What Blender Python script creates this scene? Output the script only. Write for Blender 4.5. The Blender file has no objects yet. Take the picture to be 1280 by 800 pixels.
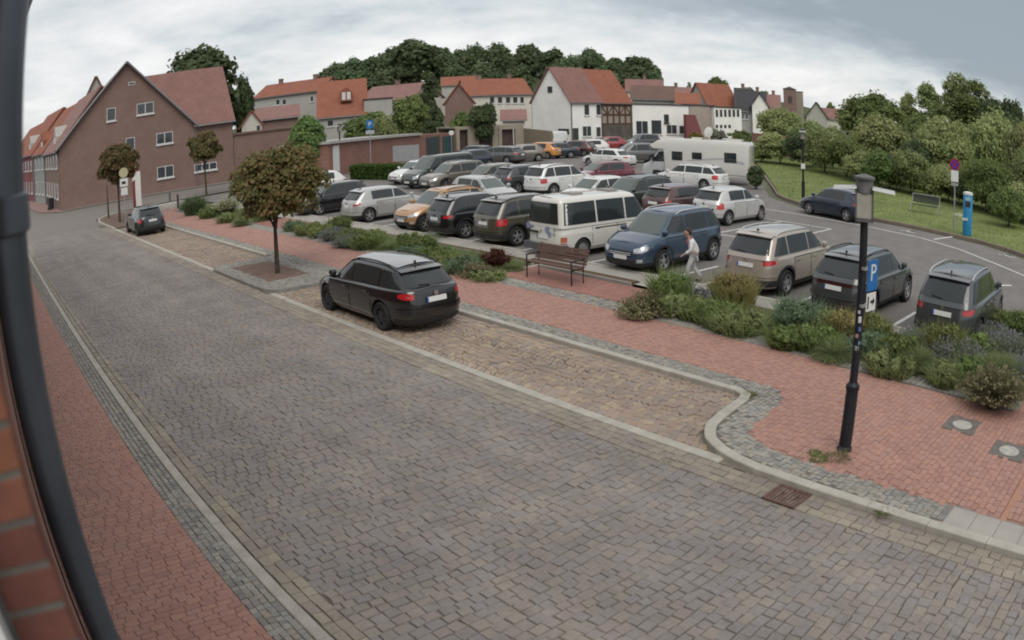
import bpy, bmesh, math, random
import numpy as np
from mathutils import Vector, Matrix

random.seed(7)
RNG = np.random.default_rng(11)
SC = bpy.context.scene
COL = SC.collection
PI = math.pi
rad = math.radians

# ------------------------------------------------------------------ camera
# a webcam on the first floor, looking down across the street; the lens is a
# mild fisheye, theta(r) = F1 r + F3 r^3 + F4 r^4 with r = 1 at the picture's left and right edge
F1, F3, F4 = 0.6175032, 0.0661626, -0.0034370
PITCH, ROLL, HEAD, CAMZ = 0.2627142, -0.0285632, 0.6962452, 4.9354173


def cam_to_world(d):
    x, y, z = d
    cr, sr = math.cos(ROLL), math.sin(ROLL)
    x, y = cr * x - sr * y, sr * x + cr * y
    cp, sp = math.cos(PITCH), math.sin(PITCH)
    X, Y, Z = x, -z * cp + y * sp, z * sp + y * cp
    ca, sa = math.cos(HEAD), math.sin(HEAD)
    return Vector((ca * X + sa * Y, -sa * X + ca * Y, Z))


cam = bpy.data.cameras.new('camera')
cam_ob = bpy.data.objects.new('camera', cam)
COL.objects.link(cam_ob)
CM = Matrix([cam_to_world((1, 0, 0)), cam_to_world((0, 1, 0)), cam_to_world((0, 0, 1))]).transposed()
M4 = CM.to_4x4()
M4.translation = (0, 0, CAMZ)
cam_ob.matrix_world = M4
cam.type = 'PANO'
cam.sensor_width = 36
cam.sensor_height = 22.5
cam.sensor_fit = 'HORIZONTAL'
cam.panorama_type = 'FISHEYE_LENS_POLYNOMIAL'
cam.fisheye_fov = rad(180)
cam.fisheye_polynomial_k0 = 0
cam.fisheye_polynomial_k1 = -F1 / 18
cam.fisheye_polynomial_k2 = 0
cam.fisheye_polynomial_k3 = -F3 / 18 ** 3
cam.fisheye_polynomial_k4 = -F4 / 18 ** 4
cam.clip_start = 0.02
cam.clip_end = 6000
SC.camera = cam_ob
cam.dof.use_dof = True
cam.dof.focus_distance = 16.0
cam.dof.aperture_fstop = 4.5

# ------------------------------------------------------------------ exposure
SC.view_settings.view_transform = 'Standard'
SC.view_settings.look = 'None'
SC.view_settings.exposure = 0.27
SC.view_settings.gamma = 1.0
SC.render.engine = 'CYCLES'
SC.cycles.max_bounces = 6
SC.cycles.diffuse_bounces = 3
SC.cycles.glossy_bounces = 3
SC.cycles.transmission_bounces = 4
SC.cycles.transparent_max_bounces = 6
SC.cycles.use_denoising = True
SC.cycles.filter_width = 1.9

# ------------------------------------------------------------------ sky and sun
SUN_EL, SUN_AZ = rad(50), rad(212)      # azimuth clockwise from +Y
wd = bpy.data.worlds.new('World')
SC.world = wd
wd.use_nodes = True
wt = wd.node_tree
wt.nodes.clear()


def N(t, kind, **kw):
    n = t.nodes.new(kind)
    for k, v in kw.items():
        if k.startswith('i_'):
            key = k[2:].replace('_', ' ')
            n.inputs[key if key in n.inputs else int(key)].default_value = v
        else:
            setattr(n, k, v)
    return n


def mth(t, op, a, b=None, c=None, clamp=False):
    n = t.nodes.new('ShaderNodeMath')
    n.operation = op
    n.use_clamp = clamp
    for i, v in enumerate((a, b, c)):
        if v is None:
            continue
        if isinstance(v, (int, float)):
            n.inputs[i].default_value = v
        else:
            t.links.new(v, n.inputs[i])
    return n.outputs[0]


def ramp(t, fac, stops, interp='LINEAR'):
    n = t.nodes.new('ShaderNodeValToRGB')
    cr = n.color_ramp
    cr.interpolation = interp
    while len(cr.elements) < len(stops):
        cr.elements.new(0.5)
    for e, (p, c) in zip(cr.elements, stops):
        e.position = p
        e.color = (*c, 1) if len(c) == 3 else c
    t.links.new(fac, n.inputs[0])
    return n.outputs[0]


def mixc(t, fac, a, b, mode='MIX'):
    n = t.nodes.new('ShaderNodeMix')
    n.data_type = 'RGBA'
    n.blend_type = mode
    for s, v in ((n.inputs[0], fac), (n.inputs[6], a), (n.inputs[7], b)):
        if isinstance(v, (int, float)):
            s.default_value = v
        elif isinstance(v, tuple):
            s.default_value = (*v, 1) if len(v) == 3 else v
        else:
            t.links.new(v, s)
    return n.outputs[2]


sky = N(wt, 'ShaderNodeTexSky', sky_type='NISHITA', sun_disc=False)
sky.sun_elevation = SUN_EL
sky.sun_rotation = SUN_AZ
tc = N(wt, 'ShaderNodeTexCoord')
sep = N(wt, 'ShaderNodeSeparateXYZ')
wt.links.new(tc.outputs['Generated'], sep.inputs[0])
zz = mth(wt, 'ADD', mth(wt, 'MAXIMUM', sep.outputs[2], 0.0), 0.20)
px_ = mth(wt, 'DIVIDE', sep.outputs[0], zz)
py_ = mth(wt, 'DIVIDE', sep.outputs[1], zz)
cmb = N(wt, 'ShaderNodeCombineXYZ')
wt.links.new(px_, cmb.inputs[0])
wt.links.new(py_, cmb.inputs[1])
n1 = N(wt, 'ShaderNodeTexNoise', i_Scale=1.15, i_Detail=8.0, i_Roughness=0.55, i_Distortion=0.3)
wt.links.new(cmb.outputs[0], n1.inputs['Vector'])
n2 = N(wt, 'ShaderNodeTexNoise', i_Scale=4.5, i_Detail=5.0, i_Roughness=0.6)
wt.links.new(cmb.outputs[0], n2.inputs['Vector'])
# a thick blue grey bank stands to the right, its edge running down towards the horizon
v_ = mth(wt, 'ADD', mth(wt, 'MULTIPLY', px_, 0.589), mth(wt, 'MULTIPLY', py_, 0.808))
v_ = mth(wt, 'ADD', v_, mth(wt, 'MULTIPLY', n1.outputs[0], 1.1))
bank = mth(wt, 'MULTIPLY', mth(wt, 'MULTIPLY', mth(wt, 'SUBTRACT', 3.85, v_), 1.3, clamp=True), mth(wt, 'MULTIPLY', mth(wt, 'SUBTRACT', px_, 1.35), 0.9, clamp=True))
dens = mth(wt, 'ADD', mth(wt, 'MULTIPLY', n1.outputs[0], 0.85), mth(wt, 'MULTIPLY', n2.outputs[0], 0.34))
dens = mth(wt, 'ADD', dens, mth(wt, 'MULTIPLY', bank, 0.50))
ccol = ramp(wt, dens, [(0.46, (0.79, 0.79, 0.785)), (0.58, (0.69, 0.695, 0.70)), (0.70, (0.56, 0.60, 0.62)), (0.86, (0.37, 0.41, 0.45)), (1.0, (0.28, 0.32, 0.36))])
skyc = mixc(wt, 1.0, sky.outputs[0], (0.10, 0.10, 0.10), 'MULTIPLY')
allc = mixc(wt, 0.92, skyc, ccol)
bg = N(wt, 'ShaderNodeBackground', i_Strength=1.0)
wt.links.new(allc, bg.inputs[0])
wo = N(wt, 'ShaderNodeOutputWorld')
wt.links.new(bg.outputs[0], wo.inputs[0])

sl = bpy.data.lights.new('sun', 'SUN')
sl.energy = 1.45
sl.angle = rad(40)
sl.color = (1.0, 0.96, 0.90)
so = bpy.data.objects.new('sun', sl)
COL.objects.link(so)
sdir = Vector((math.sin(SUN_AZ) * math.cos(SUN_EL), math.cos(SUN_AZ) * math.cos(SUN_EL), math.sin(SUN_EL)))
so.rotation_euler = sdir.to_track_quat('Z', 'Y').to_euler()


# ------------------------------------------------------------------ where a picture point lies in the place
def ray(px, py):
    x, y = (px - 640) / 640, -(py - 400) / 640
    r = max(math.hypot(x, y), 1e-9)
    th = F1 * r + F3 * r ** 3 + F4 * r ** 4
    s = math.sin(th) / r
    return cam_to_world((x * s, y * s, -math.cos(th)))


def G(px, py, z=0.0):
    "point of the level z seen at picture point px, py"
    d = ray(px, py)
    t = (z - CAMZ) / d.z
    return (d.x * t, d.y * t)


def AT(px, py, D):
    "point at horizontal distance D"
    d = ray(px, py)
    t = D / math.hypot(d.x, d.y)
    return Vector((d.x * t, d.y * t, CAMZ + d.z * t))


def ONW(px, py, A, B):
    "point on the upright plane through ground points A, B"
    d = ray(px, py)
    n = (-(B[1] - A[1]), B[0] - A[0])
    t = (n[0] * A[0] + n[1] * A[1]) / (n[0] * d.x + n[1] * d.y)
    return Vector((d.x * t, d.y * t, CAMZ + d.z * t))


def project(P):
    "picture position (0..1280, 0..800) of world points, numpy N x 3"
    P = np.asarray(P, float) - np.array([0, 0, CAMZ])
    R = np.array(CM)
    c = P @ R
    th = np.arctan2(np.hypot(c[:, 0], c[:, 1]), -c[:, 2])
    r = th / F1
    for _ in range(8):
        r = r - (F1 * r + F3 * r ** 3 + F4 * r ** 4 - th) / (F1 + 3 * F3 * r * r + 4 * F4 * r ** 3)
    h = np.maximum(np.hypot(c[:, 0], c[:, 1]), 1e-9)
    return np.stack([640 + 640 * r * c[:, 0] / h, 400 - 640 * r * c[:, 1] / h], 1)


# ------------------------------------------------------------------ object helpers
def link(o, parent=None):
    COL.objects.link(o)
    if parent is not None:
        o.parent = parent
    return o


def tag(o, label=None, cat=None, group=None, kind=None):
    if label:
        o['label'] = label
    if cat:
        o['category'] = cat
    if group:
        o['group'] = group
    if kind:
        o['kind'] = kind
    return o


def thing(name, label, cat, loc=(0, 0, 0), rotz=0.0, group=None):
    o = bpy.data.objects.new(name, None)
    o.empty_display_size = 0.2
    o.location = loc
    o.rotation_euler = (0, 0, rotz)
    link(o)
    return tag(o, label, cat, group)


def copy_tree(o, parent=None):
    c = o.copy()
    link(c, parent)
    for ch in o.children:
        copy_tree(ch, c)
    return c


class MB:
    "collects faces, links them as ONE mesh object"

    def __init__(s):
        s.v, s.f, s.m = [], [], []

    def add(s, vs, fs, m=0):
        b = len(s.v)
        s.v += [tuple(v) for v in vs]
        s.f += [tuple(i + b for i in f) for f in fs]
        s.m += [m] * len(fs)
        return s

    def box(s, x0, x1, y0, y1, z0, z1, m=0, T=None):
        vs = [(x, y, z) for z in (z0, z1) for y in (y0, y1) for x in (x0, x1)]
        if T is not None:
            vs = [tuple(T @ Vector(v)) for v in vs]
        return s.add(vs, [(0, 2, 3, 1), (4, 5, 7, 6), (0, 1, 5, 4), (2, 6, 7, 3), (0, 4, 6, 2), (1, 3, 7, 5)], m)

    def tube(s, pts, r, n=8, m=0, cap=True):
        pts = [Vector(p) for p in pts]
        rs = r if isinstance(r, (list, tuple)) else [r] * len(pts)
        rings = []
        for i, p in enumerate(pts):
            d = (pts[min(i + 1, len(pts) - 1)] - pts[max(i - 1, 0)]).normalized()
            u = d.cross(Vector((0, 0, 1)))
            if u.length < 1e-3:
                u = Vector((1, 0, 0))
            u.normalize()
            w = d.cross(u)
            rings.append([p + u * (math.cos(2 * PI * k / n) * rs[i]) + w * (math.sin(2 * PI * k / n) * rs[i]) for k in range(n)])
        vs = [v for ring in rings for v in ring]
        fs = [(i * n + k, (i + 1) * n + k, (i + 1) * n + (k + 1) % n, i * n + (k + 1) % n) for i in range(len(pts) - 1) for k in range(n)]
        if cap:
            fs += [tuple(range(n)), tuple(reversed(range((len(pts) - 1) * n, len(pts) * n)))]
        return s.add(vs, fs, m)

    def lathe(s, prof, n=16, m=0, c=(0, 0, 0), axis='z', cap=True):
        vs = []
        for r, h in prof:
            for k in range(n):
                a = 2 * PI * k / n
                p = (r * math.cos(a), r * math.sin(a), h)
                if axis == 'y':
                    p = (p[0], h, p[1])
                elif axis == 'x':
                    p = (h, p[0], p[1])
                vs.append((p[0] + c[0], p[1] + c[1], p[2] + c[2]))
        fs = [(i * n + k, i * n + (k + 1) % n, (i + 1) * n + (k + 1) % n, (i + 1) * n + k) for i in range(len(prof) - 1) for k in range(n)]
        if cap:
            fs += [tuple(reversed(range(n))), tuple(range((len(prof) - 1) * n, len(prof) * n))]
        return s.add(vs, fs, m)

    def grid(s, P, m=0, closed=False):
        "P: rows x cols points"
        R, C = len(P), len(P[0])
        fs = []
        for i in range(R - 1):
            for j in range(C if closed else C - 1):
                k = (j + 1) % C
                fs.append((i * C + j, i * C + k, (i + 1) * C + k, (i + 1) * C + j))
        return s.add([p for row in P for p in row], fs, m)

    def mesh(s, name, mats, smooth=None):
        me = bpy.data.meshes.new(name)
        me.from_pydata(s.v, [], s.f)
        if not isinstance(mats, (list, tuple)):
            mats = [mats]
        for m in mats:
            me.materials.append(m)
        if len(mats) > 1:
            me.polygons.foreach_set('material_index', s.m)
        me.update()
        if smooth is not None:
            me.shade_smooth()
            me.set_sharp_from_angle(angle=rad(smooth))
        return me

    def build(s, name, mats, parent=None, smooth=None, T=None):
        if T is not None:
            s.v = [tuple(T @ Vector(v)) for v in s.v]
        return link(bpy.data.objects.new(name, s.mesh(name, mats, smooth)), parent)


def poly(pts, z, name, mat, parent=None, kind=None):
    m = MB()
    m.add([(p[0], p[1], z) for p in pts], [tuple(range(len(pts)))])
    o = m.build(name, mat, parent)
    if o.data.polygons[0].normal.z < 0:
        o.data.flip_normals()
    if kind:
        o['kind'] = kind
    return o


# ------------------------------------------------------------------ materials
MATS = {}


def mat_new(name):
    m = bpy.data.materials.new(name)
    m.use_nodes = True
    t = m.node_tree
    b = t.nodes['Principled BSDF']
    MATS[name] = m
    return m, t, b


def objco(t, scale=1.0):
    g = N(t, 'ShaderNodeNewGeometry')
    if scale == 1.0:
        return g.outputs['Position']
    v = N(t, 'ShaderNodeVectorMath', operation='SCALE')
    t.links.new(g.outputs['Position'], v.inputs[0])
    v.inputs['Scale'].default_value = scale
    return v.outputs[0]


def noise(t, scale, detail=4.0, rough=0.55, vec=None):
    n = N(t, 'ShaderNodeTexNoise', i_Scale=scale, i_Detail=detail, i_Roughness=rough)
    t.links.new(vec if vec is not None else objco(t), n.inputs['Vector'])
    return n.outputs[0]


def bump(t, b, h, dist=0.01, strength=0.5):
    n = N(t, 'ShaderNodeBump', i_Strength=strength, i_Distance=dist)
    t.links.new(h, n.inputs['Height'])
    t.links.new(n.outputs[0], b.inputs['Normal'])


def simple(name, col, rough=0.7, var=0.12, scale=3.0, metal=0.0, spec=0.3, bumpd=0.0, coat=0.0):
    "plain surface with a little mottling of its own"
    if name in MATS:
        return MATS[name]
    m, t, b = mat_new(name)
    if var > 0:
        f = noise(t, scale, 5.0)
        lo = tuple(c * (1 - var) for c in col)
        hi = tuple(min(1, c * (1 + var)) for c in col)
        c = ramp(t, f, [(0.3, lo), (0.7, hi)])
        t.links.new(c, b.inputs['Base Color'])
        if bumpd:
            bump(t, b, f, bumpd)
    else:
        b.inputs['Base Color'].default_value = (*col, 1)
    b.inputs['Roughness'].default_value = rough
    b.inputs['Metallic'].default_value = metal
    b.inputs['Specular IOR Level'].default_value = spec
    if coat:
        b.inputs['Coat Weight'].default_value = coat
        b.inputs['Coat Roughness'].default_value = 0.06
    return m


def stone_mat(name, cols, src='attr', rough=0.75, patch=0.35, dirt=(0.10, 0.085, 0.07), moss=0.0, track=0.5, dirtk=2.0):
    "natural stones: own colour per stone (attribute or object), worn patches over many stones, grain"
    m, t, b = mat_new(name)
    if src == 'attr':
        a = N(t, 'ShaderNodeAttribute', attribute_name='rnd')
        f = a.outputs['Fac']
    else:
        a = N(t, 'ShaderNodeObjectInfo')
        f = a.outputs['Random']
    n = len(cols)
    c = ramp(t, f, [(i / n, k) for i, k in enumerate(cols)], 'CONSTANT')
    g = noise(t, 24.0, 4.0)
    big = noise(t, 0.8, 4.0)
    v = mth(t, 'ADD', mth(t, 'MULTIPLY', g, 0.5), 0.75)
    v2 = mth(t, 'ADD', mth(t, 'MULTIPLY', big, patch * 2), 1 - patch)
    val = mth(t, 'MULTIPLY', v, v2)
    hsv = N(t, 'ShaderNodeHueSaturation')
    t.links.new(c, hsv.inputs['Color'])
    t.links.new(val, hsv.inputs['Value'])
    out = hsv.outputs[0]
    # wheel tracks and stains drawn out along the street
    mp = N(t, 'ShaderNodeMapping')
    mp.inputs['Scale'].default_value = (1.15, 0.10, 1.0)
    t.links.new(objco(t), mp.inputs[0])
    trk = noise(t, 1.0, 3.0, 0.5, mp.outputs[0])
    hs2 = N(t, 'ShaderNodeHueSaturation')
    t.links.new(out, hs2.inputs['Color'])
    t.links.new(mth(t, 'ADD', mth(t, 'MULTIPLY', trk, track), 1 - track / 2), hs2.inputs['Value'])
    out = hs2.outputs[0]
    d = noise(t, 2.6, 6.0, 0.65)
    out = mixc(t, mth(t, 'MULTIPLY', mth(t, 'SUBTRACT', d, 0.56, clamp=True), dirtk, clamp=True), out, dirt)
    if moss:
        q = noise(t, 1.3, 6.0, 0.7)
        out = mixc(t, mth(t, 'MULTIPLY', mth(t, 'SUBTRACT', q, 0.6, clamp=True), moss, clamp=True), out, (0.10, 0.12, 0.045))
    t.links.new(out, b.inputs['Base Color'])
    b.inputs['Roughness'].default_value = rough
    b.inputs['Specular IOR Level'].default_value = 0.3
    bump(t, b, g, 0.004, 0.6)
    return m


def leaf_mat(name, cols, rough=0.6):
    if name in MATS:
        return MATS[name]
    m, t, b = mat_new(name)
    a = N(t, 'ShaderNodeAttribute', attribute_name='rnd')
    n = len(cols)
    c = ramp(t, a.outputs['Fac'], [(i / max(1, n - 1), k) for i, k in enumerate(cols)])
    oi = N(t, 'ShaderNodeObjectInfo')
    hsv = N(t, 'ShaderNodeHueSaturation')
    t.links.new(mth(t, 'ADD', mth(t, 'MULTIPLY', oi.outputs['Random'], 0.35), 0.83), hsv.inputs['Value'])
    t.links.new(mth(t, 'ADD', mth(t, 'MULTIPLY', oi.outputs['Random'], 0.03), 0.485), hsv.inputs['Hue'])
    t.links.new(c, hsv.inputs['Color'])
    t.links.new(hsv.outputs[0], b.inputs['Base Color'])
    b.inputs['Roughness'].default_value = rough
    b.inputs['Specular IOR Level'].default_value = 0.2
    # leaves let some light through
    tr = N(t, 'ShaderNodeBsdfTranslucent')
    t.links.new(hsv.outputs[0], tr.inputs[0])
    mx = N(t, 'ShaderNodeMixShader')
    mx.inputs[0].default_value = 0.42
    t.links.new(b.outputs[0], mx.inputs[1])
    t.links.new(tr.outputs[0], mx.inputs[2])
    t.links.new(mx.outputs[0], t.nodes['Material Output'].inputs[0])
    return m


def tile_mat(name, cols, rw=0.25, rh=0.30, axis='roof'):
    "roof tiles or bricks too far away to tell apart: uses UV in metres"
    m, t, b = mat_new(name)
    uv = N(t, 'ShaderNodeUVMap')
    br = N(t, 'ShaderNodeTexBrick', i_Scale=1.0)
    br.inputs['Brick Width'].default_value = rw
    br.inputs['Row Height'].default_value = rh
    br.inputs['Mortar Size'].default_value = 0.012 if axis == 'brick' else 0.02
    br.inputs['Color1'].default_value = (*cols[0], 1)
    br.inputs['Color2'].default_value = (*cols[1], 1)
    br.inputs['Mortar'].default_value = (*cols[2], 1)
    t.links.new(uv.outputs[0], br.inputs['Vector'])
    g = noise(t, 0.7, 5.0, 0.6)
    g2 = noise(t, 4.0, 3.0, 0.6)
    hsv = N(t, 'ShaderNodeHueSaturation')
    t.links.new(br.outputs[0], hsv.inputs['Color'])
    t.links.new(mth(t, 'ADD', mth(t, 'ADD', mth(t, 'MULTIPLY', g, 0.5), mth(t, 'MULTIPLY', g2, 0.25)), 0.62), hsv.inputs['Value'])
    t.links.new(hsv.outputs[0], b.inputs['Base Color'])
    b.inputs['Roughness'].default_value = 0.8
    b.inputs['Specular IOR Level'].default_value = 0.25
    return m


def plaster_mat(name, col, var=0.08):
    if name in MATS:
        return MATS[name]
    m, t, b = mat_new(name)
    g = noise(t, 0.6, 6.0, 0.65)
    g2 = noise(t, 9.0, 3.0)
    c = ramp(t, g, [(0.3, tuple(k * (1 - var * 1.6) for k in col)), (0.6, col)])
    t.links.new(c, b.inputs['Base Color'])
    b.inputs['Roughness'].default_value = 0.85
    b.inputs['Specular IOR Level'].default_value = 0.2
    bump(t, b, g2, 0.004, 0.4)
    return m


def glass_mat(name='window_glass', col=(0.03, 0.035, 0.04), rough=0.06):
    if name in MATS:
        return MATS[name]
    m, t, b = mat_new(name)
    b.inputs['Base Color'].default_value = (*col, 1)
    b.inputs['Roughness'].default_value = rough
    b.inputs['Specular IOR Level'].default_value = 0.6
    b.inputs['IOR'].default_value = 1.5
    return m


def paint_mat(name, col, metal=0.25, rough=0.30):
    if name in MATS:
        return MATS[name]
    m, t, b = mat_new(name)
    # road dust on the lower body
    g = noise(t, 2.0, 5.0)
    geo = N(t, 'ShaderNodeNewGeometry')
    sp = N(t, 'ShaderNodeSeparateXYZ')
    t.links.new(geo.outputs['Position'], sp.inputs[0])
    low = mth(t, 'MULTIPLY', mth(t, 'SUBTRACT', 0.60, sp.outputs[2], clamp=True), 0.20)
    f = mth(t, 'MULTIPLY', low, mth(t, 'ADD', g, 0.3), clamp=True)
    c = mixc(t, f, tuple(col), (0.16, 0.145, 0.125))
    t.links.new(c, b.inputs['Base Color'])
    b.inputs['Metallic'].default_value = metal
    b.inputs['Roughness'].default_value = rough
    b.inputs['Coat Weight'].default_value = 1.0
    b.inputs['Coat Roughness'].default_value = 0.035
    return m


def uv_box(o):
    "UV in metres: along the wall / up the slope"
    me = o.data
    uv = me.uv_layers.new(name='UVMap')
    for p in me.polygons:
        n = p.normal
        if abs(n.z) > 0.999:
            u, w = Vector((1, 0, 0)), Vector((0, 1, 0))
        else:
            u = Vector((-n.y, n.x, 0)).normalized()
            w = n.cross(u)
        for li in p.loop_indices:
            c = me.vertices[me.loops[li].vertex_index].co
            uv.data[li].uv = (c.dot(u), c.dot(w))
    return o
# ================================================================== THE GROUND
M_asphalt = simple('asphalt', (0.165, 0.152, 0.145), 0.85, 0.14, 1.2, bumpd=0.004)
M_far = simple('far_ground', (0.10, 0.105, 0.07), 0.95, 0.2, 0.05)
M_joint = simple('joint_sand', (0.140, 0.122, 0.105), 0.95, 0.25, 6.0)
M_jointr = simple('joint_red', (0.27, 0.155, 0.13), 0.95, 0.2, 5.0)
M_jointg = simple('joint_grey', (0.125, 0.115, 0.098), 0.95, 0.25, 6.0)
M_soil = simple('soil', (0.085, 0.065, 0.045), 0.95, 0.35, 3.0, bumpd=0.02)
M_soilred = simple('red_grit', (0.15, 0.10, 0.08), 0.95, 0.25, 3.0, bumpd=0.01)
M_kerb = simple('granite_kerb', (0.37, 0.345, 0.30), 0.8, 0.14, 4.0, bumpd=0.004)
M_kerbd = simple('granite_kerb_dark', (0.22, 0.21, 0.195), 0.85, 0.18, 4.0, bumpd=0.004)
M_conc = simple('concrete', (0.32, 0.30, 0.27), 0.85, 0.12, 1.6, bumpd=0.003)
M_line = simple('road_paint', (0.58, 0.58, 0.56), 0.7, 0.15, 7.0)
M_lawn = simple('lawn_soil', (0.150, 0.182, 0.058), 0.95, 0.22, 0.35)

SETT = [(0.217, 0.192, 0.176), (0.226, 0.198, 0.178), (0.209, 0.187, 0.174), (0.229, 0.199, 0.172), (0.204, 0.187, 0.178), (0.223, 0.189, 0.171), (0.213, 0.187, 0.166), (0.202, 0.180, 0.166), (0.236, 0.206, 0.177), (0.215, 0.197, 0.182), (0.226, 0.189, 0.171), (0.209, 0.188, 0.176)]
WILD = [(0.28, 0.215, 0.165), (0.265, 0.20, 0.155), (0.30, 0.235, 0.175), (0.25, 0.20, 0.165), (0.275, 0.205, 0.17), (0.26, 0.215, 0.18), (0.32, 0.255, 0.185), (0.24, 0.195, 0.165)]
GREY = [(0.27, 0.255, 0.225), (0.23, 0.22, 0.20), (0.30, 0.28, 0.245), (0.20, 0.19, 0.175), (0.25, 0.245, 0.225), (0.28, 0.25, 0.21)]
REDP = [(0.343, 0.190, 0.148), (0.324, 0.179, 0.144), (0.359, 0.202, 0.155), (0.307, 0.171, 0.139), (0.348, 0.197, 0.158), (0.331, 0.193, 0.160)]
M = {}
for nm, cols, kw in (('sett', SETT, dict(moss=0.6, patch=0.3)), ('wild', WILD, dict(patch=0.25)), ('grey', GREY, dict(patch=0.2)), ('redp', REDP, dict(patch=0.07, dirt=(0.20, 0.125, 0.10), track=0.10, dirtk=0.9))):
    M[nm] = stone_mat('stone_' + nm, cols, 'attr', **kw)
    M[nm + '_o'] = stone_mat('stone_one_' + nm, cols, 'obj', **kw)


def stones_mesh(name, Q, z0, z1, inset, mat, parent, kind=None, lip=0.35, zj=0.004):
    "Q: N x 4 x 2 corners of every stone; one joined mesh"
    Q = np.asarray(Q, float)
    n = len(Q)
    c = Q.mean(1, keepdims=True)
    d = c - Q
    L = np.linalg.norm(d, axis=2, keepdims=True)
    u = d / np.maximum(L, 1e-6)
    base = Q + u * inset * 0.7
    top = Q + u * (inset * 0.7 + inset * 1.5)
    zt = z1 + RNG.normal(0, zj, (n, 1, 1)) + RNG.normal(0, zj * 0.6, (n, 4, 1))
    B = np.concatenate([base, np.full((n, 4, 1), z0)], 2)
    Mi = np.concatenate([Q + u * inset, zt - lip * (z1 - z0)], 2)
    T = np.concatenate([top, zt], 2)
    V = np.concatenate([B, Mi, T], 1).reshape(-1, 3)
    f = []
    for a in (0, 4):
        for k in range(4):
            f.append([a + k, a + (k + 1) % 4, a + 4 + (k + 1) % 4, a + 4 + k])
    f.append([8, 9, 10, 11])
    f = np.array(f)
    F = (f[None] + (np.arange(n) * 12)[:, None, None]).reshape(-1, 4)
    me = bpy.data.meshes.new(name)
    me.vertices.add(len(V))
    me.vertices.foreach_set('co', V.ravel())
    me.loops.add(F.size)
    me.loops.foreach_set('vertex_index', F.ravel())
    me.polygons.add(len(F))
    me.polygons.foreach_set('loop_start', np.arange(0, F.size, 4))
    me.polygons.foreach_set('loop_total', np.full(len(F), 4))
    at = me.attributes.new('rnd', 'FLOAT', 'FACE')
    at.data.foreach_set('value', np.repeat(RNG.random(n), 9).astype(np.float32))
    me.materials.append(mat)
    me.update()
    me.validate()
    # orientation
    if me.polygons[8].normal.z < 0:
        me.flip_normals()
    me.shade_smooth()
    me.set_sharp_from_angle(angle=rad(28))
    o = link(bpy.data.objects.new(name, me), parent)
    if kind:
        o['kind'] = kind
    return o


UNIT = {}


def unit_stones(key, mat, inset):
    if key in UNIT:
        return UNIT[key]
    out = []
    for i in range(6):
        q = np.array([[-.5, -.5], [.5, -.5], [.5, .5], [-.5, .5]]) + RNG.normal(0, 0.025, (4, 2))
        m = MB()
        base = q * (1 - inset * 0.6)
        mid = q * (1 - inset)
        top = q * (1 - inset * 2.4)
        jit = RNG.normal(0, 0.06, 4)
        vs = [(*p, 0) for p in base] + [(*p, 0.62 + j) for p, j in zip(mid, jit)] + [(*p, 1 + j) for p, j in zip(top, jit)]
        fs = [(a + k, a + (k + 1) % 4, a + 4 + (k + 1) % 4, a + 4 + k) for a in (0, 4) for k in range(4)] + [(8, 9, 10, 11)]
        m.add(vs, fs)
        out.append(m.mesh('unit_' + key, mat, smooth=40))
    UNIT[key] = out
    return out


def lay(name, Q, z0, z1, inset, key, parent, n_single=300, single=True, zj=0.004):
    "the stones that show largest as objects of their own, the rest joined"
    Q = np.asarray(Q, float)
    c = Q.mean(1)
    P = project(np.concatenate([c, np.full((len(c), 1), z1)], 1))
    vis = (P[:, 0] > -90) & (P[:, 0] < 1370) & (P[:, 1] > 100) & (P[:, 1] < 880)
    Q, c, P = Q[vis], c[vis], P[vis]
    inn = (P[:, 0] > 4) & (P[:, 0] < 1276) & (P[:, 1] < 796)
    dist = np.hypot(c[:, 0], c[:, 1]) + np.where(inn, 0, 1e4)
    order = np.argsort(dist)
    pick = order[:n_single] if single else order[:0]
    rest = np.setdiff1d(np.arange(len(Q)), pick)
    if single:
        um = unit_stones(key, M[key + '_o'], 0.045 if key != 'redp' else 0.028)
        for i in pick:
            q = Q[i]
            ex = (q[1] + q[2] - q[0] - q[3]) / 2
            ey = (q[2] + q[3] - q[0] - q[1]) / 2
            o = bpy.data.objects.new(name, um[int(RNG.integers(6))])
            o.location = (c[i][0], c[i][1], z0)
            o.rotation_euler = (0, 0, math.atan2(ex[1], ex[0]))
            o.scale = (float(np.hypot(*ex)), float(np.hypot(*ey)), z1 - z0 + float(RNG.normal(0, zj)))
            link(o, parent)
    if len(rest):
        stones_mesh(name + 's' if single else name, Q[rest], z0, z1, inset, M[key], parent, 'stuff', zj=zj)


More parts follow.
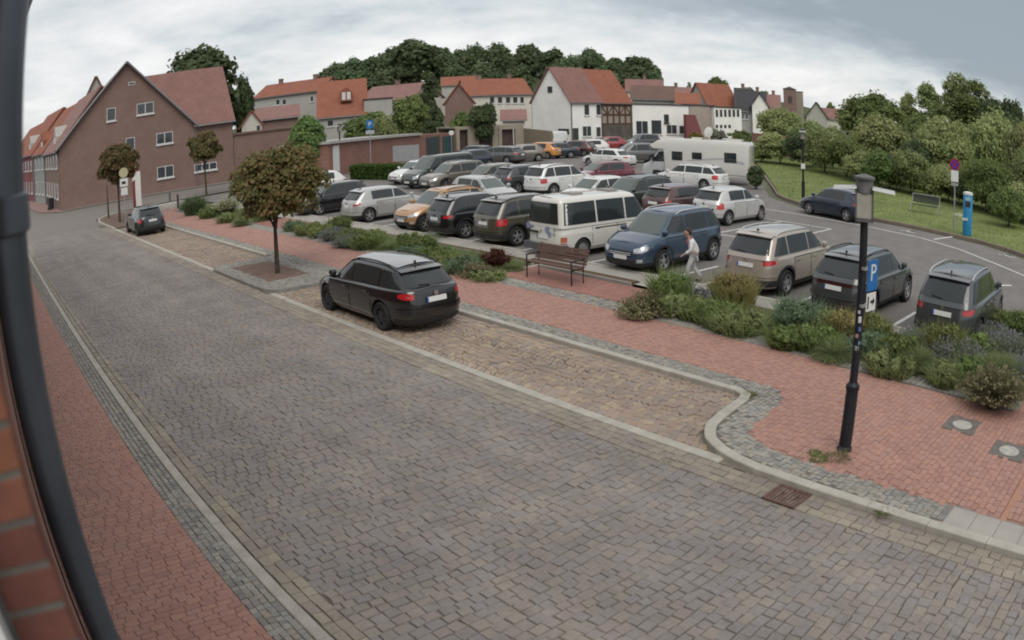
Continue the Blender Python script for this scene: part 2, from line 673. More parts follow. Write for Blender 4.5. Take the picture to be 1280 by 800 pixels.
def rows_quads(u0, u1, v0, v1, du, dv, ju=0.2, jv=0.08, wave=0.0, bond=True, along='x', wl=2.3):
    "stretcher rows: rows stacked in v, stones laid along u; along='x' means u is world x"
    out = []
    nrow = max(1, int(round((v1 - v0) / dv)))
    dv = (v1 - v0) / nrow
    amp = wave

    def vv(j, u):
        if j <= 0:
            return v0
        if j >= nrow:
            return v1
        return v0 + j * dv + amp * math.sin(u * wl + j * 0.37) + amp * 0.6 * math.sin(u * wl * 2.7 + j * 1.1)
    for j in range(nrow):
        u = u0 - (random.random() * du if bond else 0)
        prev = None
        while u < u1 - du * 0.25:
            w = du * (1 + random.uniform(-ju, ju))
            a, b = max(u, u0), min(u + w, u1)
            if u1 - b < du * 0.35:
                b = u1
            if b - a > du * 0.25:
                e = dv * jv
                q = [(a, vv(j, a) + random.uniform(-e, e)), (b, vv(j, b) + random.uniform(-e, e)), (b + random.uniform(-e, e), vv(j + 1, b) + random.uniform(-e, e)), (a + random.uniform(-e, e), vv(j + 1, a) + random.uniform(-e, e))]
                if along == 'y':
                    q = [(p[1], p[0]) for p in q][::-1]
                out.append(q)
            u = b
            if b >= u1:
                break
    return out


# base sheet to the horizon
g = MB()
g.add([(-1200, -1200, -0.06), (1200, -1200, -0.06), (1200, 1200, -0.06), (-1200, 1200, -0.06)], [(0, 1, 2, 3)])
g.build('ground', M_far)['kind'] = 'structure'

# street ------------------------------------------------------------
ROADX0, ROADX1 = 2.56, 8.70
road = poly([(2.3, -14), (8.75, -14), (8.75, 62), (2.3, 74)], 0.0045, 'road', M_joint, kind='structure')
Q = rows_quads(ROADX0 + 0.30, ROADX1 - 0.50, -1.6, 34.0, 0.185, 0.148, 0.22, 0.10, wave=0.022)
Q += rows_quads(34.0, 50.0, ROADX0 + 0.3, ROADX1 - 0.5, 0.148, 0.185, 0.1, 0.05, wave=0.0, along='y')
lay('sett', Q, 0.0, 0.021, 0.0055, 'sett', road, 300, zj=0.0028)
Qg = rows_quads(-1.6, 48.0, ROADX1 - 0.50, ROADX1 - 0.01, 0.21, 0.163, 0.2, 0.04, along='y')
Qg += rows_quads(4.0, 48.0, ROADX0 + 0.01, ROADX0 + 0.30, 0.22, 0.145, 0.2, 0.05, along='y')
M['gutter'] = stone_mat('stone_gutter', [(0.255, 0.222, 0.180), (0.235, 0.202, 0.168), (0.275, 0.242, 0.190), (0.225, 0.195, 0.172), (0.25, 0.215, 0.18)], 'attr', patch=0.3, moss=1.6)
M['gutter_o'] = stone_mat('stone_one_gutter', [(0.255, 0.222, 0.180), (0.235, 0.202, 0.168), (0.275, 0.242, 0.190), (0.225, 0.195, 0.172), (0.25, 0.215, 0.18)], 'obj', patch=0.3, moss=1.6)
gut = poly([(8.19, -2.0), (8.70, -2.0), (8.70, 48), (8.19, 48)], 0.0125, 'gutter', M_joint, kind='structure')
lay('gutter_sett', Qg, 0.004, 0.032, 0.009, 'gutter', gut, 220)

# far part of the road and the cross street in front of the brick house
M_oldroad = simple('far_cobble', (0.185, 0.165, 0.15), 0.85, 0.15, 5.0, bumpd=0.02)
poly([(2.3, 50), (8.8, 50), (8.9, 54.5), (11.5, 57.5), (30, 60), (52, 74), (52, 70.5), (60, 74), (58, 79), (22.5, 68.0), (8.4, 68.9), (7.0, 71), (5.5, 115), (0.0, 115), (2.0, 70)], 0.016, 'side_street', M_oldroad, kind='structure')


def kerb_run(name, pts, w, z1, mat, seg=1.0, z0=-0.05, parent=None, slope=0.0):
    "kerb stones along a polyline (left edge at pts), each stone its own part"
    if parent is None:
        parent = thing(name, None, None)
        parent['kind'] = 'structure'
    pts = [Vector((p[0], p[1], 0)) for p in pts]
    # resample
    L = [0]
    for a, b in zip(pts, pts[1:]):
        L.append(L[-1] + (b - a).length)

    def at(s):
        for i in range(len(pts) - 1):
            if s <= L[i + 1] or i == len(pts) - 2:
                f = (s - L[i]) / (L[i + 1] - L[i])
                return pts[i].lerp(pts[i + 1], f)
    n = max(1, int(round(L[-1] / seg)))
    sg = 1 if w > 0 else -1

    def nrm(q):
        d = (at(min(L[-1], q + .12)) - at(max(0, q - .12))).normalized()
        return Vector((d.y, -d.x, 0))
    for i in range(n):
        s0, s1 = L[-1] * i / n + 0.003, L[-1] * (i + 1) / n - 0.003
        zz = z1(0.5 * (s0 + s1)) if callable(z1) else z1
        zz += random.uniform(-0.003, 0.003)
        m = MB()
        c = 0.012
        ring = [(0, z0), (0, zz - c), (c * sg, zz), (w - c * sg, zz), (w, zz - c), (w, z0)]
        k = len(ring)
        rows = []
        for f in (0, .33, .67, 1) if seg < .9 else (0, 1):
            q = s0 + (s1 - s0) * f
            p, nr = at(q), nrm(q)
            rows.append([p + nr * o_ + Vector((0, 0, z)) for o_, z in ring])
        nR = len(rows)
        m.add([v for r in rows for v in r], [(r * k + j, r * k + j + 1, (r + 1) * k + j + 1, (r + 1) * k + j) for r in range(nR - 1) for j in range(k - 1)] + [tuple(range(k))[::-1], tuple(range((nR - 1) * k, nR * k))])
        m.build('kerb_stone', mat, parent)
    return parent


left_kerb = kerb_run('left_kerb', [(2.38, 3.0), (2.40, 60.0)], 0.16, 0.055, M_kerb, 1.0)
# left pavement: red pavers and a strip of small setts
lpave = poly([(-0.0, -3), (2.0, -3), (2.0, 66), (-0.0, 66)], 0.036, 'left_pavement', M_jointr, kind='structure')
Q = rows_quads(0.02, 2.00, 2.0, 34.0, 0.205, 0.105, 0.0, 0.02)
lay('paver', Q, 0.010, 0.046, 0.0036, 'redp', lpave, 120, zj=0.001)
lstrip = poly([(2.0, -3), (2.38, -3), (2.38, 66), (2.0, 66)], 0.034, 'left_sett_strip', M_jointg, kind='structure')
Q = rows_quads(3.0, 40.0, 2.0, 2.375, 0.10, 0.094, 0.15, 0.08, along='y')
lay('small_sett', Q, 0.012, 0.046, 0.008, 'grey', lstrip, 160)

corner = [(11.15, 20.7), (11.15, 7.60), (11.14, 7.34), (11.06, 7.20), (10.90, 7.13), (10.4, 7.06), (10.0, 6.99), (9.65, 6.90), (9.35, 6.74), (9.10, 6.50), (8.92, 6.18), (8.79, 5.80), (8.72, 5.35), (8.70, 4.8), (8.70, 2.0), (8.70, -3.5)]
CP = np.array(corner)


def kerb_dist(x, y):
    "distance from the kerb line, positive on the pavement side"
    best, sd = 1e9, 1
    for i in range(len(CP) - 1):
        a, b = CP[i], CP[i + 1]
        d = b - a
        t = max(0, min(1, ((x - a[0]) * d[0] + (y - a[1]) * d[1]) / (d @ d)))
        q = math.hypot(x - a[0] - d[0] * t, y - a[1] - d[1] * t)
        if q < best:
            best = q
            sd = -1 if (d[0] * (y - a[1]) - d[1] * (x - a[0])) < 0 else 1
    if x > 11.15:
        sd = 1
    return best * sd


# right side: bay between the flush kerb and the raised kerb --------
KX0, KX1 = 8.70, 8.90
flush = kerb_run('bay_edge_kerb', [(KX0, 5.95), (KX0, 21.1)], KX1 - KX0, 0.045, M_kerb, 1.0)
kerb_run('bay_edge_kerb', [(KX0, 26.4), (KX0, 46.0)], KX1 - KX0, 0.045, M_kerb, 1.0, parent=flush)
bay = poly([(8.72, 5.2), (9.0, 5.6), (9.6, 6.5), (11.2, 6.9), (11.2, 46), (8.72, 46)], 0.020, 'parking_bay', simple('joint_bay', (0.19, 0.165, 0.135), .95, .2, 6), kind='structure')


def wild_quads(x0, x1, y0, y1, du, dv, keep=None):
    nx = int(round((x1 - x0) / du))
    ny = int(round((y1 - y0) / dv))
    jx = RNG.normal(0, 0.15 * du, (ny + 1, nx + 1))
    jy = RNG.normal(0, 0.16 * dv, (ny + 1, nx + 1))
    jx[:, 0] = jx[:, -1] = 0
    X = x0 + np.arange(nx + 1)[None] * (x1 - x0) / nx + jx
    Y = y0 + np.arange(ny + 1)[:, None] * (y1 - y0) / ny + jy
    # laid in fans about 1.1 m wide
    ph = ((X - x0) / (x1 - x0) * 2.0) % 1.0
    Y = Y + 0.26 * np.sin(PI * ph) + (np.arange(nx + 1)[None] % 2) * 0.0
    out = []
    for j in range(ny):
        for i in range(nx):
            q = [(X[j, i], Y[j, i]), (X[j, i + 1], Y[j, i + 1]), (X[j + 1, i + 1], Y[j + 1, i + 1]), (X[j + 1, i], Y[j + 1, i])]
            cx, cy = sum(p[0] for p in q) / 4, sum(p[1] for p in q) / 4
            if keep is None or keep(cx, cy):
                out.append(q)
    return out


def in_bay(x, y):
    if 20.9 < y < 27.0:
        return False
    return kerb_dist(x, y) < -0.06 or y > 7.9


lay('cobblestone', wild_quads(8.90, 11.13, 5.9, 45.5, 0.170, 0.140, in_bay), 0.004, 0.040, 0.010, 'wild', bay, 300, zj=0.006)

RZ = 0.10      # level of the right-hand pavement
# raised kerb round the end of the bay and on along the street
def side_off(pts, w):
    out = []
    for i, p in enumerate(pts):
        a, b = pts[max(i - 1, 0)], pts[min(i + 1, len(pts) - 1)]
        dx, dy = b[0] - a[0], b[1] - a[1]
        l = math.hypot(dx, dy)
        out.append((p[0] - dy / l * w, p[1] + dx / l * w))
    return out


kz = lambda s: 0.125
bk = kerb_run('raised_kerb', [(11.15, 7.60), (11.15, 20.6)], 0.16, 0.125, M_kerb, 1.0)
kerb_run('raised_kerb', corner[1:13], -0.19, 0.125, M_kerb, 0.62, parent=bk)
kerb_run('raised_kerb', corner[12:], -0.19, 0.125, M_kerb, 0.95, parent=bk)
kerb_run('raised_kerb', [(11.15, 27.2), (11.15, 46.0)], 0.15, 0.125, M_kerb, 1.0, parent=bk)
# island round the street tree
isl = [(11.15, 20.9), (10.6, 21.0), (9.6, 21.05), (9.0, 21.15), (8.75, 21.5), (8.70, 22.0), (8.70, 26.3)]
kerb_run('island_kerb', isl, 0.15, 0.125, M_kerbd, 0.8)
island = poly([(8.85, 22.0), (8.9, 21.6), (9.1, 21.2), (11.3, 21.1), (11.3, 27.0), (8.85, 26.6)], 0.098, 'tree_island', M_jointg, kind='structure')
Q = []
for q in rows_quads(8.87, 11.28, 21.2, 26.8, 0.105, 0.10, 0.15, 0.1):
    cx, cy = sum(p[0] for p in q) / 4, sum(p[1] for p in q) / 4
    if not (9.3 < cx < 10.75 and 22.5 < cy < 25.9) and cy > 21.2 + max(0, (9.15 - cx)) * 1.6:
        Q.append(q)
lay('small_sett', Q, 0.085, 0.112, 0.008, 'grey', island, single=False)
poly([(9.3, 22.5), (10.75, 22.5), (10.75, 25.9), (9.3, 25.9)], 0.104, 'tree_pit', M_soilred, kind='structure')

# pavement ----------------------------------------------------------
rpave = poly([(8.88, -4), (14.45, -4), (14.45, 52), (11.3, 52), (11.25, 7.7), (11.1, 7.05), (10.1, 6.83), (9.5, 6.62), (9.12, 6.2), (8.95, 5.7), (8.88, 5.2)], RZ - 0.014, 'right_pavement', M_jointr, kind='structure')
Q = rows_quads(11.80, 13.78, 6.6, 44.0, 0.205, 0.105, 0.0, 0.02)


def cutc(Q, f):
    return [q for q in Q if f(sum(p[0] for p in q) / 4, sum(p[1] for p in q) / 4)]


Q += cutc(rows_quads(8.9, 13.70, -1.9, 6.6, 0.205, 0.105, 0.0, 0.02), lambda x, y: (kerb_dist(x, y) > 0.74 or (x > 11.8)) and (x < 13.66 - max(0, 2.4 - y) * 0.0) and not (abs(x - 12.42) < .36 and abs(y - 3.13) < .36) and not (abs(x - 11.86) < .36 and abs(y - 1.95) < .36) and not (1.32 < y < 1.44 or (x < 9.5 and y < 2.2)))
Q += cutc(rows_quads(10.6, 11.80, 6.6, 7.8, 0.205, 0.105, 0.0, 0.02), lambda x, y: kerb_dist(x, y) > 0.74 and (x < 11.32 or y < 7.6))
Q += cutc(rows_quads(13.70, 16.6, -1.9, 2.45, 0.205, 0.105, 0.0, 0.02), lambda x, y: y < 2.35)
lay('paver', Q, RZ - 0.036, RZ, 0.0040, 'redp', rpave, 280, zj=0.0016)
# small setts along the kerb, round the corner, and along the planting
Q = rows_quads(7.6, 44.0, 11.32, 11.80, 0.10, 0.10, 0.15, 0.09, along='y')
Q = cutc(Q, lambda x, y: True)
Q2 = cutc(rows_quads(8.80, 12.0, 2.25, 7.9, 0.10, 0.10, 0.15, 0.1), lambda x, y: 0.235 < kerb_dist(x, y) < 0.74 and x < 11.80 and not (x > 11.28 and y > 7.6))
sst = poly([(8.9, 7.0), (9.0, 7.0), (9.0, 7.1)], RZ - 0.034, 'pavement_sett_strip', M_jointg, kind='structure')
bpy.data.objects.remove(sst)
sst = poly([(11.3, 7.62), (11.8, 7.6), (11.8, 46), (11.3, 46)], RZ - 0.009, 'kerbside_sett_strip', M_jointg, kind='structure')
cst = poly([(8.88, 2.3), (9.45, 2.3), (9.45, 6.1), (11.8, 6.6), (11.25, 7.7), (11.1, 7.05), (10.1, 6.83), (9.5, 6.62), (9.12, 6.2), (8.95, 5.7), (8.88, 5.2)], RZ - 0.0095, 'corner_sett_strip', M_jointg, kind='structure')
lay('small_sett', Q, RZ - 0.032, RZ, 0.007, 'grey', sst, 40)
lay('small_sett', Q2, RZ - 0.032, RZ, 0.007, 'grey', cst, 260)
pst = poly([(13.72, 1.9), (14.42, 2.5), (14.5, 50), (13.78, 50)], RZ - 0.009, 'planting_sett_strip', M_jointg, kind='structure')
lay('small_sett', cutc(rows_quads(13.80, 14.42, 2.0, 44.0, 0.12, 0.13, 0.15, 0.09), lambda x, y: y > 2.2 + (14.4 - x) * 0.2), RZ - 0.030, RZ, 0.008, 'grey', pst, 60)
# grey slabs at the garage exit, front right
m = poly([(8.9, -3.5), (9.5, -3.5), (9.5, 2.25), (8.9, 2.25)], RZ - 0.004, 'exit_slab_strip', M_kerbd, kind='structure')
for i in range(12):
    b = MB()
    y = 2.22 - i * 0.42
    b.box(8.91, 9.44, y - 0.41, y, RZ - 0.004, RZ + 0.004)
    b.build('slab', M_conc, m)
# narrow light cross line in the pavers
b = MB(); b.box(9.46, 13.6, 1.33, 1.43, RZ - 0.03, RZ - 0.002)
b.build('channel_strip', simple('terracotta', (0.36, 0.19, 0.13), 0.85, 0.1, 3))['kind'] = 'structure'

# bench pad, planters, timber strip, concrete band ------------------
pad = poly([(14.45, 12.75), (15.95, 13.1), (15.95, 18.1), (14.45, 17.9)], RZ - 0.008, 'bench_pad', M_jointr, kind='structure')
Qp = cutc(rows_quads(14.47, 15.93, 12.6, 18.1, 0.205, 0.105, 0, 0.02), lambda x, y: y > 12.8 + (x - 14.45) * 0.2)
M['redd'] = stone_mat('stone_redd', [(0.27, 0.13, 0.105), (0.25, 0.125, 0.10), (0.29, 0.14, 0.11)], 'attr', patch=0.2, dirt=(0.16, 0.095, 0.08))
lay('paver', Qp, RZ - 0.034, RZ, 0.0018, 'redd', pad, single=False, zj=0.001)
pad2 = poly([(14.45, 31.2), (16.2, 31.2), (16.4, 36.6), (14.45, 36.6)], RZ - 0.008, 'far_bench_pad', M_jointr, kind='structure')
lay('paver', rows_quads(14.47, 16.2, 31.3, 36.5, 0.205, 0.105, 0, 0.02), RZ - 0.034, RZ, 0.0018, 'redd', pad2, single=False, zj=0.001)
for nm, (a, b_) in dict(planting_bed=(18.1, 31.1), near_planting_bed=(2.6, 12.7), far_planting_bed=(36.7, 49.5)).items():
    poly([(14.46, a), (16.25, a), (16.25, b_), (14.46, b_)], RZ - 0.01, nm, M_soil, kind='structure')
poly([(13.7, -4), (30, -4), (24.5, 3.0), (17.2, 3.9), (16.2, 2.7), (14.45, 2.6), (13.9, 2.2)], RZ - 0.02, 'corner_planting_bed', M_soil, kind='structure')
kerb_run('bed_kerb', [(14.44, 18.05), (16.2, 18.05)], 0.06, RZ + 0.03, M_kerb, 1.0)
kerb_run('bed_kerb', [(14.40, 18.1), (14.44, 31.1)], 0.06, RZ + 0.015, M_kerb, 1.0)
band = poly([(16.25, 2.6), (17.55, 2.6), (17.55, 50), (16.25, 50)], RZ - 0.02, 'concrete_band', M_conc, kind='structure')
kerb_run('lot_kerb', [(17.42, 2.7), (17.42, 50)], 0.12, RZ + 0.01, M_kerb, 1.0)
M_timber = simple('weathered_timber', (0.11, 0.075, 0.045), 0.85, 0.3, 6.0, bumpd=0.004)
for (a, b_, lab) in ((14.3, 17.9, 'flush strip of brown timber planks behind the brown bench'), (18.2, 23.9, 'flush strip of brown planks behind the low green planting'), (24.2, 30.6, 'flush strip of brown planks near the silver hatchback'), (8.6, 11.9, 'short strip of brown planks seen in the gap between shrubs, by the beige car')):
    t = thing('timber_strip', lab, 'timber strip', (16.3, a, RZ), 0, 'timber strips set into the edge of the car park')
    for k in range(4):
        nseg = max(1, int((b_ - a) / 1.8))
        for s in range(nseg):
            l = (b_ - a) / nseg
            q = MB(); q.box(k * 0.085 - 0.17, k * 0.085 - 0.095, s * l + 0.01, (s + 1) * l - 0.01, -0.06, 0.035 + random.uniform(-.004, .004))
            q.build('plank', M_timber, t)
    q = MB()
    q.box(-0.24, -0.185, -0.03, b_ - a + 0.03, -0.06, 0.05)
    q.box(0.175, 0.20, -0.03, b_ - a + 0.03, -0.06, 0.03)
    q.build('edging', M_conc, t)

# car park ----------------------------------------------------------
LOT = [(17.5, 3.6), (22, 3.9), (27, 2.0), (31.5, 4.4), (34.2, 8.5), (35.3, 14.0), (35.4, 19.2), (38.6, 23.6), (52, 33), (68, 45), (95, 72), (72, 75), (52, 71.5), (30, 57.5), (17, 57), (17.5, 50)]
poly(LOT, 0.02, 'car_park', M_asphalt, kind='structure')
# paved tip at the end of the bay, round the far street tree
poly([(8.75, 46.0), (11.4, 46.0), (14.5, 50), (14.5, 52.5), (12.6, 55.6), (10.6, 56.2), (9.2, 54.6), (8.75, 52)], 0.075, 'corner_island', M_soilred, kind='structure')
kerb_run('corner_island_kerb', [(8.70, 46.0), (8.70, 52), (9.0, 54), (9.6, 55.4), (10.6, 56.3), (12.6, 55.9), (14.6, 52.6)], 0.15, 0.10, M_kerb, 0.8)
# the lawn beyond
lawn_pts = [(27, -8), (29, 1.5), (32.6, 4.2), (35.2, 8.3), (36.2, 14.0), (36.4, 19.0), (39.6, 23.4), (53, 32.8), (69, 44.5), (130, 80), (180, 40), (180, -80), (40, -60)]
poly(lawn_pts, 0.06, 'lawn', M_lawn, kind='structure')
kerb_run('lawn_kerb', [(29, 1.6), (32.4, 4.3), (35.0, 8.4), (36.0, 14.0), (36.2, 19.0), (39.4, 23.5), (52.8, 33), (66, 43)], 0.14, 0.11, simple('brown_kerb', (0.21, 0.165, 0.135), 0.85, 0.15, 3), 2.0)


def line(name, a, b, w=0.12, z=0.030):
    d = Vector((b[0] - a[0], b[1] - a[1], 0)).normalized()
    n = Vector((-d.y, d.x, 0)) * (w / 2)
    o = poly([(a[0] + n.x, a[1] + n.y), (a[0] - n.x, a[1] - n.y), (b[0] - n.x, b[1] - n.y), (b[0] + n.x, b[1] + n.y)], z, name, M_line, kind='structure')
    return o


for i, y in enumerate((6.93, 10.0, 13.05, 14.25, 17.45, 20.6, 23.5, 26.0, 29.6, 30.8, 34.6, 38.4)):
    line('bay_line', (17.6, y), (20.2 if y != 6.93 else 19.6, y))
for y in (15.5, 18.1, 21.0, 24.0, 27.8, 30.6, 33.6):
    line('bay_line', (25.4, y), (30.8, y), 0.11)
line('bay_line', (25.35, 15.5), (25.35, 36.0), 0.11)
line('bay_line', (30.8, 15.5), (30.8, 36.0), 0.10)
wl = [(33.9, 21.5), (33.5, 17.0), (33.3, 14.5), (32.8, 11.6), (31.6, 9.1), (28.7, 5.3), (26.9, 3.6)]
for a, b in zip(wl, wl[1:]):
    line('lane_line', a, b, 0.12)
line('lane_line', (33.1, 11.0), (35.0, 10.6), 0.14)
line('lane_line', (25.2, 6.1), (26.2, 5.3), 0.16)


def disabled_mark(cx, cy, s, rz):
    m = MB()
    T = Matrix.Translation((cx, cy, 0.034)) @ Matrix.Rotation(rz, 4, 'Z')
    pts = []
    for k in range(14):
        a = rad(-30 + 250 * k / 13)
        pts.append((0.42 * s * math.cos(a), 0.42 * s * math.sin(a)))
    vs = []
    for x, y in pts:
        l = math.hypot(x, y)
        vs += [(x, y, 0), (x * 0.72, y * 0.72, 0)]
    m.add([tuple(T @ Vector(v)) for v in vs], [(2 * i, 2 * i + 2, 2 * i + 3, 2 * i + 1) for i in range(13)])
    for (x0, x1, y0, y1) in ((-0.06, 0.06, 0.05, 0.75), (-0.06, 0.4, 0.3, 0.42), (0.28, 0.4, -0.2, 0.42)):
        m.add([tuple(T @ Vector((x * s, y * s, 0))) for x, y in ((x0, y0), (x1, y0), (x1, y1), (x0, y1))], [(0, 1, 2, 3)])
    o = m.build('bay_symbol', M_line)
    o['kind'] = 'structure'


disabled_mark(34.2, 12.6, 0.9, rad(10))
disabled_mark(32.7, 6.8, 0.9, rad(30))

# drain grate in the gutter
dt = thing('drain_grate', 'rusty iron drain grate set in the gutter at the raised kerb', 'drain', (8.43, 4.55, 0.03), 0)
M_rust = simple('rusty_iron', (0.13, 0.075, 0.065), 0.7, 0.3, 12, metal=0.3)
q = MB()
q.box(-0.25, 0.25, -0.27, -0.22, -0.03, 0.02); q.box(-0.25, 0.25, 0.22, 0.27, -0.03, 0.02)
q.box(-0.25, -0.2, -0.22, 0.22, -0.03, 0.018); q.box(0.2, 0.25, -0.22, 0.22, -0.03, 0.018)
q.build('frame', M_rust, dt)
for k in range(7):
    q = MB(); y = -0.18 + k * 0.06
    q.box(-0.2, 0.2, y - 0.014, y + 0.014, -0.02, 0.017)
    q.build('bar', M_rust, dt)
q = MB(); q.box(-0.2, 0.2, -0.22, 0.22, -0.03, -0.024)
q.build('pit', simple('pit_black', (0.012, 0.011, 0.01), 0.9, 0), dt)
# two manholes
for (x, y, lab) in ((12.42, 3.13, 'square manhole with round concrete cover nearer the planting'), (11.86, 1.95, 'square manhole with round concrete cover at the right edge of the picture')):
    t = thing('manhole_cover', lab, 'manhole', (x, y, RZ), 0.0, 'manholes in the red pavement')
    q = MB()
    n = 24
    ring = [(0.21 * math.cos(2 * PI * k / n), 0.21 * math.sin(2 * PI * k / n)) for k in range(n)]
    sq = []
    for (cx, cy) in ring:
        s = 0.34 / max(abs(cx), abs(cy)) 
        sq.append((cx * s, cy * s))
    q.add([(*p, 0.0) for p in sq] + [(*p, 0.0) for p in ring] + [(*p, -0.03) for p in sq], [(k, (k + 1) % n, n + (k + 1) % n, n + k) for k in range(n)] + [(2 * n + k, 2 * n + (k + 1) % n, (k + 1) % n, k) for k in range(n)])
    q.build('frame', simple('cast_iron', (0.15, 0.135, 0.12), 0.7, 0.2, 8, metal=0.2), t)
    q = MB(); q.lathe([(0.205, -0.02), (0.205, 0.004), (0.19, 0.008)], 24)
    q.build('lid', simple('lid_concrete', (0.36, 0.345, 0.31), 0.85, 0.2, 9), t)
# ================================================================== VEHICLES
M_tyre = simple('tyre_rubber', (0.022, 0.022, 0.022), 0.85, 0.2, 20)
M_rim = simple('alloy', (0.42, 0.42, 0.43), 0.35, 0.05, 5, metal=0.7)
M_rimd = simple('dark_alloy', (0.06, 0.06, 0.065), 0.4, 0.05, 5, metal=0.6)
M_trim = simple('black_plastic', (0.028, 0.028, 0.03), 0.6, 0.15, 8)
M_well = simple('wheel_well', (0.01, 0.01, 0.01), 0.95, 0)
M_glass = glass_mat('car_glass', (0.022, 0.027, 0.028), 0.05)
M_ws = glass_mat('windscreen_glass', (0.085, 0.105, 0.098), 0.08)  # paler base colour paints in the sky mirrored by windscreens
M_tail = simple('tail_lamp_red', (0.42, 0.012, 0.015), 0.25, 0.0, 1, spec=0.6, coat=0.8)
M_tailw = simple('tail_lamp_orange', (0.40, 0.11, 0.05), 0.3, 0.0, 1, spec=0.6, coat=0.8)
M_head = simple('headlamp', (0.45, 0.46, 0.47), 0.12, 0.1, 30, metal=0.35, spec=0.8, coat=1.0)
M_plate = simple('number_plate', (0.62, 0.62, 0.60), 0.5, 0.10, 45)
M_blue = simple('plate_blue', (0.02, 0.06, 0.30), 0.5, 0)
M_chrome = simple('chrome', (0.6, 0.6, 0.6), 0.2, 0.0, 1, metal=1.0)
M_roofrail = simple('roof_rail', (0.55, 0.55, 0.56), 0.3, 0.0, 1, metal=0.6)

WHEELS = {}


def wheel_meshes(R, w, spokes=5, rim_m=None, solid=False):
    key = (R, w, spokes, rim_m.name, solid)
    if key in WHEELS:
        return WHEELS[key]
    m = MB()
    h = w / 2
    m.lathe([(R * .62, -h * .8), (R * .70, -h), (R * .92, -h), (R, -h * .6), (R, h * .6), (R * .92, h), (R * .70, h), (R * .62, h * .8)], 26, axis='y', cap=False)
    tyre = m.mesh('tyre', M_tyre, 40)
    m = MB()
    ri = R * .66
    m.lathe([(ri, h * .95), (ri * .92, h * .95), (ri * .90, h * .55), (ri * .90, h * .1)], 26, axis='y', cap=False)
    if solid:
        m.lathe([(ri * .9, h * .55), (ri * .5, h * .9), (ri * .15, h * .9)], 20, axis='y', cap=True)
    else:
        for k in range(spokes):
            a = 2 * PI * k / spokes
            T = Matrix.Rotation(a, 4, 'Y')
            wd0, wd1 = ri * .20, ri * .12
            vs = [(-wd0, h * .80, ri * .12), (wd0, h * .80, ri * .12), (wd1, h * .62, ri * .92), (-wd1, h * .62, ri * .92)]
            vs += [(x, y - .03, z) for x, y, z in vs]
            m.add([tuple(T @ Vector(v)) for v in vs], [(0, 1, 2, 3), (0, 3, 7, 4), (1, 5, 6, 2), (2, 6, 7, 3)])
        m.lathe([(ri * .24, h * .5), (ri * .24, h * .86), (ri * .12, h * .92)], 14, axis='y', cap=True)
    rim = m.mesh('rim', [rim_m], 35)
    m = MB()
    m.lathe([(ri * .91, 0.0), (ri * .91, h * .15)], 20, axis='y', cap=True)
    back = m.mesh('hub', M_well)
    WHEELS[key] = (tyre, rim, back)
    return WHEELS[key]


def interp(pts, x):
    if x <= pts[0][0]:
        return pts[0][1]
    for (a, va), (b, vb) in zip(pts, pts[1:]):
        if x <= b:
            f = (x - a) / (b - a)
            f = f * f * (3 - 2 * f) * 0.35 + f * 0.65
            return va + (vb - va) * f
    return pts[-1][1]


def sgp(c, e):
    return math.copysign(abs(c) ** e, c)


BODYT = [0, .06, .18, .35, .55, .66, .70, .76, .90, .97, 1.0]
W_T = [(0, .88), (.06, .93), (.18, .965), (.35, .985), (.55, .990), (.70, 1.0), (.76, .985), (.90, .965), (.97, .945), (1, .915)]
F_T = [(0, .16), (.06, .07), (.18, .015), (.35, .0), (.55, .01), (.75, .05), (.90, .10), (.97, .15), (1, .21)]
R_T = [(0, .14), (.06, .06), (.18, .01), (.35, .0), (.55, .015), (.75, .04), (.90, .06), (.97, .08), (1, .11)]


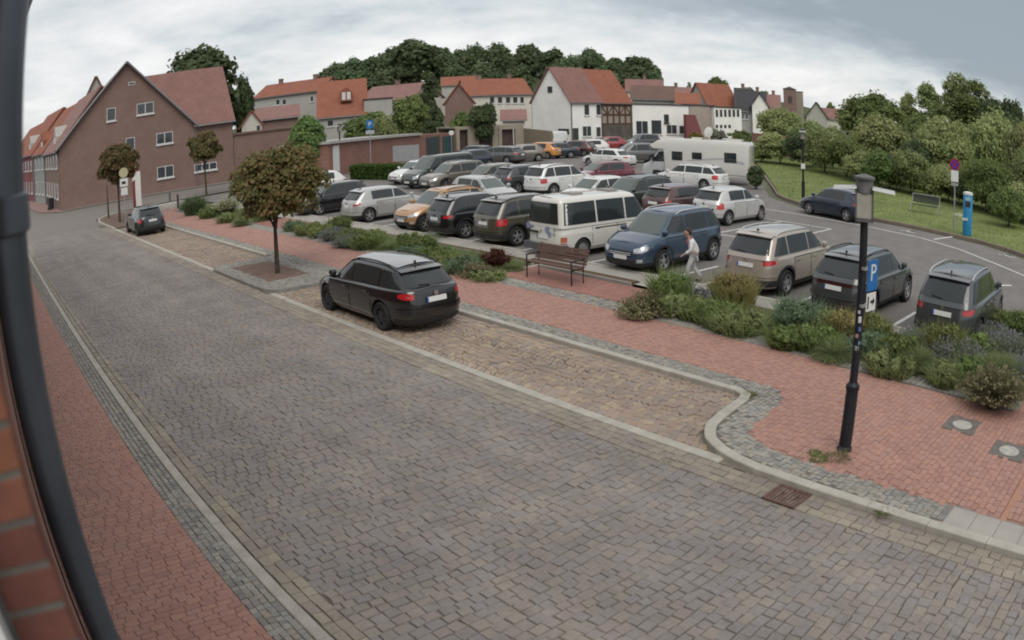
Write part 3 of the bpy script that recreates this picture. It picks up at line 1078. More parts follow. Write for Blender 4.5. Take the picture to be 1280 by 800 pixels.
class Car:
    """vehicle body from measured outlines; +x forward, origin on the ground under the rear axle"""

    def __init__(s, **k):
        d = dict(L=4.3, W=1.78, H=1.48, WB=2.62, RO=.80, clr=.19, kind='hatch', R=.32, paint=None, hood=.60, hoodf=.46, belt=.64, beltr=.67,
                 wsb=.62, wst=1.42, rwb=.10, rwt=.42, n=5.0, cabw=.90, roofw=.70, n2=6.5, rails=False, clad=False, spokes=5, rim=M_rim, solid=False, plate_z=.52,
                 glass=M_glass, tail='wide', doors=2, qw=True, divs=None, detail=2, rooftop=None, trunk=0.0, spoiler=True, badge=True, antenna=True, archf=.035, archr=.07, cpil=.30)
        d.update(k)
        s.__dict__.update(d)
        s.x0, s.x1 = -s.RO, s.L - s.RO
        s.w = s.W / 2
        X1, X0, H = s.x1, s.x0, s.H
        s.xwb = X1 - s.wsb * 1.0 - .35 if s.kind != 'van' else X1 - s.wsb
        s.xwt = s.xwb - (s.wst - s.wsb) if s.kind != 'van' else X1 - s.wst
        s.xrb, s.xrt = X0 + s.rwb + s.trunk, X0 + s.rwt + s.trunk
        s.ztp = [(X0, s.beltr * H), (X0 + s.trunk + .01, s.beltr * H), (s.xwb - .1, s.belt * H), (s.xwb + .05, s.hood * H + .02), (X1 - .30, (s.hood * .35 + s.hoodf * .65) * H), (X1, s.hoodf * H)]
        s.z0 = s.clr

    # lower body ------------------------------------------------
    def zt(s, x):
        return interp(s.ztp, x)

    def body_pt(s, phi, t):
        a = s.x0 + interp(R_T, t) * (1 if s.kind != 'van' else .5)
        b = s.x1 - interp(F_T, t) * (1 if s.kind != 'van' else .8)
        xc, lh = (a + b) / 2, (b - a) / 2
        x = xc + lh * sgp(math.cos(phi), 2 / s.n)
        y = s.w * interp(W_T, t) * sgp(math.sin(phi), 2 / s.n)
        return Vector((x, y, s.z0 + t * (s.zt(x) - s.z0)))

    def body_side(s, x, z, sg, off=0.0):
        t = max(0.0, min(1.0, (z - s.z0) / (s.zt(x) - s.z0)))
        a = s.x0 + interp(R_T, t)
        b = s.x1 - interp(F_T, t)
        xc, lh = (a + b) / 2, (b - a) / 2
        q = max(0.0, 1 - min(1.0, abs((x - xc) / lh)) ** s.n)
        return Vector((x, sg * (s.w * interp(W_T, t) * q ** (1 / s.n) + off), z))

    # cabin -----------------------------------------------------
    def cab(s, q):
        "front x, rear x, half width, z at level q of the cabin"
        zc = s.zcab + q * (s.H - s.zcab)
        qq = min(q, 1.0)
        e = 0.0 if qq < .86 else ((qq - .86) / .14) ** 2
        f = s.xwb + (s.xwt - s.xwb) * (qq ** 1.06) - e * .10
        r = s.xrb + (s.xrt - s.xrb) * (qq ** 1.25) + e * .08
        w = s.w * (s.cabw + (s.roofw - s.cabw) * (qq ** 1.15)) - e * .07
        return f, r, w, zc

    def arch(s, x, q):
        "the roof line falls to the front and, more, to the tail"
        xm = s.xwt * .45 + s.xrt * .55
        d = (x - xm) / ((s.xwt - s.xrt) / 2 + .05)
        return -(s.archf if d > 0 else s.archr) * min(1.6, d * d) * max(0, q) ** 1.5

    def cab_side(s, x, q, sg, off=0.0):
        f, r, w, z = s.cab(q)
        z += s.arch(x, q)
        xc, lh = (f + r) / 2, (f - r) / 2
        k = max(0.0, 1 - min(.999, abs((x - xc) / lh)) ** s.n2)
        return Vector((x, sg * (w * k ** (1 / s.n2) + off), z))

    def cab_end(s, yy, q, front, off=0.0):
        f, r, w, z = s.cab(q)
        xc, lh = (f + r) / 2, (f - r) / 2
        k = (1 - min(.999, abs(yy)) ** s.n2) ** (1 / s.n2)
        X = xc + (lh * k + off) * (1 if front else -1)
        return Vector((X, yy * w, z + s.arch(X, q) + off * .5))

    def make(s, name='parked_car', label='', cat='car', group=None):
        root = thing(name, label, cat, (0, 0, 0), 0, group)
        P = s.paint
        NP = 56
        s.zcab = min(s.zt(x) for x in (s.xrb, (s.xrb + s.xwb) / 2, s.xwb)) - .05
        # body shell
        m = MB()
        phis = [2 * PI * (k + .5) / NP for k in range(NP)]
        # denser at the corners comes free from the superellipse
        rows = [[s.body_pt(p, t) for p in phis] for t in BODYT]
        m.grid(rows, closed=True)
        top = rows[-1]
        # cap: strips between mirrored points, crowned
        half = NP // 2
        capr = []
        for k in range(half):
            a, b = top[k], top[NP - 1 - k]
            row = []
            for f in (0, .12, .3, .5, .7, .88, 1):
                p = a.lerp(b, f)
                p.z += .045 * (1 - (2 * f - 1) ** 2) * min(1, abs(a.y - b.y) / s.W * 1.2)
                row.append(p)
            capr.append(row)
        m.grid(capr)
        bot = rows[0]
        m.add([tuple(p) for p in bot], [tuple(range(NP))[::-1]])
        me = m.mesh('body', [P, M_well])
        bm = bmesh.new()
        bm.from_mesh(me)
        bmesh.ops.remove_doubles(bm, verts=bm.verts, dist=.0008)
        bmesh.ops.recalc_face_normals(bm, faces=bm.faces)
        bm.to_mesh(me)
        bm.free()
        body = bpy.data.objects.new('body', me)
        COL.objects.link(body)
        # wheel arches
        cm = MB()
        for x in (0, s.WB):
            for sg in (-1, 1):
                cm.lathe([(s.R * 1.17, sg * (s.w - .30)), (s.R * 1.17, sg * (s.w + .1))] if sg > 0 else [(s.R * 1.17, sg * (s.w + .1)), (s.R * 1.17, sg * (s.w - .30))], 28, axis='y', c=(x, 0, s.R * 1.02))
        cme = cm.mesh('cutter', [M_well])
        bm = bmesh.new()
        bm.from_mesh(cme)
        bmesh.ops.recalc_face_normals(bm, faces=bm.faces)
        bm.to_mesh(cme)
        bm.free()
        cme.materials.clear(); cme.materials.append(P); cme.materials.append(M_well)
        cme.polygons.foreach_set('material_index', [1] * len(cme.polygons))
        cut = bpy.data.objects.new('cutter', cme)
        COL.objects.link(cut)
        md = body.modifiers.new('b', 'BOOLEAN')
        md.operation = 'DIFFERENCE'
        md.object = cut
        md.solver = 'EXACT'
        dg = bpy.context.evaluated_depsgraph_get()
        nm = bpy.data.meshes.new_from_object(body.evaluated_get(dg))
        body.modifiers.clear()
        if len(nm.polygons) > 50:
            body.data = nm
        bpy.data.objects.remove(cut)
        body.data.shade_smooth()
        body.data.set_sharp_from_angle(angle=rad(38))
        body.parent = root
        # cabin
        m = MB()
        n2 = s.n2
        NQ = 48

        def cring(q):
            f, r, w, z = s.cab(q)
            xc, lh = (f + r) / 2, (f - r) / 2
            return [Vector((xc + lh * sgp(math.cos(a), 2 / n2), w * sgp(math.sin(a), 2 / n2), z + s.arch(xc + lh * sgp(math.cos(a), 2 / n2), q))) for a in [2 * PI * (k + .5) / NQ for k in range(NQ)]]
        qs = [0, .2, .4, .6, .75, .86, .93, .98, 1.0]
        R_ = [cring(q) for q in qs]
        m.grid(R_, closed=True)
        tp = R_[-1]
        cr = []
        for k in range(NQ // 2):
            a, b = tp[k], tp[NQ - 1 - k]
            row = []
            for f in (0, .15, .35, .5, .65, .85, 1):
                p = a.lerp(b, f)
                p.z += .035 * (1 - (2 * f - 1) ** 2) * min(1, abs(a.y - b.y) / s.W * 1.6)
                row.append(p)
            cr.append(row)
        m.grid(cr)
        me = m.mesh('cabin', P)
        bm = bmesh.new(); bm.from_mesh(me)
        bmesh.ops.remove_doubles(bm, verts=bm.verts, dist=.0008)
        bmesh.ops.recalc_face_normals(bm, faces=bm.faces)
        bm.to_mesh(me); bm.free()
        me.shade_smooth(); me.set_sharp_from_angle(angle=rad(40))
        link(bpy.data.objects.new('roof', me), root)
        if s.rooftop:  # thin sheet over the roof that carries a painted sky sheen
            m = MB()
            f, r, w, z = s.cab(1.0)
            rows = []
            for i in range(9):
                x = r + .04 + (f - r - .08) * i / 8
                rows.append([Vector((x, w * .93 * yy, s.H + .042 * (1 - abs(yy) ** 2) + .004 + s.arch(x, 1.0))) for yy in (-1, -.6, -.2, .2, .6, 1)])
            m.grid(rows)
            m.build('roof_sheen', s.rooftop, root, 40)
        # windscreen and rear window
        def endpatch(nm, front, q0, q1, yw, mat, off=.008):
            m = MB()
            rows = []
            for i in range(7):
                q = q0 + (q1 - q0) * i / 6
                rows.append([s.cab_end(yw * (2 * j / 10 - 1), q, front, off) for j in range(11)])
            m.grid(rows)
            return m.build(nm, mat, root, 60)
        qb = (s.zt(s.xwb) - s.zcab + .03) / (s.H - s.zcab)
        qr = (s.zt(s.xrb) - s.zcab + .05) / (s.H - s.zcab)
        endpatch('windscreen', True, qb, .90, .90, M_ws)
        if s.glass is not None:
            endpatch('rear_window', False, qr + .02, .84, .84 if s.kind != 'van' else .80, s.glass)
        # side windows
        def sidepatch(nm, xa, xb, q0, q1, sg, mat, off=.006, lean=(0, 0)):
            m = MB()
            rows = []
            for i in range(6):
                q = q0 + (q1 - q0) * i / 5
                a, b = xa(q), xb(q)
                rows.append([s.cab_side(a + (b - a) * j / 6, q, sg, off) for j in range(7)])
            m.grid(rows)
            return m.build(nm, mat, root, 60)
        pil = .13 if s.kind != 'van' else .10
        fa = lambda q: s.cab(q)[0] - pil - .02
        ra = lambda q: s.cab(q)[1] + (s.cpil if s.kind != 'van' else .16)
        divs = s.divs if s.divs is not None else ([s.WB * .53, .20] if s.kind != 'sedan' else [s.WB * .53])
        for sg in (-1, 1):
            edges = [fa] + [(lambda q, d=d: d) for d in divs] + [ra]
            for i in range(len(edges) - 1):
                g1 = edges[i] if i == 0 else (lambda q, e=edges[i]: e(q) - .035)
                g0 = edges[i + 1] if i == len(edges) - 2 else (lambda q, e=edges[i + 1]: e(q) + .035)
                qa = (s.zt(s.WB * .4) - s.zcab + .045) / (s.H - s.zcab)
                qz = .85
                if g1(qz) - g0(qz) < .08:
                    continue
                gm = s.glass if s.glass is not None or i == 0 else None
                if gm is None:
                    if i > 0:
                        continue
                sidepatch('side_window', g0, g1, qa, qz, sg, gm or M_glass)
            # doors: skins a little proud, with their handles
            if s.detail >= 1:
                dd = [(s.WB * .53, s.xwb - .12)] + ([(.40, s.WB * .53 - .02)] if s.doors > 1 else [])
                for (xa, xb) in dd:
                    m = MB()
                    rows = []
                    for i in range(6):
                        z = s.z0 + .10 + (s.zt((xa + xb) / 2) - .07 - s.z0 - .10) * i / 5
                        rows.append([s.body_side(xa + .012 + (xb - xa - .024) * j / 6, z, sg, .007) for j in range(7)])
                    m.grid(rows)
                    dob = m.build('door', P, root, 60)
                    m = MB()
                    rows = []
                    for i in range(6):
                        z = s.z0 + .085 + (s.zt((xa + xb) / 2) - .052 - s.z0 - .085) * i / 5
                        rows.append([s.body_side(xa - .003 + (xb - xa + .006) * j / 6, z, sg, .0035) for j in range(7)])
                    m.grid(rows)
                    m.build('door_gap', M_well, dob, 60)
                    m = MB()
                    hx = xa + .14
                    hz = s.zt(hx) - .14
                    c = s.body_side(hx, hz, sg, .025)
                    m.box(c.x - .02, c.x + .17, c.y - .014, c.y + .014, c.z - .014, c.z + .014)
                    m.build('door_handle', P if s.kind != 'van' else M_trim, dob)
            # mirrors
            mx = s.xwb - .18
            mz = s.zt(mx) + .09
            mp = s.cab_side(mx, .12, sg, .12)
            m = MB()
            m.lathe([(.02, -.10), (.075, -.08), (.085, 0), (.08, .07), (.03, .095)], 10, axis='y', c=(mp.x, mp.y, mz))
            m.build('side_mirror', s.mirror if hasattr(s, 'mirror') else P, root, 50)
            # wheels
            for x in (0, s.WB):
                ty, ri, bk = wheel_meshes(s.R, .215, s.spokes, s.rim, s.solid)
                o = link(bpy.data.objects.new('wheel', ty), root)
                o.location = (x, sg * (s.w - .12), s.R)
                if sg < 0:
                    o.rotation_euler = (0, 0, PI)
                link(bpy.data.objects.new('rim', ri), o)
                link(bpy.data.objects.new('hub', bk), o)
                if s.clad:
                    m = MB()
                    rows = []
                    for a in range(15):
                        an = rad(-6 + 192 * a / 14)
                        row = []
                        for rr in (1.16, 1.36):
                            px_, pz_ = x + s.R * rr * math.cos(an), s.R * 1.02 + s.R * rr * math.sin(an)
                            row.append(s.body_side(px_, max(pz_, s.z0), sg, .012))
                        rows.append(row)
                    m.grid(rows)
                    m.build('arch_trim', M_trim, root, 60)
        # lamps
        def bpatch(nm, p0, p1, t0, t1, mat, off=.008, nu=9, nv=5, parent=None, tilt=0.0, wedge=0.0):
            m = MB()
            rows = []
            for j in range(nv):
                row = []
                for i in range(nu):
                    f = i / (nu - 1)
                    tt = (t0 + t1) / 2 + (t1 - t0) * (j / (nv - 1) - .5) * (1 - wedge * (1 - math.sin(PI * min(1, .25 + f * .6)))) + tilt * f
                    ph = p0 + (p1 - p0) * f
                    p = s.body_pt(ph, tt)
                    e = .02
                    du = s.body_pt(ph + e, tt) - s.body_pt(ph - e, tt)
                    dv = s.body_pt(ph, min(1, tt + e)) - s.body_pt(ph, tt - e)
                    nn = du.cross(dv)
                    if nn.length > 0:
                        nn.normalize()
                        if nn.dot(Vector((p.x - (s.x0 + s.x1) / 2, p.y, 0))) < 0:
                            nn = -nn
                    row.append(p + nn * off)
                rows.append(row)
            m.grid(rows)
            return m.build(nm, mat, parent or root, 60)
        for sg in (-1, 1):
            if s.kind == 'van':
                bpatch('headlight', sg * rad(10), sg * rad(42), .60, .86, M_head)
            else:
                bpatch('headlight', sg * rad(11), sg * rad(46), .64, .86, M_head, tilt=.05, wedge=.8)
            bpatch('fog_light', sg * rad(20), sg * rad(34), .26, .40, M_head if s.detail > 1 else M_trim)
            if s.tail == 'wide':
                bpatch('taillight', PI - sg * rad(17), PI - sg * rad(48), .74, .91, M_tail, tilt=.03, wedge=.9)
            elif s.tail == 'low':
                bpatch('taillight', PI - sg * rad(30), PI - sg * rad(50), .33, .60, M_tailw)
            elif s.tail == 'tall':
                bpatch('taillight', PI - sg * rad(26), PI - sg * rad(54), .62, .94, M_tail, wedge=.5)
            elif s.tail == 'dark':
                bpatch('taillight', PI - sg * rad(8), PI - sg * rad(46), .78, .90, simple('smoked_lamp', (.035, .01, .01), .2, 0, 1, coat=1))
            if s.rails:
                m = MB()
                f, r, w, z = s.cab(.93)
                pts = [Vector((r + .12 + (f - r - .35) * i / 8, sg * (w - .03), z + .040 + .03 * math.sin(PI * i / 8) ** .5 + s.arch(r + .12 + (f - r - .35) * i / 8, 1.0))) for i in range(9)]
                pts[0].z -= .04
                pts[-1].z -= .04
                m.tube(pts, .018, 6)
                m.build('roof_rail', s.rails if not isinstance(s.rails, bool) else M_roofrail, root, 60)
        if s.tail == 'bar':
            bpatch('taillight', PI - rad(46), PI + rad(46), .80, .90, simple('smoked_lamp', (.035, .01, .01), .2, 0, 1, coat=1), nu=17)
        # grille, bumpers, sills
        gr = bpatch('grille', -rad(9), rad(9), .50 if s.kind != 'van' else .62, .74 if s.kind != 'van' else .80, M_trim, .006, nu=9)
        m = MB()
        for k in range(2):
            rows = [s.body_pt(a, (.58 if s.kind != 'van' else .68) + .07 * k) + Vector((.018, 0, 0)) for a in [rad(-7 + 14 * i / 6) for i in range(7)]]
            m.tube(rows, .010, 4)
        m.build('grille_bar', M_chrome if s.badge else M_trim, gr)
        bpatch('air_intake', -rad(17), rad(17), .20, .36, M_trim, .006)
        tcl = .30 if s.clad else .20
        bpatch('front_bumper_trim', -rad(60), rad(60), .0, .15 if not s.clad else .20, M_trim, .006, nu=21, nv=4)
        bpatch('rear_bumper_trim', PI - rad(60), PI + rad(60), .0, tcl, M_trim, .006, nu=21, nv=4)
        if s.clad:
            for sg in (-1, 1):
                m = MB()
                rows = []
                for i in range(4):
                    z = s.z0 + .02 + .11 * i / 3
                    rows.append([s.body_side(.40 + (s.WB - .80) * j / 7, z, sg, .012) for j in range(8)])
                m.grid(rows)
                m.build('sill_trim', M_trim, root, 60)
        # bumper step
        if s.detail >= 1:
            bs = bpatch('rear_bumper', PI - rad(52), PI + rad(52), .40, .50 if s.kind != 'van' else .38, P, .035, nu=21, nv=3)
        # number plates
        for end in ((-1, 1) if s.detail >= 1 else (-1,)):
            if end < 0:
                z = s.plate_z * s.H
                tt = (z - s.z0) / (s.zt(s.x0 + .05) - s.z0)
                p = s.body_pt(PI, tt)
                sl_ = s.body_pt(PI, min(1, tt + .05)) - s.body_pt(PI, tt - .05)
                an = math.atan2(sl_.x, sl_.z)
            else:
                z = .30 * s.H if s.kind != 'van' else .22 * s.H
                tt = (z - s.z0) / (s.zt(s.x1 - .05) - s.z0)
                p = s.body_pt(0, tt)
                an = 0
            T = Matrix.Translation((p.x + end * .018, 0, z)) @ Matrix.Rotation(an, 4, 'Y')
            m = MB()
            m.box(-.006, .006, -.26, .26, -.056, .056, T=T)
            pl = m.build('number_plate', M_plate, root)
            m = MB()
            yb = .26 * (1 if end < 0 else -1)
            m.box(-.0075, .0075, min(yb, yb * .83), max(yb, yb * .83), -.054, .054, T=T)
            m.build('plate_band', M_blue, pl)
        # tailgate skin, wiper, badge, spoiler, antenna
        if s.detail >= 2 and s.kind != 'sedan':
            p = s.body_pt(PI, .86)
            if s.badge:
                m = MB()
                m.lathe([(.055, 0), (.055, .012), (.04, .016)], 14, axis='x', c=(p.x - .03, 0, p.z))
                m.build('badge', M_chrome, root, 30)
            a, b = s.cab_end(.05, qr + .05, False, .02), s.cab_end(.42, qr + .10, False, .02)
            m = MB()
            m.tube([a, b], .012, 5)
            m.build('rear_wiper', M_trim, root)
        if s.spoiler and s.kind in ('hatch', 'suv', 'estate'):
            m = MB()
            f, r, w, z = s.cab(.90)
            rows = []
            for (dx, dz) in ((.16, .07), (.02, .058), (-.10, .03), (-.10, .012), (.02, -.01)):
                rows.append([Vector((r + dx + .05 * abs(yy) ** 3, yy * w * .90, z + dz - .02 * abs(yy) ** 2 + s.arch(r, .95))) for yy in (-1, -.7, -.35, 0, .35, .7, 1)])
            m.grid(rows)
            m.build('rear_spoiler', s.spoilermat if hasattr(s, 'spoilermat') else P, root, 40)
        if s.antenna and s.detail >= 1 and s.kind != 'van':
            m = MB()
            xr = s.xrt + .22
            zr = s.H + .025 + s.arch(xr, 1.0)
            m.add([(xr - .10, -.02, zr), (xr - .10, .02, zr), (xr + .07, 0, zr), (xr - .09, 0, zr + .075)], [(0, 1, 2), (0, 3, 1), (1, 3, 2), (0, 2, 3)])
            m.build('antenna', M_trim, root)
        s.root = root
        return root


def place(root, x, y, yaw, label=None, group=None):
    root.location = (x, y, root.location.z)
    root.rotation_euler = (0, 0, rad(yaw))
    if label:
        root['label'] = label
    if group:
        root['group'] = group
    return root


LZ = 0.024
GL = 'vehicles in the car park'


def car(x, y, yaw, label, z=LZ, group=GL, name='parked_car', cat='car', **k):
    c = Car(**k)
    r = c.make(name, label, cat, group)
    r.location = (x, y, z)
    r.rotation_euler = (0, 0, rad(yaw))
    return c


# paints
PB = paint_mat('paint_black', (0.006, 0.006, 0.007), 0.0, .22)
PBD = paint_mat('paint_dark_green', (0.018, 0.030, 0.028), 0.2, .3)
PW = paint_mat('paint_white', (0.62, 0.62, 0.60), 0.0, .35)
PWV = paint_mat('paint_cream_white', (0.60, 0.59, 0.54), 0.0, .4)
PSIL = paint_mat('paint_silver', (0.42, 0.42, 0.41), 0.35)
PSIL2 = paint_mat('paint_light_silver', (0.52, 0.52, 0.50), 0.3)
PBEI = paint_mat('paint_beige', (0.36, 0.315, 0.27), 0.35)
PGRY = paint_mat('paint_grey', (0.10, 0.10, 0.10), 0.35)
PGRY2 = paint_mat('paint_dark_grey', (0.060, 0.065, 0.068), 0.35)
POLI = paint_mat('paint_olive', (0.085, 0.075, 0.055), 0.35)
PBLU = paint_mat('paint_blue', (0.035, 0.062, 0.105), 0.35)
PNAV = paint_mat('paint_navy', (0.02, 0.03, 0.05), 0.3)
PORA = paint_mat('paint_copper_orange', (0.42, 0.23, 0.10), 0.3)
PORB = paint_mat('paint_bright_orange', (0.55, 0.25, 0.07), 0.2)
PRED = paint_mat('paint_dark_red', (0.13, 0.016, 0.028), 0.3)
PREDB = paint_mat('paint_red', (0.26, 0.03, 0.035), 0.2)
PMAR = paint_mat('paint_brown_red', (0.085, 0.040, 0.038), 0.35)
PTAUPE = paint_mat('paint_taupe', (0.17, 0.15, 0.125), 0.35)
PGRN = paint_mat('paint_green_grey', (0.05, 0.06, 0.052), 0.35)
M_skyroof = simple('grey_roof', (0.22, 0.22, 0.23), 0.3, 0.04, 2, metal=0.2, coat=1.0)  # grey gloss standing in for the sky mirrored in a black roof

SUV = dict(cpil=.24, kind='suv', L=4.44, W=1.83, H=1.67, WB=2.62, RO=.86, clr=.22, R=.35, clad=True, rails=True, belt=.625, beltr=.64, hood=.62, hoodf=.50, wsb=.62, wst=1.36, rwb=.05, rwt=.50, plate_z=.50)
HAT = dict(kind='hatch', L=4.22, W=1.78, H=1.48, WB=2.58, RO=.74, R=.32, rwb=.05, rwt=.62, cpil=.34)
EST = dict(kind='estate', L=4.56, W=1.82, H=1.455, WB=2.65, RO=1.0, R=.33, belt=.625, beltr=.68, rwb=.07, rwt=.66, divs=[1.40, .18], archr=.10, roofw=.66, cpil=.18)
SED = dict(kind='sedan', L=4.6, W=1.76, H=1.42, WB=2.66, RO=1.0, R=.32, trunk=.62, rwb=.0, rwt=.55, belt=.63, beltr=.66, spoiler=False)

# -- on the street
c = car(9.94, 15.40, 90, 'black estate car with painted sky sheen on its roof in the cobbled bay beside the street tree', z=.035, group=None, rooftop=M_skyroof, paint=PB, rim=M_rimd, spokes=7, **{**EST, 'rails': M_trim})
c = car(9.80, 40.4, 90, 'small dark green hatchback parked at the far end of the cobbled bay by the corner', z=.035, group=None, paint=PBD, rim=M_rimd, **{**HAT, 'L': 3.9, 'WB': 2.5, 'H': 1.46, 'W': 1.70, 'RO': .70, 'tail': 'tall'})
# -- front row, right to left
car(17.51, 5.21, 1, 'dark grey SUV with silver roof rails, rightmost car of the front row', paint=PGRY2, **{**SUV})
car(17.92, 8.51, -1, 'dark grey crossover behind the blue parking sign', paint=PGRY2, badge=False, **{**SUV, 'L': 4.3, 'H': 1.55, 'W': 1.78, 'rails': M_trim, 'WB': 2.6, 'RO': .80, 'tail': 'bar', 'rwt': .60})
car(18.39, 11.50, 0, 'beige metallic SUV with silver roof rails in the front row, left of the crossover', paint=PBEI, **{**SUV})
car(20.84, 15.80, 182, 'blue SUV with its bonnet towards the street, right of the cream white minibus', paint=PBLU, **{**SUV, 'L': 4.52, 'WB': 2.69, 'H': 1.69})
# white minibus
v = Car(kind='van', L=4.75, W=1.84, H=1.94, archf=.02, archr=.01, WB=2.92, RO=.92, clr=.24, R=.31, paint=PWV, hood=.56, hoodf=.42, belt=.545, beltr=.545, wsb=.62, wst=1.28, rwb=.02, rwt=.10, cabw=.985, roofw=.84, n=7, n2=9, tail='low', divs=[1.93, .62], plate_z=.36, rim=M_rim, solid=True, badge=False, clad=False, spoiler=False)
vr = v.make('minibus', 'cream white minibus with dark windows and blue flower prints on its tailgate', 'minibus', GL)
vr.location = (18.18, 19.0, LZ)
vr.rotation_euler = (0, 0, rad(-2.5))
M_fl = simple('flower_print', (0.25, 0.27, 0.40), 0.5, 0.2, 10)
M_fl2 = simple('flower_print_green', (0.33, 0.36, 0.26), 0.5, 0.2, 10)
for i, (yy, z, r, mm) in enumerate(((.72, 1.00, .11, M_fl), (.52, .98, .06, M_fl), (-.22, .93, .12, M_fl), (-.34, .80, .09, M_fl), (-.30, 1.03, .05, M_fl), (-.56, .98, .06, M_fl2), (-.55, .82, .05, M_fl2), (.08, .88, .05, M_fl2))):
    m = MB()
    for k in range(5):
        a = 2 * PI * k / 5
        cx, cz = yy + math.cos(a) * r * .55, z + math.sin(a) * r * .55
        tt = (cz - v.z0) / (v.zt(v.x0 + .05) - v.z0)
        xx = v.body_pt(PI, tt).x - .012 - .001 * k
        m.add([(xx, cx + math.cos(b) * r * .5, cz + math.sin(b) * r * .5) for b in [2 * PI * j / 8 for j in range(8)]], [tuple(range(8))])
    m.build('flower_print', mm, vr)
m = MB()
p = v.body_pt(PI, .3)
m.box(v.x0 - .045, v.x0 - .02, .16, .62, .80, .87)
m.build('tailgate_handle', M_trim, vr)
m = MB()
c0 = v.body_side(1.2, .95, -1, .02)
m.box(.55, 1.95, c0.y - .008, c0.y + .008, .90, .94)
m.build('door_rail', simple('rail_brown', (.16, .13, .10), .6, 0), vr)
for xx, sx in ((.1, .34), (1.7, .36)):
    m = MB(); m.box(xx, xx + sx * 1.3, -.33, .05 + .2, v.H + .03, v.H + .075)
    o = m.build('roof_vent', simple('vent_grey', (.25, .24, .22), .6, .1, 6), vr)
m = MB(); m.box(v.x0 - .05, v.x0 + .3, -v.w + .02, v.w - .02, .26, .48)
m.build('rear_bumper', simple('bumper_grey', (.09, .09, .10), .6, .1, 6), vr)

car(18.15, 22.15, 0, 'dark olive brown SUV directly left of the white minibus', paint=POLI, **{**SUV, 'L': 4.34, 'W': 1.80, 'rails': M_trim, 'tail': 'tall', 'H': 1.66})
car(18.0, 24.85, -1, 'black SUV with silver roof rails between the orange car and the olive brown one', paint=PB, **{**SUV, 'L': 4.2, 'W': 1.76, 'H': 1.56, 'R': .33})
car(20.6, 27.55, 181, 'copper orange crossover with its bonnet towards the planting', paint=PORA, **{**SUV, 'L': 4.10, 'WB': 2.6, 'W': 1.80, 'H': 1.58, 'R': .33, 'rails': M_trim})
car(18.09, 32.06, 0, 'silver hatchback seen from behind, left of the copper orange crossover', paint=PSIL, **{**HAT, 'H': 1.47, 'tail': 'wide', 'doors': 2})
car(20.5, 36.85, 181, 'black hatchback half hidden by the street tree, leftmost of the front row', paint=PB, **{**HAT, 'L': 4.3, 'H': 1.48})
# -- second row
car(27.52, 19.72, 0, 'silver hatchback with large red tail lamps, rightmost of the second row', paint=PSIL2, **{**HAT, 'H': 1.515, 'W': 1.76, 'WB': 2.6, 'L': 4.24, 'tail': 'tall'})
car(26.9, 22.0, 1, 'dark brown red hatchback showing its rear, next to the silver hatchback of the second row', paint=PMAR, **{**HAT, 'L': 4.3, 'H': 1.45, 'rwt': .60})
car(29.4, 24.5, 180, 'dark grey green estate with its bonnet forward, behind the front of the white minibus', paint=PGRN, rails=M_trim, **{**{k: v_ for k, v_ in SUV.items() if k != 'rails'}, 'H': 1.60})
car(29.5, 27.0, 180, 'white saloon facing the camera behind the roof of the white minibus', paint=PW, **{**SED})
car(29.2, 32.1, 0, 'white SUV with dark roof rails and square red tail lamps in the second row', paint=PW, **{**SUV, 'L': 4.32, 'W': 1.82, 'H': 1.66, 'rails': M_trim, 'tail': 'tall', 'clad': False})
car(29.0, 34.7, 0, 'very dark car squeezed in left of the white SUV', paint=PGRY2, **{**HAT, 'H': 1.52})
car(30.9, 37.0, 181, 'silver grey hatchback with a pale windscreen, second left of the white SUV', paint=PTAUPE, **{**HAT, 'H': 1.50})
car(30.2, 39.5, 181, 'silver grey SUV with its bonnet forward between the dark van and the pale hatchback', paint=PTAUPE, **{**SUV, 'H': 1.62})
vv = Car(kind='van', L=4.95, W=1.90, H=1.96, archf=.03, archr=.02, WB=3.0, RO=.98, clr=.22, R=.34, paint=PGRN, hood=.56, hoodf=.44, belt=.56, beltr=.56, wsb=.85, wst=1.70, rwb=.02, rwt=.12, cabw=.975, roofw=.83, n=6, n2=8, tail='tall', divs=[1.9, .6], spoiler=False, clad=False)
r_ = vv.make('passenger_van', 'dark grey green passenger van with its sloping bonnet forward in the second row', 'van', GL)
place(r_, 31.0, 42.2, 184)
r_.location.z = LZ
car(31.6, 45.6, 184, 'white car mostly behind the dark grey green van', paint=PW, **{**HAT})
# -- driving up the aisle
car(24.6, 32.6, 268, 'silver car rolling along the aisle behind the black SUV', paint=PSIL, **{**HAT, 'W': 1.75, 'H': 1.46})
# -- beyond the second row
car(36.6, 33.2, 168, 'dark red hatchback crossing the aisle behind the white saloon', paint=PRED, **{**HAT, 'H': 1.46})
car(38.75, 27.9, 96, 'white estate with upright red tail lamps in front of the motorhome', paint=PW, **{**EST, 'L': 4.75, 'H': 1.47, 'tail': 'tall', 'rails': True})
car(34.44, 15.89, 77, 'black small hatchback driving past the lawn', name='moving_car', paint=PNAV, **{**HAT, 'WB': 2.51, 'L': 4.15, 'H': 1.45})
car(46.85, 42.29, 96.5, 'white saloon standing alone in the middle aisle', paint=PW, **{**SED})
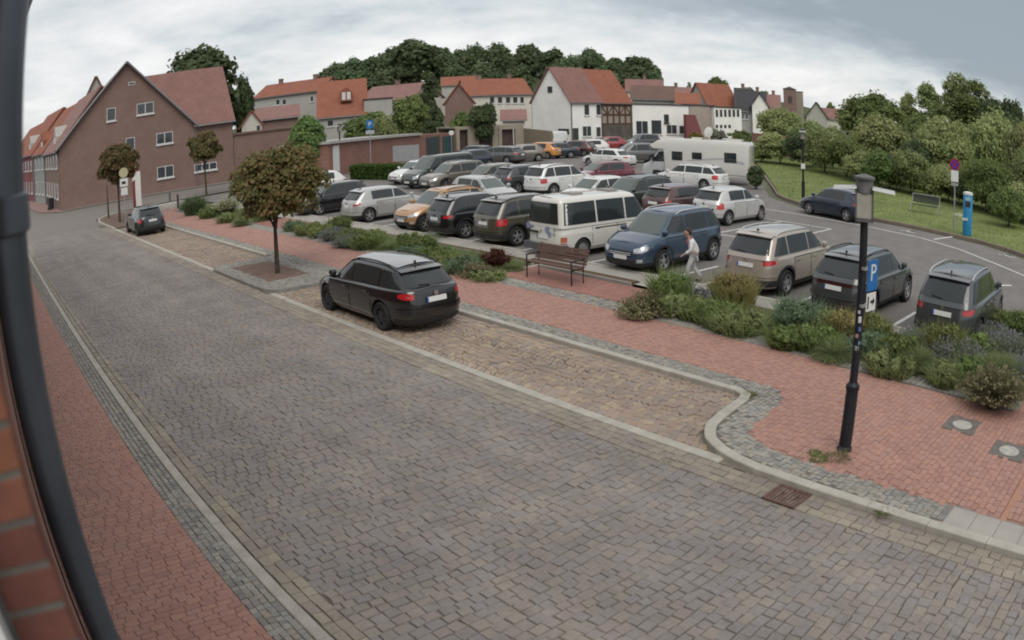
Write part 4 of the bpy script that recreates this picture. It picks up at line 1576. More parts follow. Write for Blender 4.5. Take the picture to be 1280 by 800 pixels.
# far vehicles, small in the picture
FAR = [
    (607, 203.5, 106, PGRY2, HAT, 'dark hatchback at the left end of the far row before the grey garages'),
    (641, 205, 106, PGRY, EST, 'dark grey estate second from the left in the far row'),
    (671, 202, 150, PTAUPE, HAT, 'greyish brown hatchback in the far row just before the orange car'),
    (691, 199, 104, PORB, HAT, 'bright orange car in the far row below the white delivery van'),
    (711, 198, 150, PNAV, SED, 'dark blue saloon in the far row, right of the orange car'),
    (735, 196, 110, PMAR, HAT, 'dark brownish hatchback between the dark blue saloon and the small white car'),
    (752, 193.5, 150, PW, HAT, 'small white hatchback in the far row behind the white saloon'),
    (774, 188.5, 150, PREDB, HAT, 'red hatchback in the far row in front of the half timbered house'),
    (812, 204, 150, PGRY, SUV, 'dark grey SUV between the white saloon and the motorhome'),
    (815, 186, 165, PGRY2, SUV, 'dark grey green car in front of the white flat roofed building'),
    (921, 190, 160, PSIL2, HAT, 'white car just showing over the motorhome roof'),
    (959, 198, 160, PW, HAT, 'white hatchback parked beside the lawn right of the motorhome'),
    (417, 243, 178, PW, HAT, 'white car behind the black hatchback near the clipped hedge'),
    (604, 210, 178, PNAV, HAT, 'bluish car showing only its roof behind the silver grey SUV'),
    (362, 243, 178, PSIL2, HAT, 'pale car glimpsed through the crown of the street tree'),
]
for (fx, fy, yaw, pn, base, lab) in FAR:
    x, y = G(fx, fy)
    d = math.hypot(x, y)
    k = dict(base)
    if 'rails' in k:
        k['rails'] = False
    k['clad'] = False
    off = 1.2
    car(x + off * x / d * .5, y + off * y / d * .5, yaw, lab, paint=pn, detail=0, **k)
x, y = G(699, 184)
kg = Car(kind='van', L=4.2, W=1.80, H=1.82, WB=2.7, RO=.75, clr=.2, R=.32, paint=PW, hood=.57, hoodf=.45, belt=.57, beltr=.57, wsb=.85, wst=1.50, rwb=.02, rwt=.10, cabw=.97, roofw=.86, n=6, n2=9, tail='tall', divs=[1.75], glass=None, spoiler=False, detail=0, badge=False)
r_ = kg.make('delivery_van', 'small white delivery van in front of the garden wall beside the white house', 'van', GL)
place(r_, x + .8, y + .8, 182)
r_.location.z = LZ

# motorhome ---------------------------------------------------------
mh = thing('motorhome', 'long cream white motorhome with a round satellite dish on its roof', 'motorhome', (*(AT(874, 200, 52.5).xy - 1.5 * Vector((math.cos(rad(113)), math.sin(rad(113))))), LZ), rad(113), GL)
PMH = paint_mat('paint_motorhome', (0.60, 0.59, 0.55), 0.0, .4)
PCAB = paint_mat('paint_motorhome_cab', (0.50, 0.51, 0.52), 0.2, .35)


def prism(prof, hw, name, mat, parent, bev=0.03, smooth=35, y0=None, y1=None):
    "side profile (x, z) pushed out to the half width, with a small bevel"
    a = -hw if y0 is None else y0
    b = hw if y1 is None else y1
    n = len(prof)
    m = MB()
    m.add([(x, a, z) for x, z in prof] + [(x, b, z) for x, z in prof], [tuple(range(n))[::-1], tuple(range(n, 2 * n))] + [(k, (k + 1) % n, n + (k + 1) % n, n + k) for k in range(n)])
    me = m.mesh(name, mat)
    bm = bmesh.new()
    bm.from_mesh(me)
    bmesh.ops.recalc_face_normals(bm, faces=bm.faces)
    if bev:
        bmesh.ops.bevel(bm, geom=list(bm.edges), offset=bev, segments=2, profile=.6, affect='EDGES', clamp_overlap=True)
    bm.to_mesh(me)
    bm.free()
    me.shade_smooth()
    me.set_sharp_from_angle(angle=rad(smooth))
    return link(bpy.data.objects.new(name, me), parent)


prism([(-2.05, .55), (-2.1, 2.55), (-1.95, 2.78), (3.2, 2.80), (4.0, 2.66), (4.55, 2.32), (4.35, 2.12), (3.62, 2.08), (3.5, .45), (.55, .45), (.5, .85), (-.5, .85), (-.55, .45)], 1.12, 'living_body', PMH, mh, .05)
prism([(3.5, .40), (3.5, 2.08), (3.95, 2.05), (4.62, 1.22), (5.0, 1.08), (5.12, .75), (5.1, .32), (4.45, .32), (4.4, .70), (3.65, .70), (3.6, .34)], .98, 'cab', PCAB, mh, .05)
for sg in (-1, 1):
    m = MB()
    y = sg * 1.0
    m.add([(3.62, y, 1.28), (4.42, y, 1.28), (3.98, y, 1.92), (3.62, y, 1.96)], [(0, 1, 2, 3)])
    m.build('side_window', M_glass, mh)
    for (a, b, z0, z1) in ((2.35, 3.05, 1.42, 1.98), (1.05, 1.70, 1.55, 1.98), (-1.25, -.45, 1.45, 2.08)):
        m = MB(); m.box(a, b, min(sg * 1.125, sg * 1.15), max(sg * 1.125, sg * 1.15), z0, z1)
        f = m.build('window', M_trim, mh)
        m = MB(); m.box(a + .04, b - .04, min(sg * 1.152, sg * 1.158), max(sg * 1.152, sg * 1.158), z0 + .04, z1 - .04)
        m.build('pane', M_glass, f)
    m = MB(); m.box(-1.9, 3.4, min(sg * 1.124, sg * 1.132), max(sg * 1.124, sg * 1.132), .62, .68)
    m.build('trim_strip', simple('mh_grey', (.25, .25, .26), .5, 0), mh)
    m = MB()
    m.add([(-1.7, sg * 1.128, 1.35), (-.2, sg * 1.128, 1.62), (1.8, sg * 1.128, 1.40), (2.2, sg * 1.128, 1.44), (-.2, sg * 1.128, 1.72), (-1.8, sg * 1.128, 1.52)], [(0, 1, 4, 5), (1, 2, 3, 4)])
    m.build('stripe', simple('mh_stripe', (.36, .36, .37), .5, 0), mh)
    m = MB(); m.box(4.98, 5.12, sg * .62 - .2, sg * .62 + .2, .78, 1.0)
    m.build('headlight', M_head, mh)
    m = MB(); m.box(-2.13, -2.09, sg * .98 - .06, sg * .98 + .06, .75, 1.25)
    m.build('taillight', M_tail, mh)
    for x in (0, 4.02):
        ty, ri, bk = wheel_meshes(.34, .215, 5, M_rim, True)
        o = link(bpy.data.objects.new('wheel', ty), mh)
        o.location = (x, sg * .95, .34)
        if sg < 0:
            o.rotation_euler = (0, 0, PI)
        link(bpy.data.objects.new('rim', ri), o)
    m = MB(); m.box(4.25, 4.4, min(sg * 1.0, sg * 1.2), max(sg * 1.0, sg * 1.2), 1.35, 1.65)
    m.build('side_mirror', M_trim, mh)
m = MB(); m.add([(4.60, -.86, 1.27), (4.60, .86, 1.27), (4.02, .80, 2.03), (4.02, -.80, 2.03)], [(0, 1, 2, 3)])
m.build('windscreen', M_ws, mh)
m = MB(); m.box(5.10, 5.14, -.42, .42, .55, .95); m.build('grille', M_trim, mh)
m = MB(); m.box(-2.13, -2.10, -.26, .26, .70, .81); m.build('number_plate', M_plate, mh)
m = MB(); m.box(1.2, 1.9, -.35, .35, 2.80, 2.92); m.build('roof_hatch', PMH, mh)
m = MB(); m.box(-1.5, -.5, -.4, .4, 2.79, 2.95); m.build('roof_box', PMH, mh)
sd = MB()
sd.lathe([(.02, -.02), (.22, .0), (.36, .07), (.35, .085), (.2, .02)], 20, cap=False)
T = Matrix.Translation((.75, .15, 3.28)) @ Matrix.Rotation(rad(70), 4, 'Y') @ Matrix.Rotation(rad(40), 4, 'X')
sd.v = [tuple(T @ Vector(v)) for v in sd.v]
sd.tube([(.75, .15, 2.8), (.75, .15, 3.28)], .03, 6)
sd.build('satellite_dish', PMH, mh, 40)

# ================================================================== BUILDINGS
R_ORA = tile_mat('roof_orange', [(0.296, 0.116, 0.073), (0.247, 0.093, 0.059), (0.128, 0.051, 0.035)])
R_RED = tile_mat('roof_red', [(0.235, 0.130, 0.114), (0.213, 0.115, 0.100), (0.147, 0.073, 0.061)])
R_PINK = tile_mat('roof_pink', [(0.261, 0.148, 0.128), (0.234, 0.129, 0.113), (0.153, 0.089, 0.081)])
R_GRY = tile_mat('roof_slate', [(0.07, 0.07, 0.075), (0.055, 0.055, 0.06), (0.03, 0.03, 0.03)])
R_BRN = tile_mat('roof_brown', [(0.17, 0.105, 0.085), (0.14, 0.09, 0.07), (0.08, 0.05, 0.045)])
W_BRK = tile_mat('wall_brick', [(0.205, 0.122, 0.102), (0.182, 0.108, 0.092), (0.20, 0.155, 0.135)], .25, .078, 'brick')
W_BRK2 = tile_mat('wall_brick_red', [(0.27, 0.125, 0.095), (0.22, 0.10, 0.08), (0.2, 0.14, 0.12)], .25, .078, 'brick')
W_WHI = plaster_mat('plaster_white', (0.80, 0.785, 0.75))
W_CRE = plaster_mat('plaster_cream', (0.60, 0.57, 0.51))
W_GRY = plaster_mat('plaster_grey', (0.38, 0.37, 0.345))
W_GRN = plaster_mat('plaster_grey_green', (0.27, 0.285, 0.27))
W_BEI = plaster_mat('plaster_beige', (0.29, 0.255, 0.205))
W_DRK = plaster_mat('plaster_dark_red', (0.20, 0.075, 0.075))
M_frw = simple('frame_white', (0.58, 0.58, 0.57), .5, .04, 4)
M_frd = simple('frame_dark', (0.06, 0.055, 0.05), .6, .1, 4)
M_wg = glass_mat('house_glass', (0.045, 0.052, 0.058), .08)
M_gutter = simple('zinc', (0.20, 0.205, 0.215), .5, .12, 4, metal=.4)
M_beam = simple('oak_beam', (0.085, 0.045, 0.035), .8, .2, 6)


def window(root, T, u, z, w, h, mul=1, frame=None, sill=True, cross=False):
    "u, z = lower left corner on the wall; T maps (u, out, z)"
    frame = frame or M_frw
    m = MB()
    t = .052
    d0, d1 = -.045, .0
    m.box(u, u + w, d0, d1, z, z + t, T=T)
    m.box(u, u + w, d0, d1, z + h - t, z + h, T=T)
    m.box(u, u + t, d0, d1, z + t, z + h - t, T=T)
    m.box(u + w - t, u + w, d0, d1, z + t, z + h - t, T=T)
    for k in range(1, mul):
        c = u + w * k / mul
        m.box(c - t * .7, c + t * .7, d0, d1, z + t, z + h - t, T=T)
    if cross:
        m.box(u + t, u + w - t, d0 + .004, d1, z + h * .68, z + h * .68 + t * .6, T=T)
    f = m.build('window', frame, root)
    for k in range(mul):
        m = MB()
        a, b = u + w * k / mul + t * .7, u + w * (k + 1) / mul - t * .7
        m.box(a, b, -.022, -.004, z + t, z + h - t, T=T)
        m.build('pane', M_wg, f)
    if sill:
        m = MB(); m.box(u - .08, u + w + .08, -.14, 0, z - .13, z - .01, T=T)
        m.build('sill', frame, f)
    return f


def house(name, label, cat, A, B, depth, eave, ridge, mode, wall, roof, over=.25, base=0.0, group=None, ry=None, gutter=True):
    A, B = Vector((A[0], A[1], 0)), Vector((B[0], B[1], 0))
    L = (B - A).length
    an = math.atan2(B.y - A.y, B.x - A.x)
    r = thing(name, label, cat, (A.x, A.y, base), an, group)
    m = MB()
    if mode == 'side':
        yr = depth / 2 if ry is None else ry
        vs = [(0, 0, 0), (L, 0, 0), (L, depth, 0), (0, depth, 0), (0, 0, eave), (L, 0, eave), (L, depth, eave), (0, depth, eave), (0, yr, ridge - .05), (L, yr, ridge - .05)]
        fs = [(0, 1, 5, 4), (1, 2, 6, 9, 5), (2, 3, 7, 6), (3, 0, 4, 8, 7)]
    elif mode == 'front':
        xr = L / 2 if ry is None else ry
        vs = [(0, 0, 0), (L, 0, 0), (L, depth, 0), (0, depth, 0), (0, 0, eave), (L, 0, eave), (L, depth, eave), (0, depth, eave), (xr, 0, ridge - .05), (xr, depth, ridge - .05)]
        fs = [(0, 1, 5, 8, 4), (1, 2, 6, 5), (2, 3, 7, 9, 6), (3, 0, 4, 7)]
    else:
        vs = [(0, 0, 0), (L, 0, 0), (L, depth, 0), (0, depth, 0), (0, 0, eave), (L, 0, eave), (L, depth, eave), (0, depth, eave)]
        fs = [(0, 1, 5, 4), (1, 2, 6, 5), (2, 3, 7, 6), (3, 0, 4, 7), (4, 5, 6, 7)]
    m.add(vs, fs)
    w = m.build('wall', wall, r)
    uv_box(w)
    m = MB()
    th = .16

    def slab(p):
        p = [Vector(q) for q in p]
        n = (p[1] - p[0]).cross(p[3] - p[0]).normalized()
        if n.z < 0:
            n = -n
        m.add([tuple(q) for q in p] + [tuple(q + n * th) for q in p], [(3, 2, 1, 0), (4, 5, 6, 7), (0, 1, 5, 4), (1, 2, 6, 5), (2, 3, 7, 6), (3, 0, 4, 7)])
    o = over
    if mode == 'side':
        yr = depth / 2 if ry is None else ry
        s1, s2 = (ridge - eave) / yr, (ridge - eave) / (depth - yr)
        slab([(-o, -o, eave - o * s1), (L + o, -o, eave - o * s1), (L + o, yr, ridge), (-o, yr, ridge)])
        slab([(-o, yr, ridge - .01), (L + o, yr, ridge - .01), (L + o, depth + o, eave - o * s2), (-o, depth + o, eave - o * s2)])
    elif mode == 'front':
        xr = L / 2 if ry is None else ry
        s1, s2 = (ridge - eave) / xr, (ridge - eave) / (L - xr)
        slab([(-o, -o, eave - o * s1), (xr, -o, ridge), (xr, depth, ridge), (-o, depth, eave - o * s1)])
        slab([(xr, -o, ridge - .01), (L + o, -o, eave - o * s2), (L + o, depth, eave - o * s2), (xr, depth, ridge - .01)])
    else:
        m.box(-o * .5, L + o * .5, -o * .5, depth + o * .5, eave + .01, eave + .18)
    rf = m.build('roof', roof, r)
    uv_box(rf)
    if gutter and mode == 'side':
        m = MB()
        m.tube([(-o, -o - .05, eave - o * s1 + .02), (L + o, -o - .05, eave - o * s1 + .02)], .07, 6)
        m.build('gutter', M_gutter, r)
    r['L'] = L
    return r, L, Matrix.Identity(4)


def pxwin(r, A, B, rc, mul=1, **kw):
    "window from a picture rectangle on the wall through A, B"
    A, B = Vector((A[0], A[1], 0)), Vector((B[0], B[1], 0))
    d = (B - A).normalized()
    x0, y0, x1, y1 = rc
    p = ONW(x0, (y0 + y1) / 2, A, B)
    q = ONW(x1, (y0 + y1) / 2, A, B)
    t = ONW((x0 + x1) / 2, y0, A, B)
    b = ONW((x0 + x1) / 2, y1, A, B)
    u0 = (Vector((p.x, p.y, 0)) - A).dot(d)
    u1 = (Vector((q.x, q.y, 0)) - A).dot(d)
    z0 = b.z - r.location.z
    return window(r, Matrix.Identity(4), u0, z0, u1 - u0, t.z - b.z, mul, **kw)


# the brick house on the left ---------------------------------------
A0, B0 = (7.95, 69.6), (21.5, 68.4)
r1, L1, _ = house('brick_house', 'big reddish brick house with a steep gable and a lower wing on its right', 'house', A0, B0, 15, 5.75, 12.25, 'front', W_BRK, R_RED, over=.35)
for rc, mul in (((133.5, 135, 144.5, 151), 1), ((171, 128.5, 192, 142.5), 2), ((157.5, 172, 168.5, 187), 1), ((195.5, 165.5, 216, 179.5), 2), ((196.5, 207.5, 217, 222), 2), ((240, 202, 272, 212), 3)):
    if rc[0] < 239:
        pxwin(r1, A0, B0, rc, mul)
pxwin(r1, A0, B0, (160.5, 102.5, 169, 106.5), 1, sill=False)
m = MB()
for (a, b) in (((-.35, 5.45), (L1 / 2, 12.42)), ((L1 / 2, 12.42), (L1 + .35, 5.45))):
    m.tube([(a[0], -.42, a[1]), (b[0], -.42, b[1])], .10, 5)
m.build('barge_board', M_gutter, r1)
# lower wing, its ridge parallel to the front
d = (Vector(B0) - Vector(A0)).normalized()
A1 = (B0[0] + d.x * .0, B0[1] + d.y * .0)
B1 = (A1[0] + d.x * 3.75, A1[1] + d.y * 3.75)
mW = MB()
Lw = 3.75
mW.add([(L1, .02, 0), (L1 + Lw, .02, 0), (L1 + Lw, 9, 0), (L1, 9, 0), (L1, .02, 5.75), (L1 + Lw, .02, 5.75), (L1 + Lw, 9, 5.75), (L1, 9, 5.75), (L1, 4.5, 10.9), (L1 + Lw, 4.5, 10.9)], [(0, 1, 5, 4), (1, 2, 6, 9, 5), (2, 3, 7, 6)])
wg = mW.build('wing_wall', W_BRK, r1); uv_box(wg)
mW = MB()
mW.add([(L1 - 5.5, 4.5, 11.05), (L1 + Lw + .2, 4.5, 11.05), (L1 + Lw + .2, -.3, 5.5), (L1 - .1, -.3, 5.5), (L1 - .1, -.3, 5.65), (L1 + Lw + .2, -.3, 5.65), (L1 + Lw + .2, 4.5, 11.2), (L1 - 5.5, 4.5, 11.2)], [(0, 1, 2, 3), (4, 5, 6, 7), (2, 3, 4, 5), (1, 2, 5, 6), (0, 7, 6, 1)])
mW.add([(L1 - 5.5, 4.52, 11.2), (L1 + Lw + .2, 4.52, 11.2), (L1 + Lw + .2, 9.2, 5.6), (L1 - 5.5, 9.2, 5.6)], [(0, 1, 2, 3)])
wr = mW.build('wing_roof', R_RED, r1); uv_box(wr)
m = MB(); m.tube([(L1 - .1, -.38, 5.52), (L1 + Lw + .2, -.38, 5.52)], .08, 6); m.build('gutter', M_gutter, r1)
m = MB(); m.tube([(L1 + .1, -.1, .2), (L1 + .1, -.1, 5.4)], .05, 6); m.build('downpipe', M_gutter, r1)
pxwin(r1, A0, B0, (243, 204, 271, 213), 3)
m = MB(); m.box(2.6, 4.4, -.06, .02, .2, .2 + .02); 

# narrow pavement along its foot
poly([(7.6, 69.0), (21.6, 67.6), (27.5, 66.8), (27.5, 68.6), (21.5, 69.0), (8.0, 70.6)], 0.075, 'house_pavement', M_conc, kind='structure')
poly([(5.9, 74), (7.6, 69.0), (8.0, 70.6), (7.8, 84), (6.6, 112), (4.6, 112)], 0.07, 'corner_pavement', simple('pinkish_paving', (0.26, 0.17, 0.15), .9, .12, 3), kind='structure')

# wall of brick to the right of it, behind the street tree
A2, B2 = (25.2, 68.3), (33.5, 66.8)
r2, L2, _ = house('brick_outbuilding', 'long low brown brick outbuilding behind the round street tree', 'building', A2, B2, 5, 4.2, 4.3, 'flat', W_BRK, R_BRN, over=.3)

# row of houses down the narrow street, far left
row = [((7.9, 85.5), (7.92, 70.2), 9, 5.6, 10.6, W_BRK, R_PINK, 'brick row house with a grey dormer directly behind the big gabled house'),
       ((7.2, 95.0), (7.85, 85.6), 9, 5.8, 10.4, W_GRN, R_ORA, 'grey green plastered row house with orange tiles in the narrow street'),
       ((6.2, 108.0), (7.15, 95.1), 9, 6.0, 10.8, W_DRK, R_ORA, 'dark red row house with orange tiles in the narrow street'),
       ((4.6, 126.0), (6.15, 108.1), 9, 5.6, 10.2, W_GRY, R_ORA, 'grey row house at the far end of the narrow street')]
for i, (a, b, dp, ev, rg, wm, rm, lab) in enumerate(row):
    h, L, _ = house('row_house', lab, 'house', a, b, dp, ev, rg, 'side', wm, rm, group='row houses in the narrow street')
    k = 0
    u = 1.2
    while u + 1.2 < L:
        window(h, Matrix.Identity(4), u, 1.1, 1.0, 1.35)
        window(h, Matrix.Identity(4), u, 3.9, 1.0, 1.25)
        u += 2.9
    # dormer
    m = MB()
    cx = L * .55
    m.add([(cx - 1.1, .4, ev), (cx + 1.1, .4, ev), (cx + 1.1, .4, ev + 1.3), (cx, .4, ev + 2.3), (cx - 1.1, .4, ev + 1.3), (cx - 1.1, 3.4, ev + 1.3), (cx, 3.6, ev + 2.3), (cx + 1.1, 3.4, ev + 1.3)], [(0, 1, 2, 3, 4), (4, 3, 6, 5), (3, 2, 7, 6), (0, 4, 5), (1, 7, 2)])
    dm = m.build('dormer', rm if i % 2 else W_GRY, h)
    uv_box(dm)
    m = MB(); m.box(cx - .5, cx + .5, .36, .41, ev + .3, ev + 1.2); m.build('window', M_frw, dm)
    m = MB(); m.box(-.12, .12, -.16, -.04, 0.1, ev - .2); m.build('downpipe', M_gutter, h)
# second gabled house behind
pa, pb = AT(84, 150, 84), AT(156, 150, 84)
house('gabled_house', 'gabled house with a brown roof peeking over the left slope of the big brick house', 'house', (pa.x, pa.y), (pb.x, pb.y), 12, 6.2, AT(119, 96, 84).z, 'front', W_GRY, R_BRN)
# wheelie bins at the corner of the narrow street
for (bx, by, lab, c) in ((64, 263, 'dark wheelie bin on the corner before the brick row house', (0.03, 0.03, 0.035)), (59, 248, 'yellow and dark bin further into the narrow street', (0.22, 0.16, 0.05))):
    gx, gy = G(bx, by)
    t = thing('wheelie_bin', lab, 'bin', (gx, gy, .08), .3, 'bins on the corner')
    prism([(-.25, 0.06), (.25, .06), (.31, 1.0), (-.29, 1.0)], .27, 'bin_body', simple('bin_%d' % bx, c, .5, .1, 6), t, .02)
    prism([(-.33, 1.0), (.34, 1.0), (.30, 1.10), (-.33, 1.08)], .30, 'lid', simple('bin_lid', (.04, .04, .045), .5, .1, 6), t, .015)
    for sg in (-1, 1):
        m = MB(); m.lathe([(.09, -.03), (.09, .03)], 12, axis='y', c=(-.25, sg * .24, .09)); m.build('wheel', M_tyre, t)


def town(name, label, x0, x1, D, ye, yr, mode, wall, roof, depth=9, D2=None, wins=(), cat='house', base=0.0, ry=None, chim=0, over=.3, group='houses of the old town'):
    D2 = D2 or D
    a, b = AT(x0, ye, D), AT(x1, ye, D2)
    xm = (x0 + x1) / 2
    ev = AT(xm, ye, (D + D2) / 2).z - base
    rg = AT(xm, yr, (D + D2) / 2 + (depth / 2 if mode == 'side' else 0)).z - base if yr is not None else ev
    A, B = (a.x, a.y), (b.x, b.y)
    h, L, _ = house(name, label, cat, A, B, depth, ev, rg, mode, wall, roof, base=base, ry=ry, over=over, group=group)
    for w in wins:
        rc = w[:4]
        pxwin(h, A, B, rc, w[4] if len(w) > 4 else 1, frame=(w[5] if len(w) > 5 else None))
    rfo = [c for c in h.children if c.name.startswith('roof')][0]
    for k in range(chim):
        m = MB()
        cx = L * (k + .5) / chim + random.uniform(-.5, .5)
        yy = depth / 2
        m.box(cx - .3, cx + .3, yy - .3, yy + .3, rg - .8, rg + .9)
        m.box(cx - .36, cx + .36, yy - .36, yy + .36, rg + .75, rg + .85)
        m.build('chimney', W_BRK2, rfo)
    return h, A, B, L, ev, rg


# hillside the town climbs
def hill(name, cx, cy, rx, ry, rot, h, mat, n=40):
    m = MB()
    rows = []
    c, s = math.cos(rot), math.sin(rot)
    for i in range(n + 1):
        row = []
        for j in range(n + 1):
            u, v = (i / n * 2 - 1) * 1.0, (j / n * 2 - 1) * 1.0
            r = math.hypot(u, v)
            z = h * max(0, math.cos(min(r, 1) * PI) * .5 + .5) - 0.2
            x, y = u * rx, v * ry
            row.append((cx + x * c - y * s, cy + x * s + y * c, z))
        rows.append(row)
    m.grid(rows)
    o = m.build(name, mat, None, 60)
    o['kind'] = 'structure'
    return o


hc = AT(610, 110, 345)
M_hill = simple('hill_grass', (0.06, 0.075, 0.03), .95, .25, .05)
hill('wooded_hill', hc.x, hc.y, 165, 90, -rad(40), 19, M_hill)
hc2 = AT(900, 120, 330)
hill('low_hill', hc2.x, hc2.y, 110, 60, -rad(50), 11, M_hill)
TR = random.Random(5)
OM = M_frd
town('terrace_house', 'pale grey house with a long orange roof, left of the town', 318, 398, 130, 118, 104, 'side', W_GRY, R_ORA, 9, 124, wins=[(345, 124, 350, 131), (353, 124, 358, 131), (388, 120, 392, 127)], chim=2)
town('small_house', 'small house with an orange gable roof and a white front, above the brown outbuilding', 302, 327, 92, 156, 139, 'front', W_CRE, R_ORA, 8, wins=[(321, 157, 325, 163, 1, OM)])
town('barn', 'low barn with a faded pink tiled roof behind the light green tree', 318, 373, 105, 148, 134, 'side', W_BRK, R_PINK, 8)
hh = town('town_house', 'tall house with a big orange roof and an arched dormer', 398, 458, 112, 144, 101, 'side', W_GRY, R_ORA, 12, wins=[(409, 150, 417, 158)], chim=0)
m = MB()
dl = hh[3]
m.add([(dl * .46, 1.2, 7.0), (dl * .72, 1.2, 7.0), (dl * .72, 1.2, 8.3), (dl * .66, 1.2, 8.75), (dl * .59, 1.2, 8.95), (dl * .52, 1.2, 8.75), (dl * .46, 1.2, 8.3), (dl * .46, 4.5, 8.3), (dl * .59, 5.0, 8.95), (dl * .72, 4.5, 8.3)], [(0, 1, 2, 3, 4, 5, 6), (6, 5, 4, 8, 7), (4, 3, 2, 9, 8), (0, 6, 7), (1, 9, 2)])
dm = m.build('dormer', R_ORA, hh[0]); uv_box(dm)
pxd = [(dl * .50, dl * .575), (dl * .605, dl * .68)]
for a, b in pxd:
    m = MB(); m.box(a, b, 1.12, 1.18, 7.2, 8.3); m.build('window', M_frw, dm)
town('terrace_house', 'house with a pink tiled roof between the big orange roof and the dark conifer', 447, 514, 128, 126, 108, 'side', W_CRE, R_PINK, 9, 122, wins=[(462, 116 + 13, 470, 133), (478, 129, 486, 133)], chim=1)
town('flat_annex', 'low annex with white balcony edges below the pink roofed house', 455, 490, 112, 124, None, 'flat', W_GRY, R_GRY, 6, cat='building')
town('brick_gable_house', 'house with a bare brick gable right of the dark conifer', 556, 592, 118, 128, 105, 'front', W_BRK, R_ORA, 9)
town('terrace_house', 'long house with an orange roof above a row of windows, left of the white house', 586, 664, 135, 118, 99, 'side', W_CRE, R_ORA, 10, 138, wins=[(612, 121, 618, 129), (622, 121, 628, 129), (632, 121, 638, 129), (641, 121, 647, 129), (650, 121, 655, 129)], chim=2)
town('shed', 'small shed with a pink sloping roof next to the garages', 628, 656, 98, 150, 138, 'side', W_CRE, R_PINK, 6, cat='shed')
town('terrace_house', 'distant house with an orange roof on the slope below the wood', 552, 600, 190, 106, 96, 'side', W_GRY, R_ORA, 9, base=3)
# behind the half timbered house
DP = 118.0
town('terrace_house', 'house with a faded red roof just above the white flat roofed building', 783, 828, 150, 114, 100, 'side', W_CRE, R_RED, 9, chim=1)
town('terrace_house', 'brown roofed house half behind the garden trees right of the half timbered house', 790, 842, 128, 124, 108, 'side', W_GRY, R_BRN, 9)
town('terrace_house', 'house with a pinkish roof left of the steep orange roof', 838, 880, 140, 126, 110, 'side', W_CRE, R_PINK, 9, chim=2)
town('terrace_house', 'low house with a bright orange roof left of the steep orange roof', 846, 874, 122, 130, 117, 'side', W_CRE, R_ORA, 7)
h = town('steep_roof_house', 'house with a very steep orange roof and a grey gable', 887, 925, DP + 15, 136, 106, 'side', W_GRY, R_ORA, 7, DP + 19)
for k, (x0, x1, lab) in enumerate(((920, 940, 'house with a slate roof and a white front right of the steep orange roof'), (939, 957, 'house with a slate roof and pale gable, second from the steep orange roof'), (955, 975, 'grey terrace house before the brick church tower'))):
    town('slate_house', lab, x0, x1, 132 + 4 * k, 138, 111 + 4 * k, 'side', (W_GRY, W_CRE, W_GRN)[k], (R_GRY, R_GRY, R_PINK)[k], 9,
         wins=[(x0 + 2, 142, x0 + 5, 149), (x0 + 7, 142, x0 + 10, 149), (x0 + 12, 142, x0 + 15, 149)], chim=1)
town('pale_gable_house', 'pale house with a light triangular gable among the slate roofs', 940, 960, 131, 132, 117, 'front', W_WHI, R_GRY, 7)
town('grey_gable_house', 'grey gabled house half hidden behind the willows', 1008, 1034, 130, 146, 128, 'front', W_GRY, R_GRY, 9)
town('red_house', 'dark red roofed house between the church tower and the tall willow', 1020, 1050, 150, 148, 136, 'side', W_CRE, R_RED, 8)
# church tower
a, b = AT(980.5, 150, 230), AT(996.5, 150, 230)
tw = thing('church_tower', 'square brick church tower rising over the trees', 'tower', (a.x, a.y, 0), math.atan2(b.y - a.y, b.x - a.x))
Lt = math.hypot(b.x - a.x, b.y - a.y)
zt_ = AT(988, 112, 230).z
m = MB(); m.box(0, Lt, 0, Lt, 0, zt_); w = m.build('wall', W_BRK, tw); uv_box(w)
m = MB(); m.box(-.08, Lt + .08, -.08, Lt + .08, zt_, zt_ + .3); m.add([(.3, .3, zt_ + .3), (Lt - .3, .3, zt_ + .3), (Lt - .3, Lt - .3, zt_ + .3), (.3, Lt - .3, zt_ + .3), (Lt / 2, Lt / 2, zt_ + 1.0)], [(0, 1, 4), (1, 2, 4), (2, 3, 4), (3, 0, 4)])
m.build('roof', M_frd, tw)
m = MB(); m.box(Lt * .35, Lt * .65, -.08, 0, zt_ - 4, zt_ - 2); m.build('belfry_opening', M_frd, tw)
a, b = AT(996.5, 150, 238), AT(1005, 150, 238)
house('tower_annex', 'pale grey tower block standing right behind the brick church tower', 'tower', (a.x, a.y), (b.x, b.y), 3, AT(1000, 115, 238).z, 0, 'flat', W_BEI, M_frd)

# the white house and the half timbered one --------------------------
C0 = Vector((*G(714.3, 177.5), 0))
rr = AT(714.3, 126.5, C0.length)
# walls follow the directions of the street grid
fa = Vector((1, -.08, 0)).normalized()
gd = Vector((-.10, 1, 0)).normalized()
Bf = ONW(751.5, 150, C0, C0 + fa)
Bf2 = ONW(789, 150, C0, C0 + fa)
Ag = ONW(655.5, 150, C0, C0 + gd)
ev = rr.z
rp = ONW(680.5, 84.5, C0, C0 + gd).z
dep = (Vector((Ag.x, Ag.y, 0)) - C0).length
h, L, _ = house('white_house', 'white house with a windowless gable and a red roof', 'house', C0, (Bf.x, Bf.y), dep, ev, rp, 'side', W_WHI, R_RED, over=.25)
for rc, mul in (((730, 130.5, 736.5, 144), 1), ((745, 130.5, 751, 144), 1), ((728, 157.5, 739, 170.5), 2), ((745, 158.5, 751, 171), 1)):
    pxwin(h, C0, Bf, rc, mul)
dr = pxwin(h, C0, Bf, (716, 160, 723, 175), 1, frame=M_frd, sill=False)
dr.name = 'door'
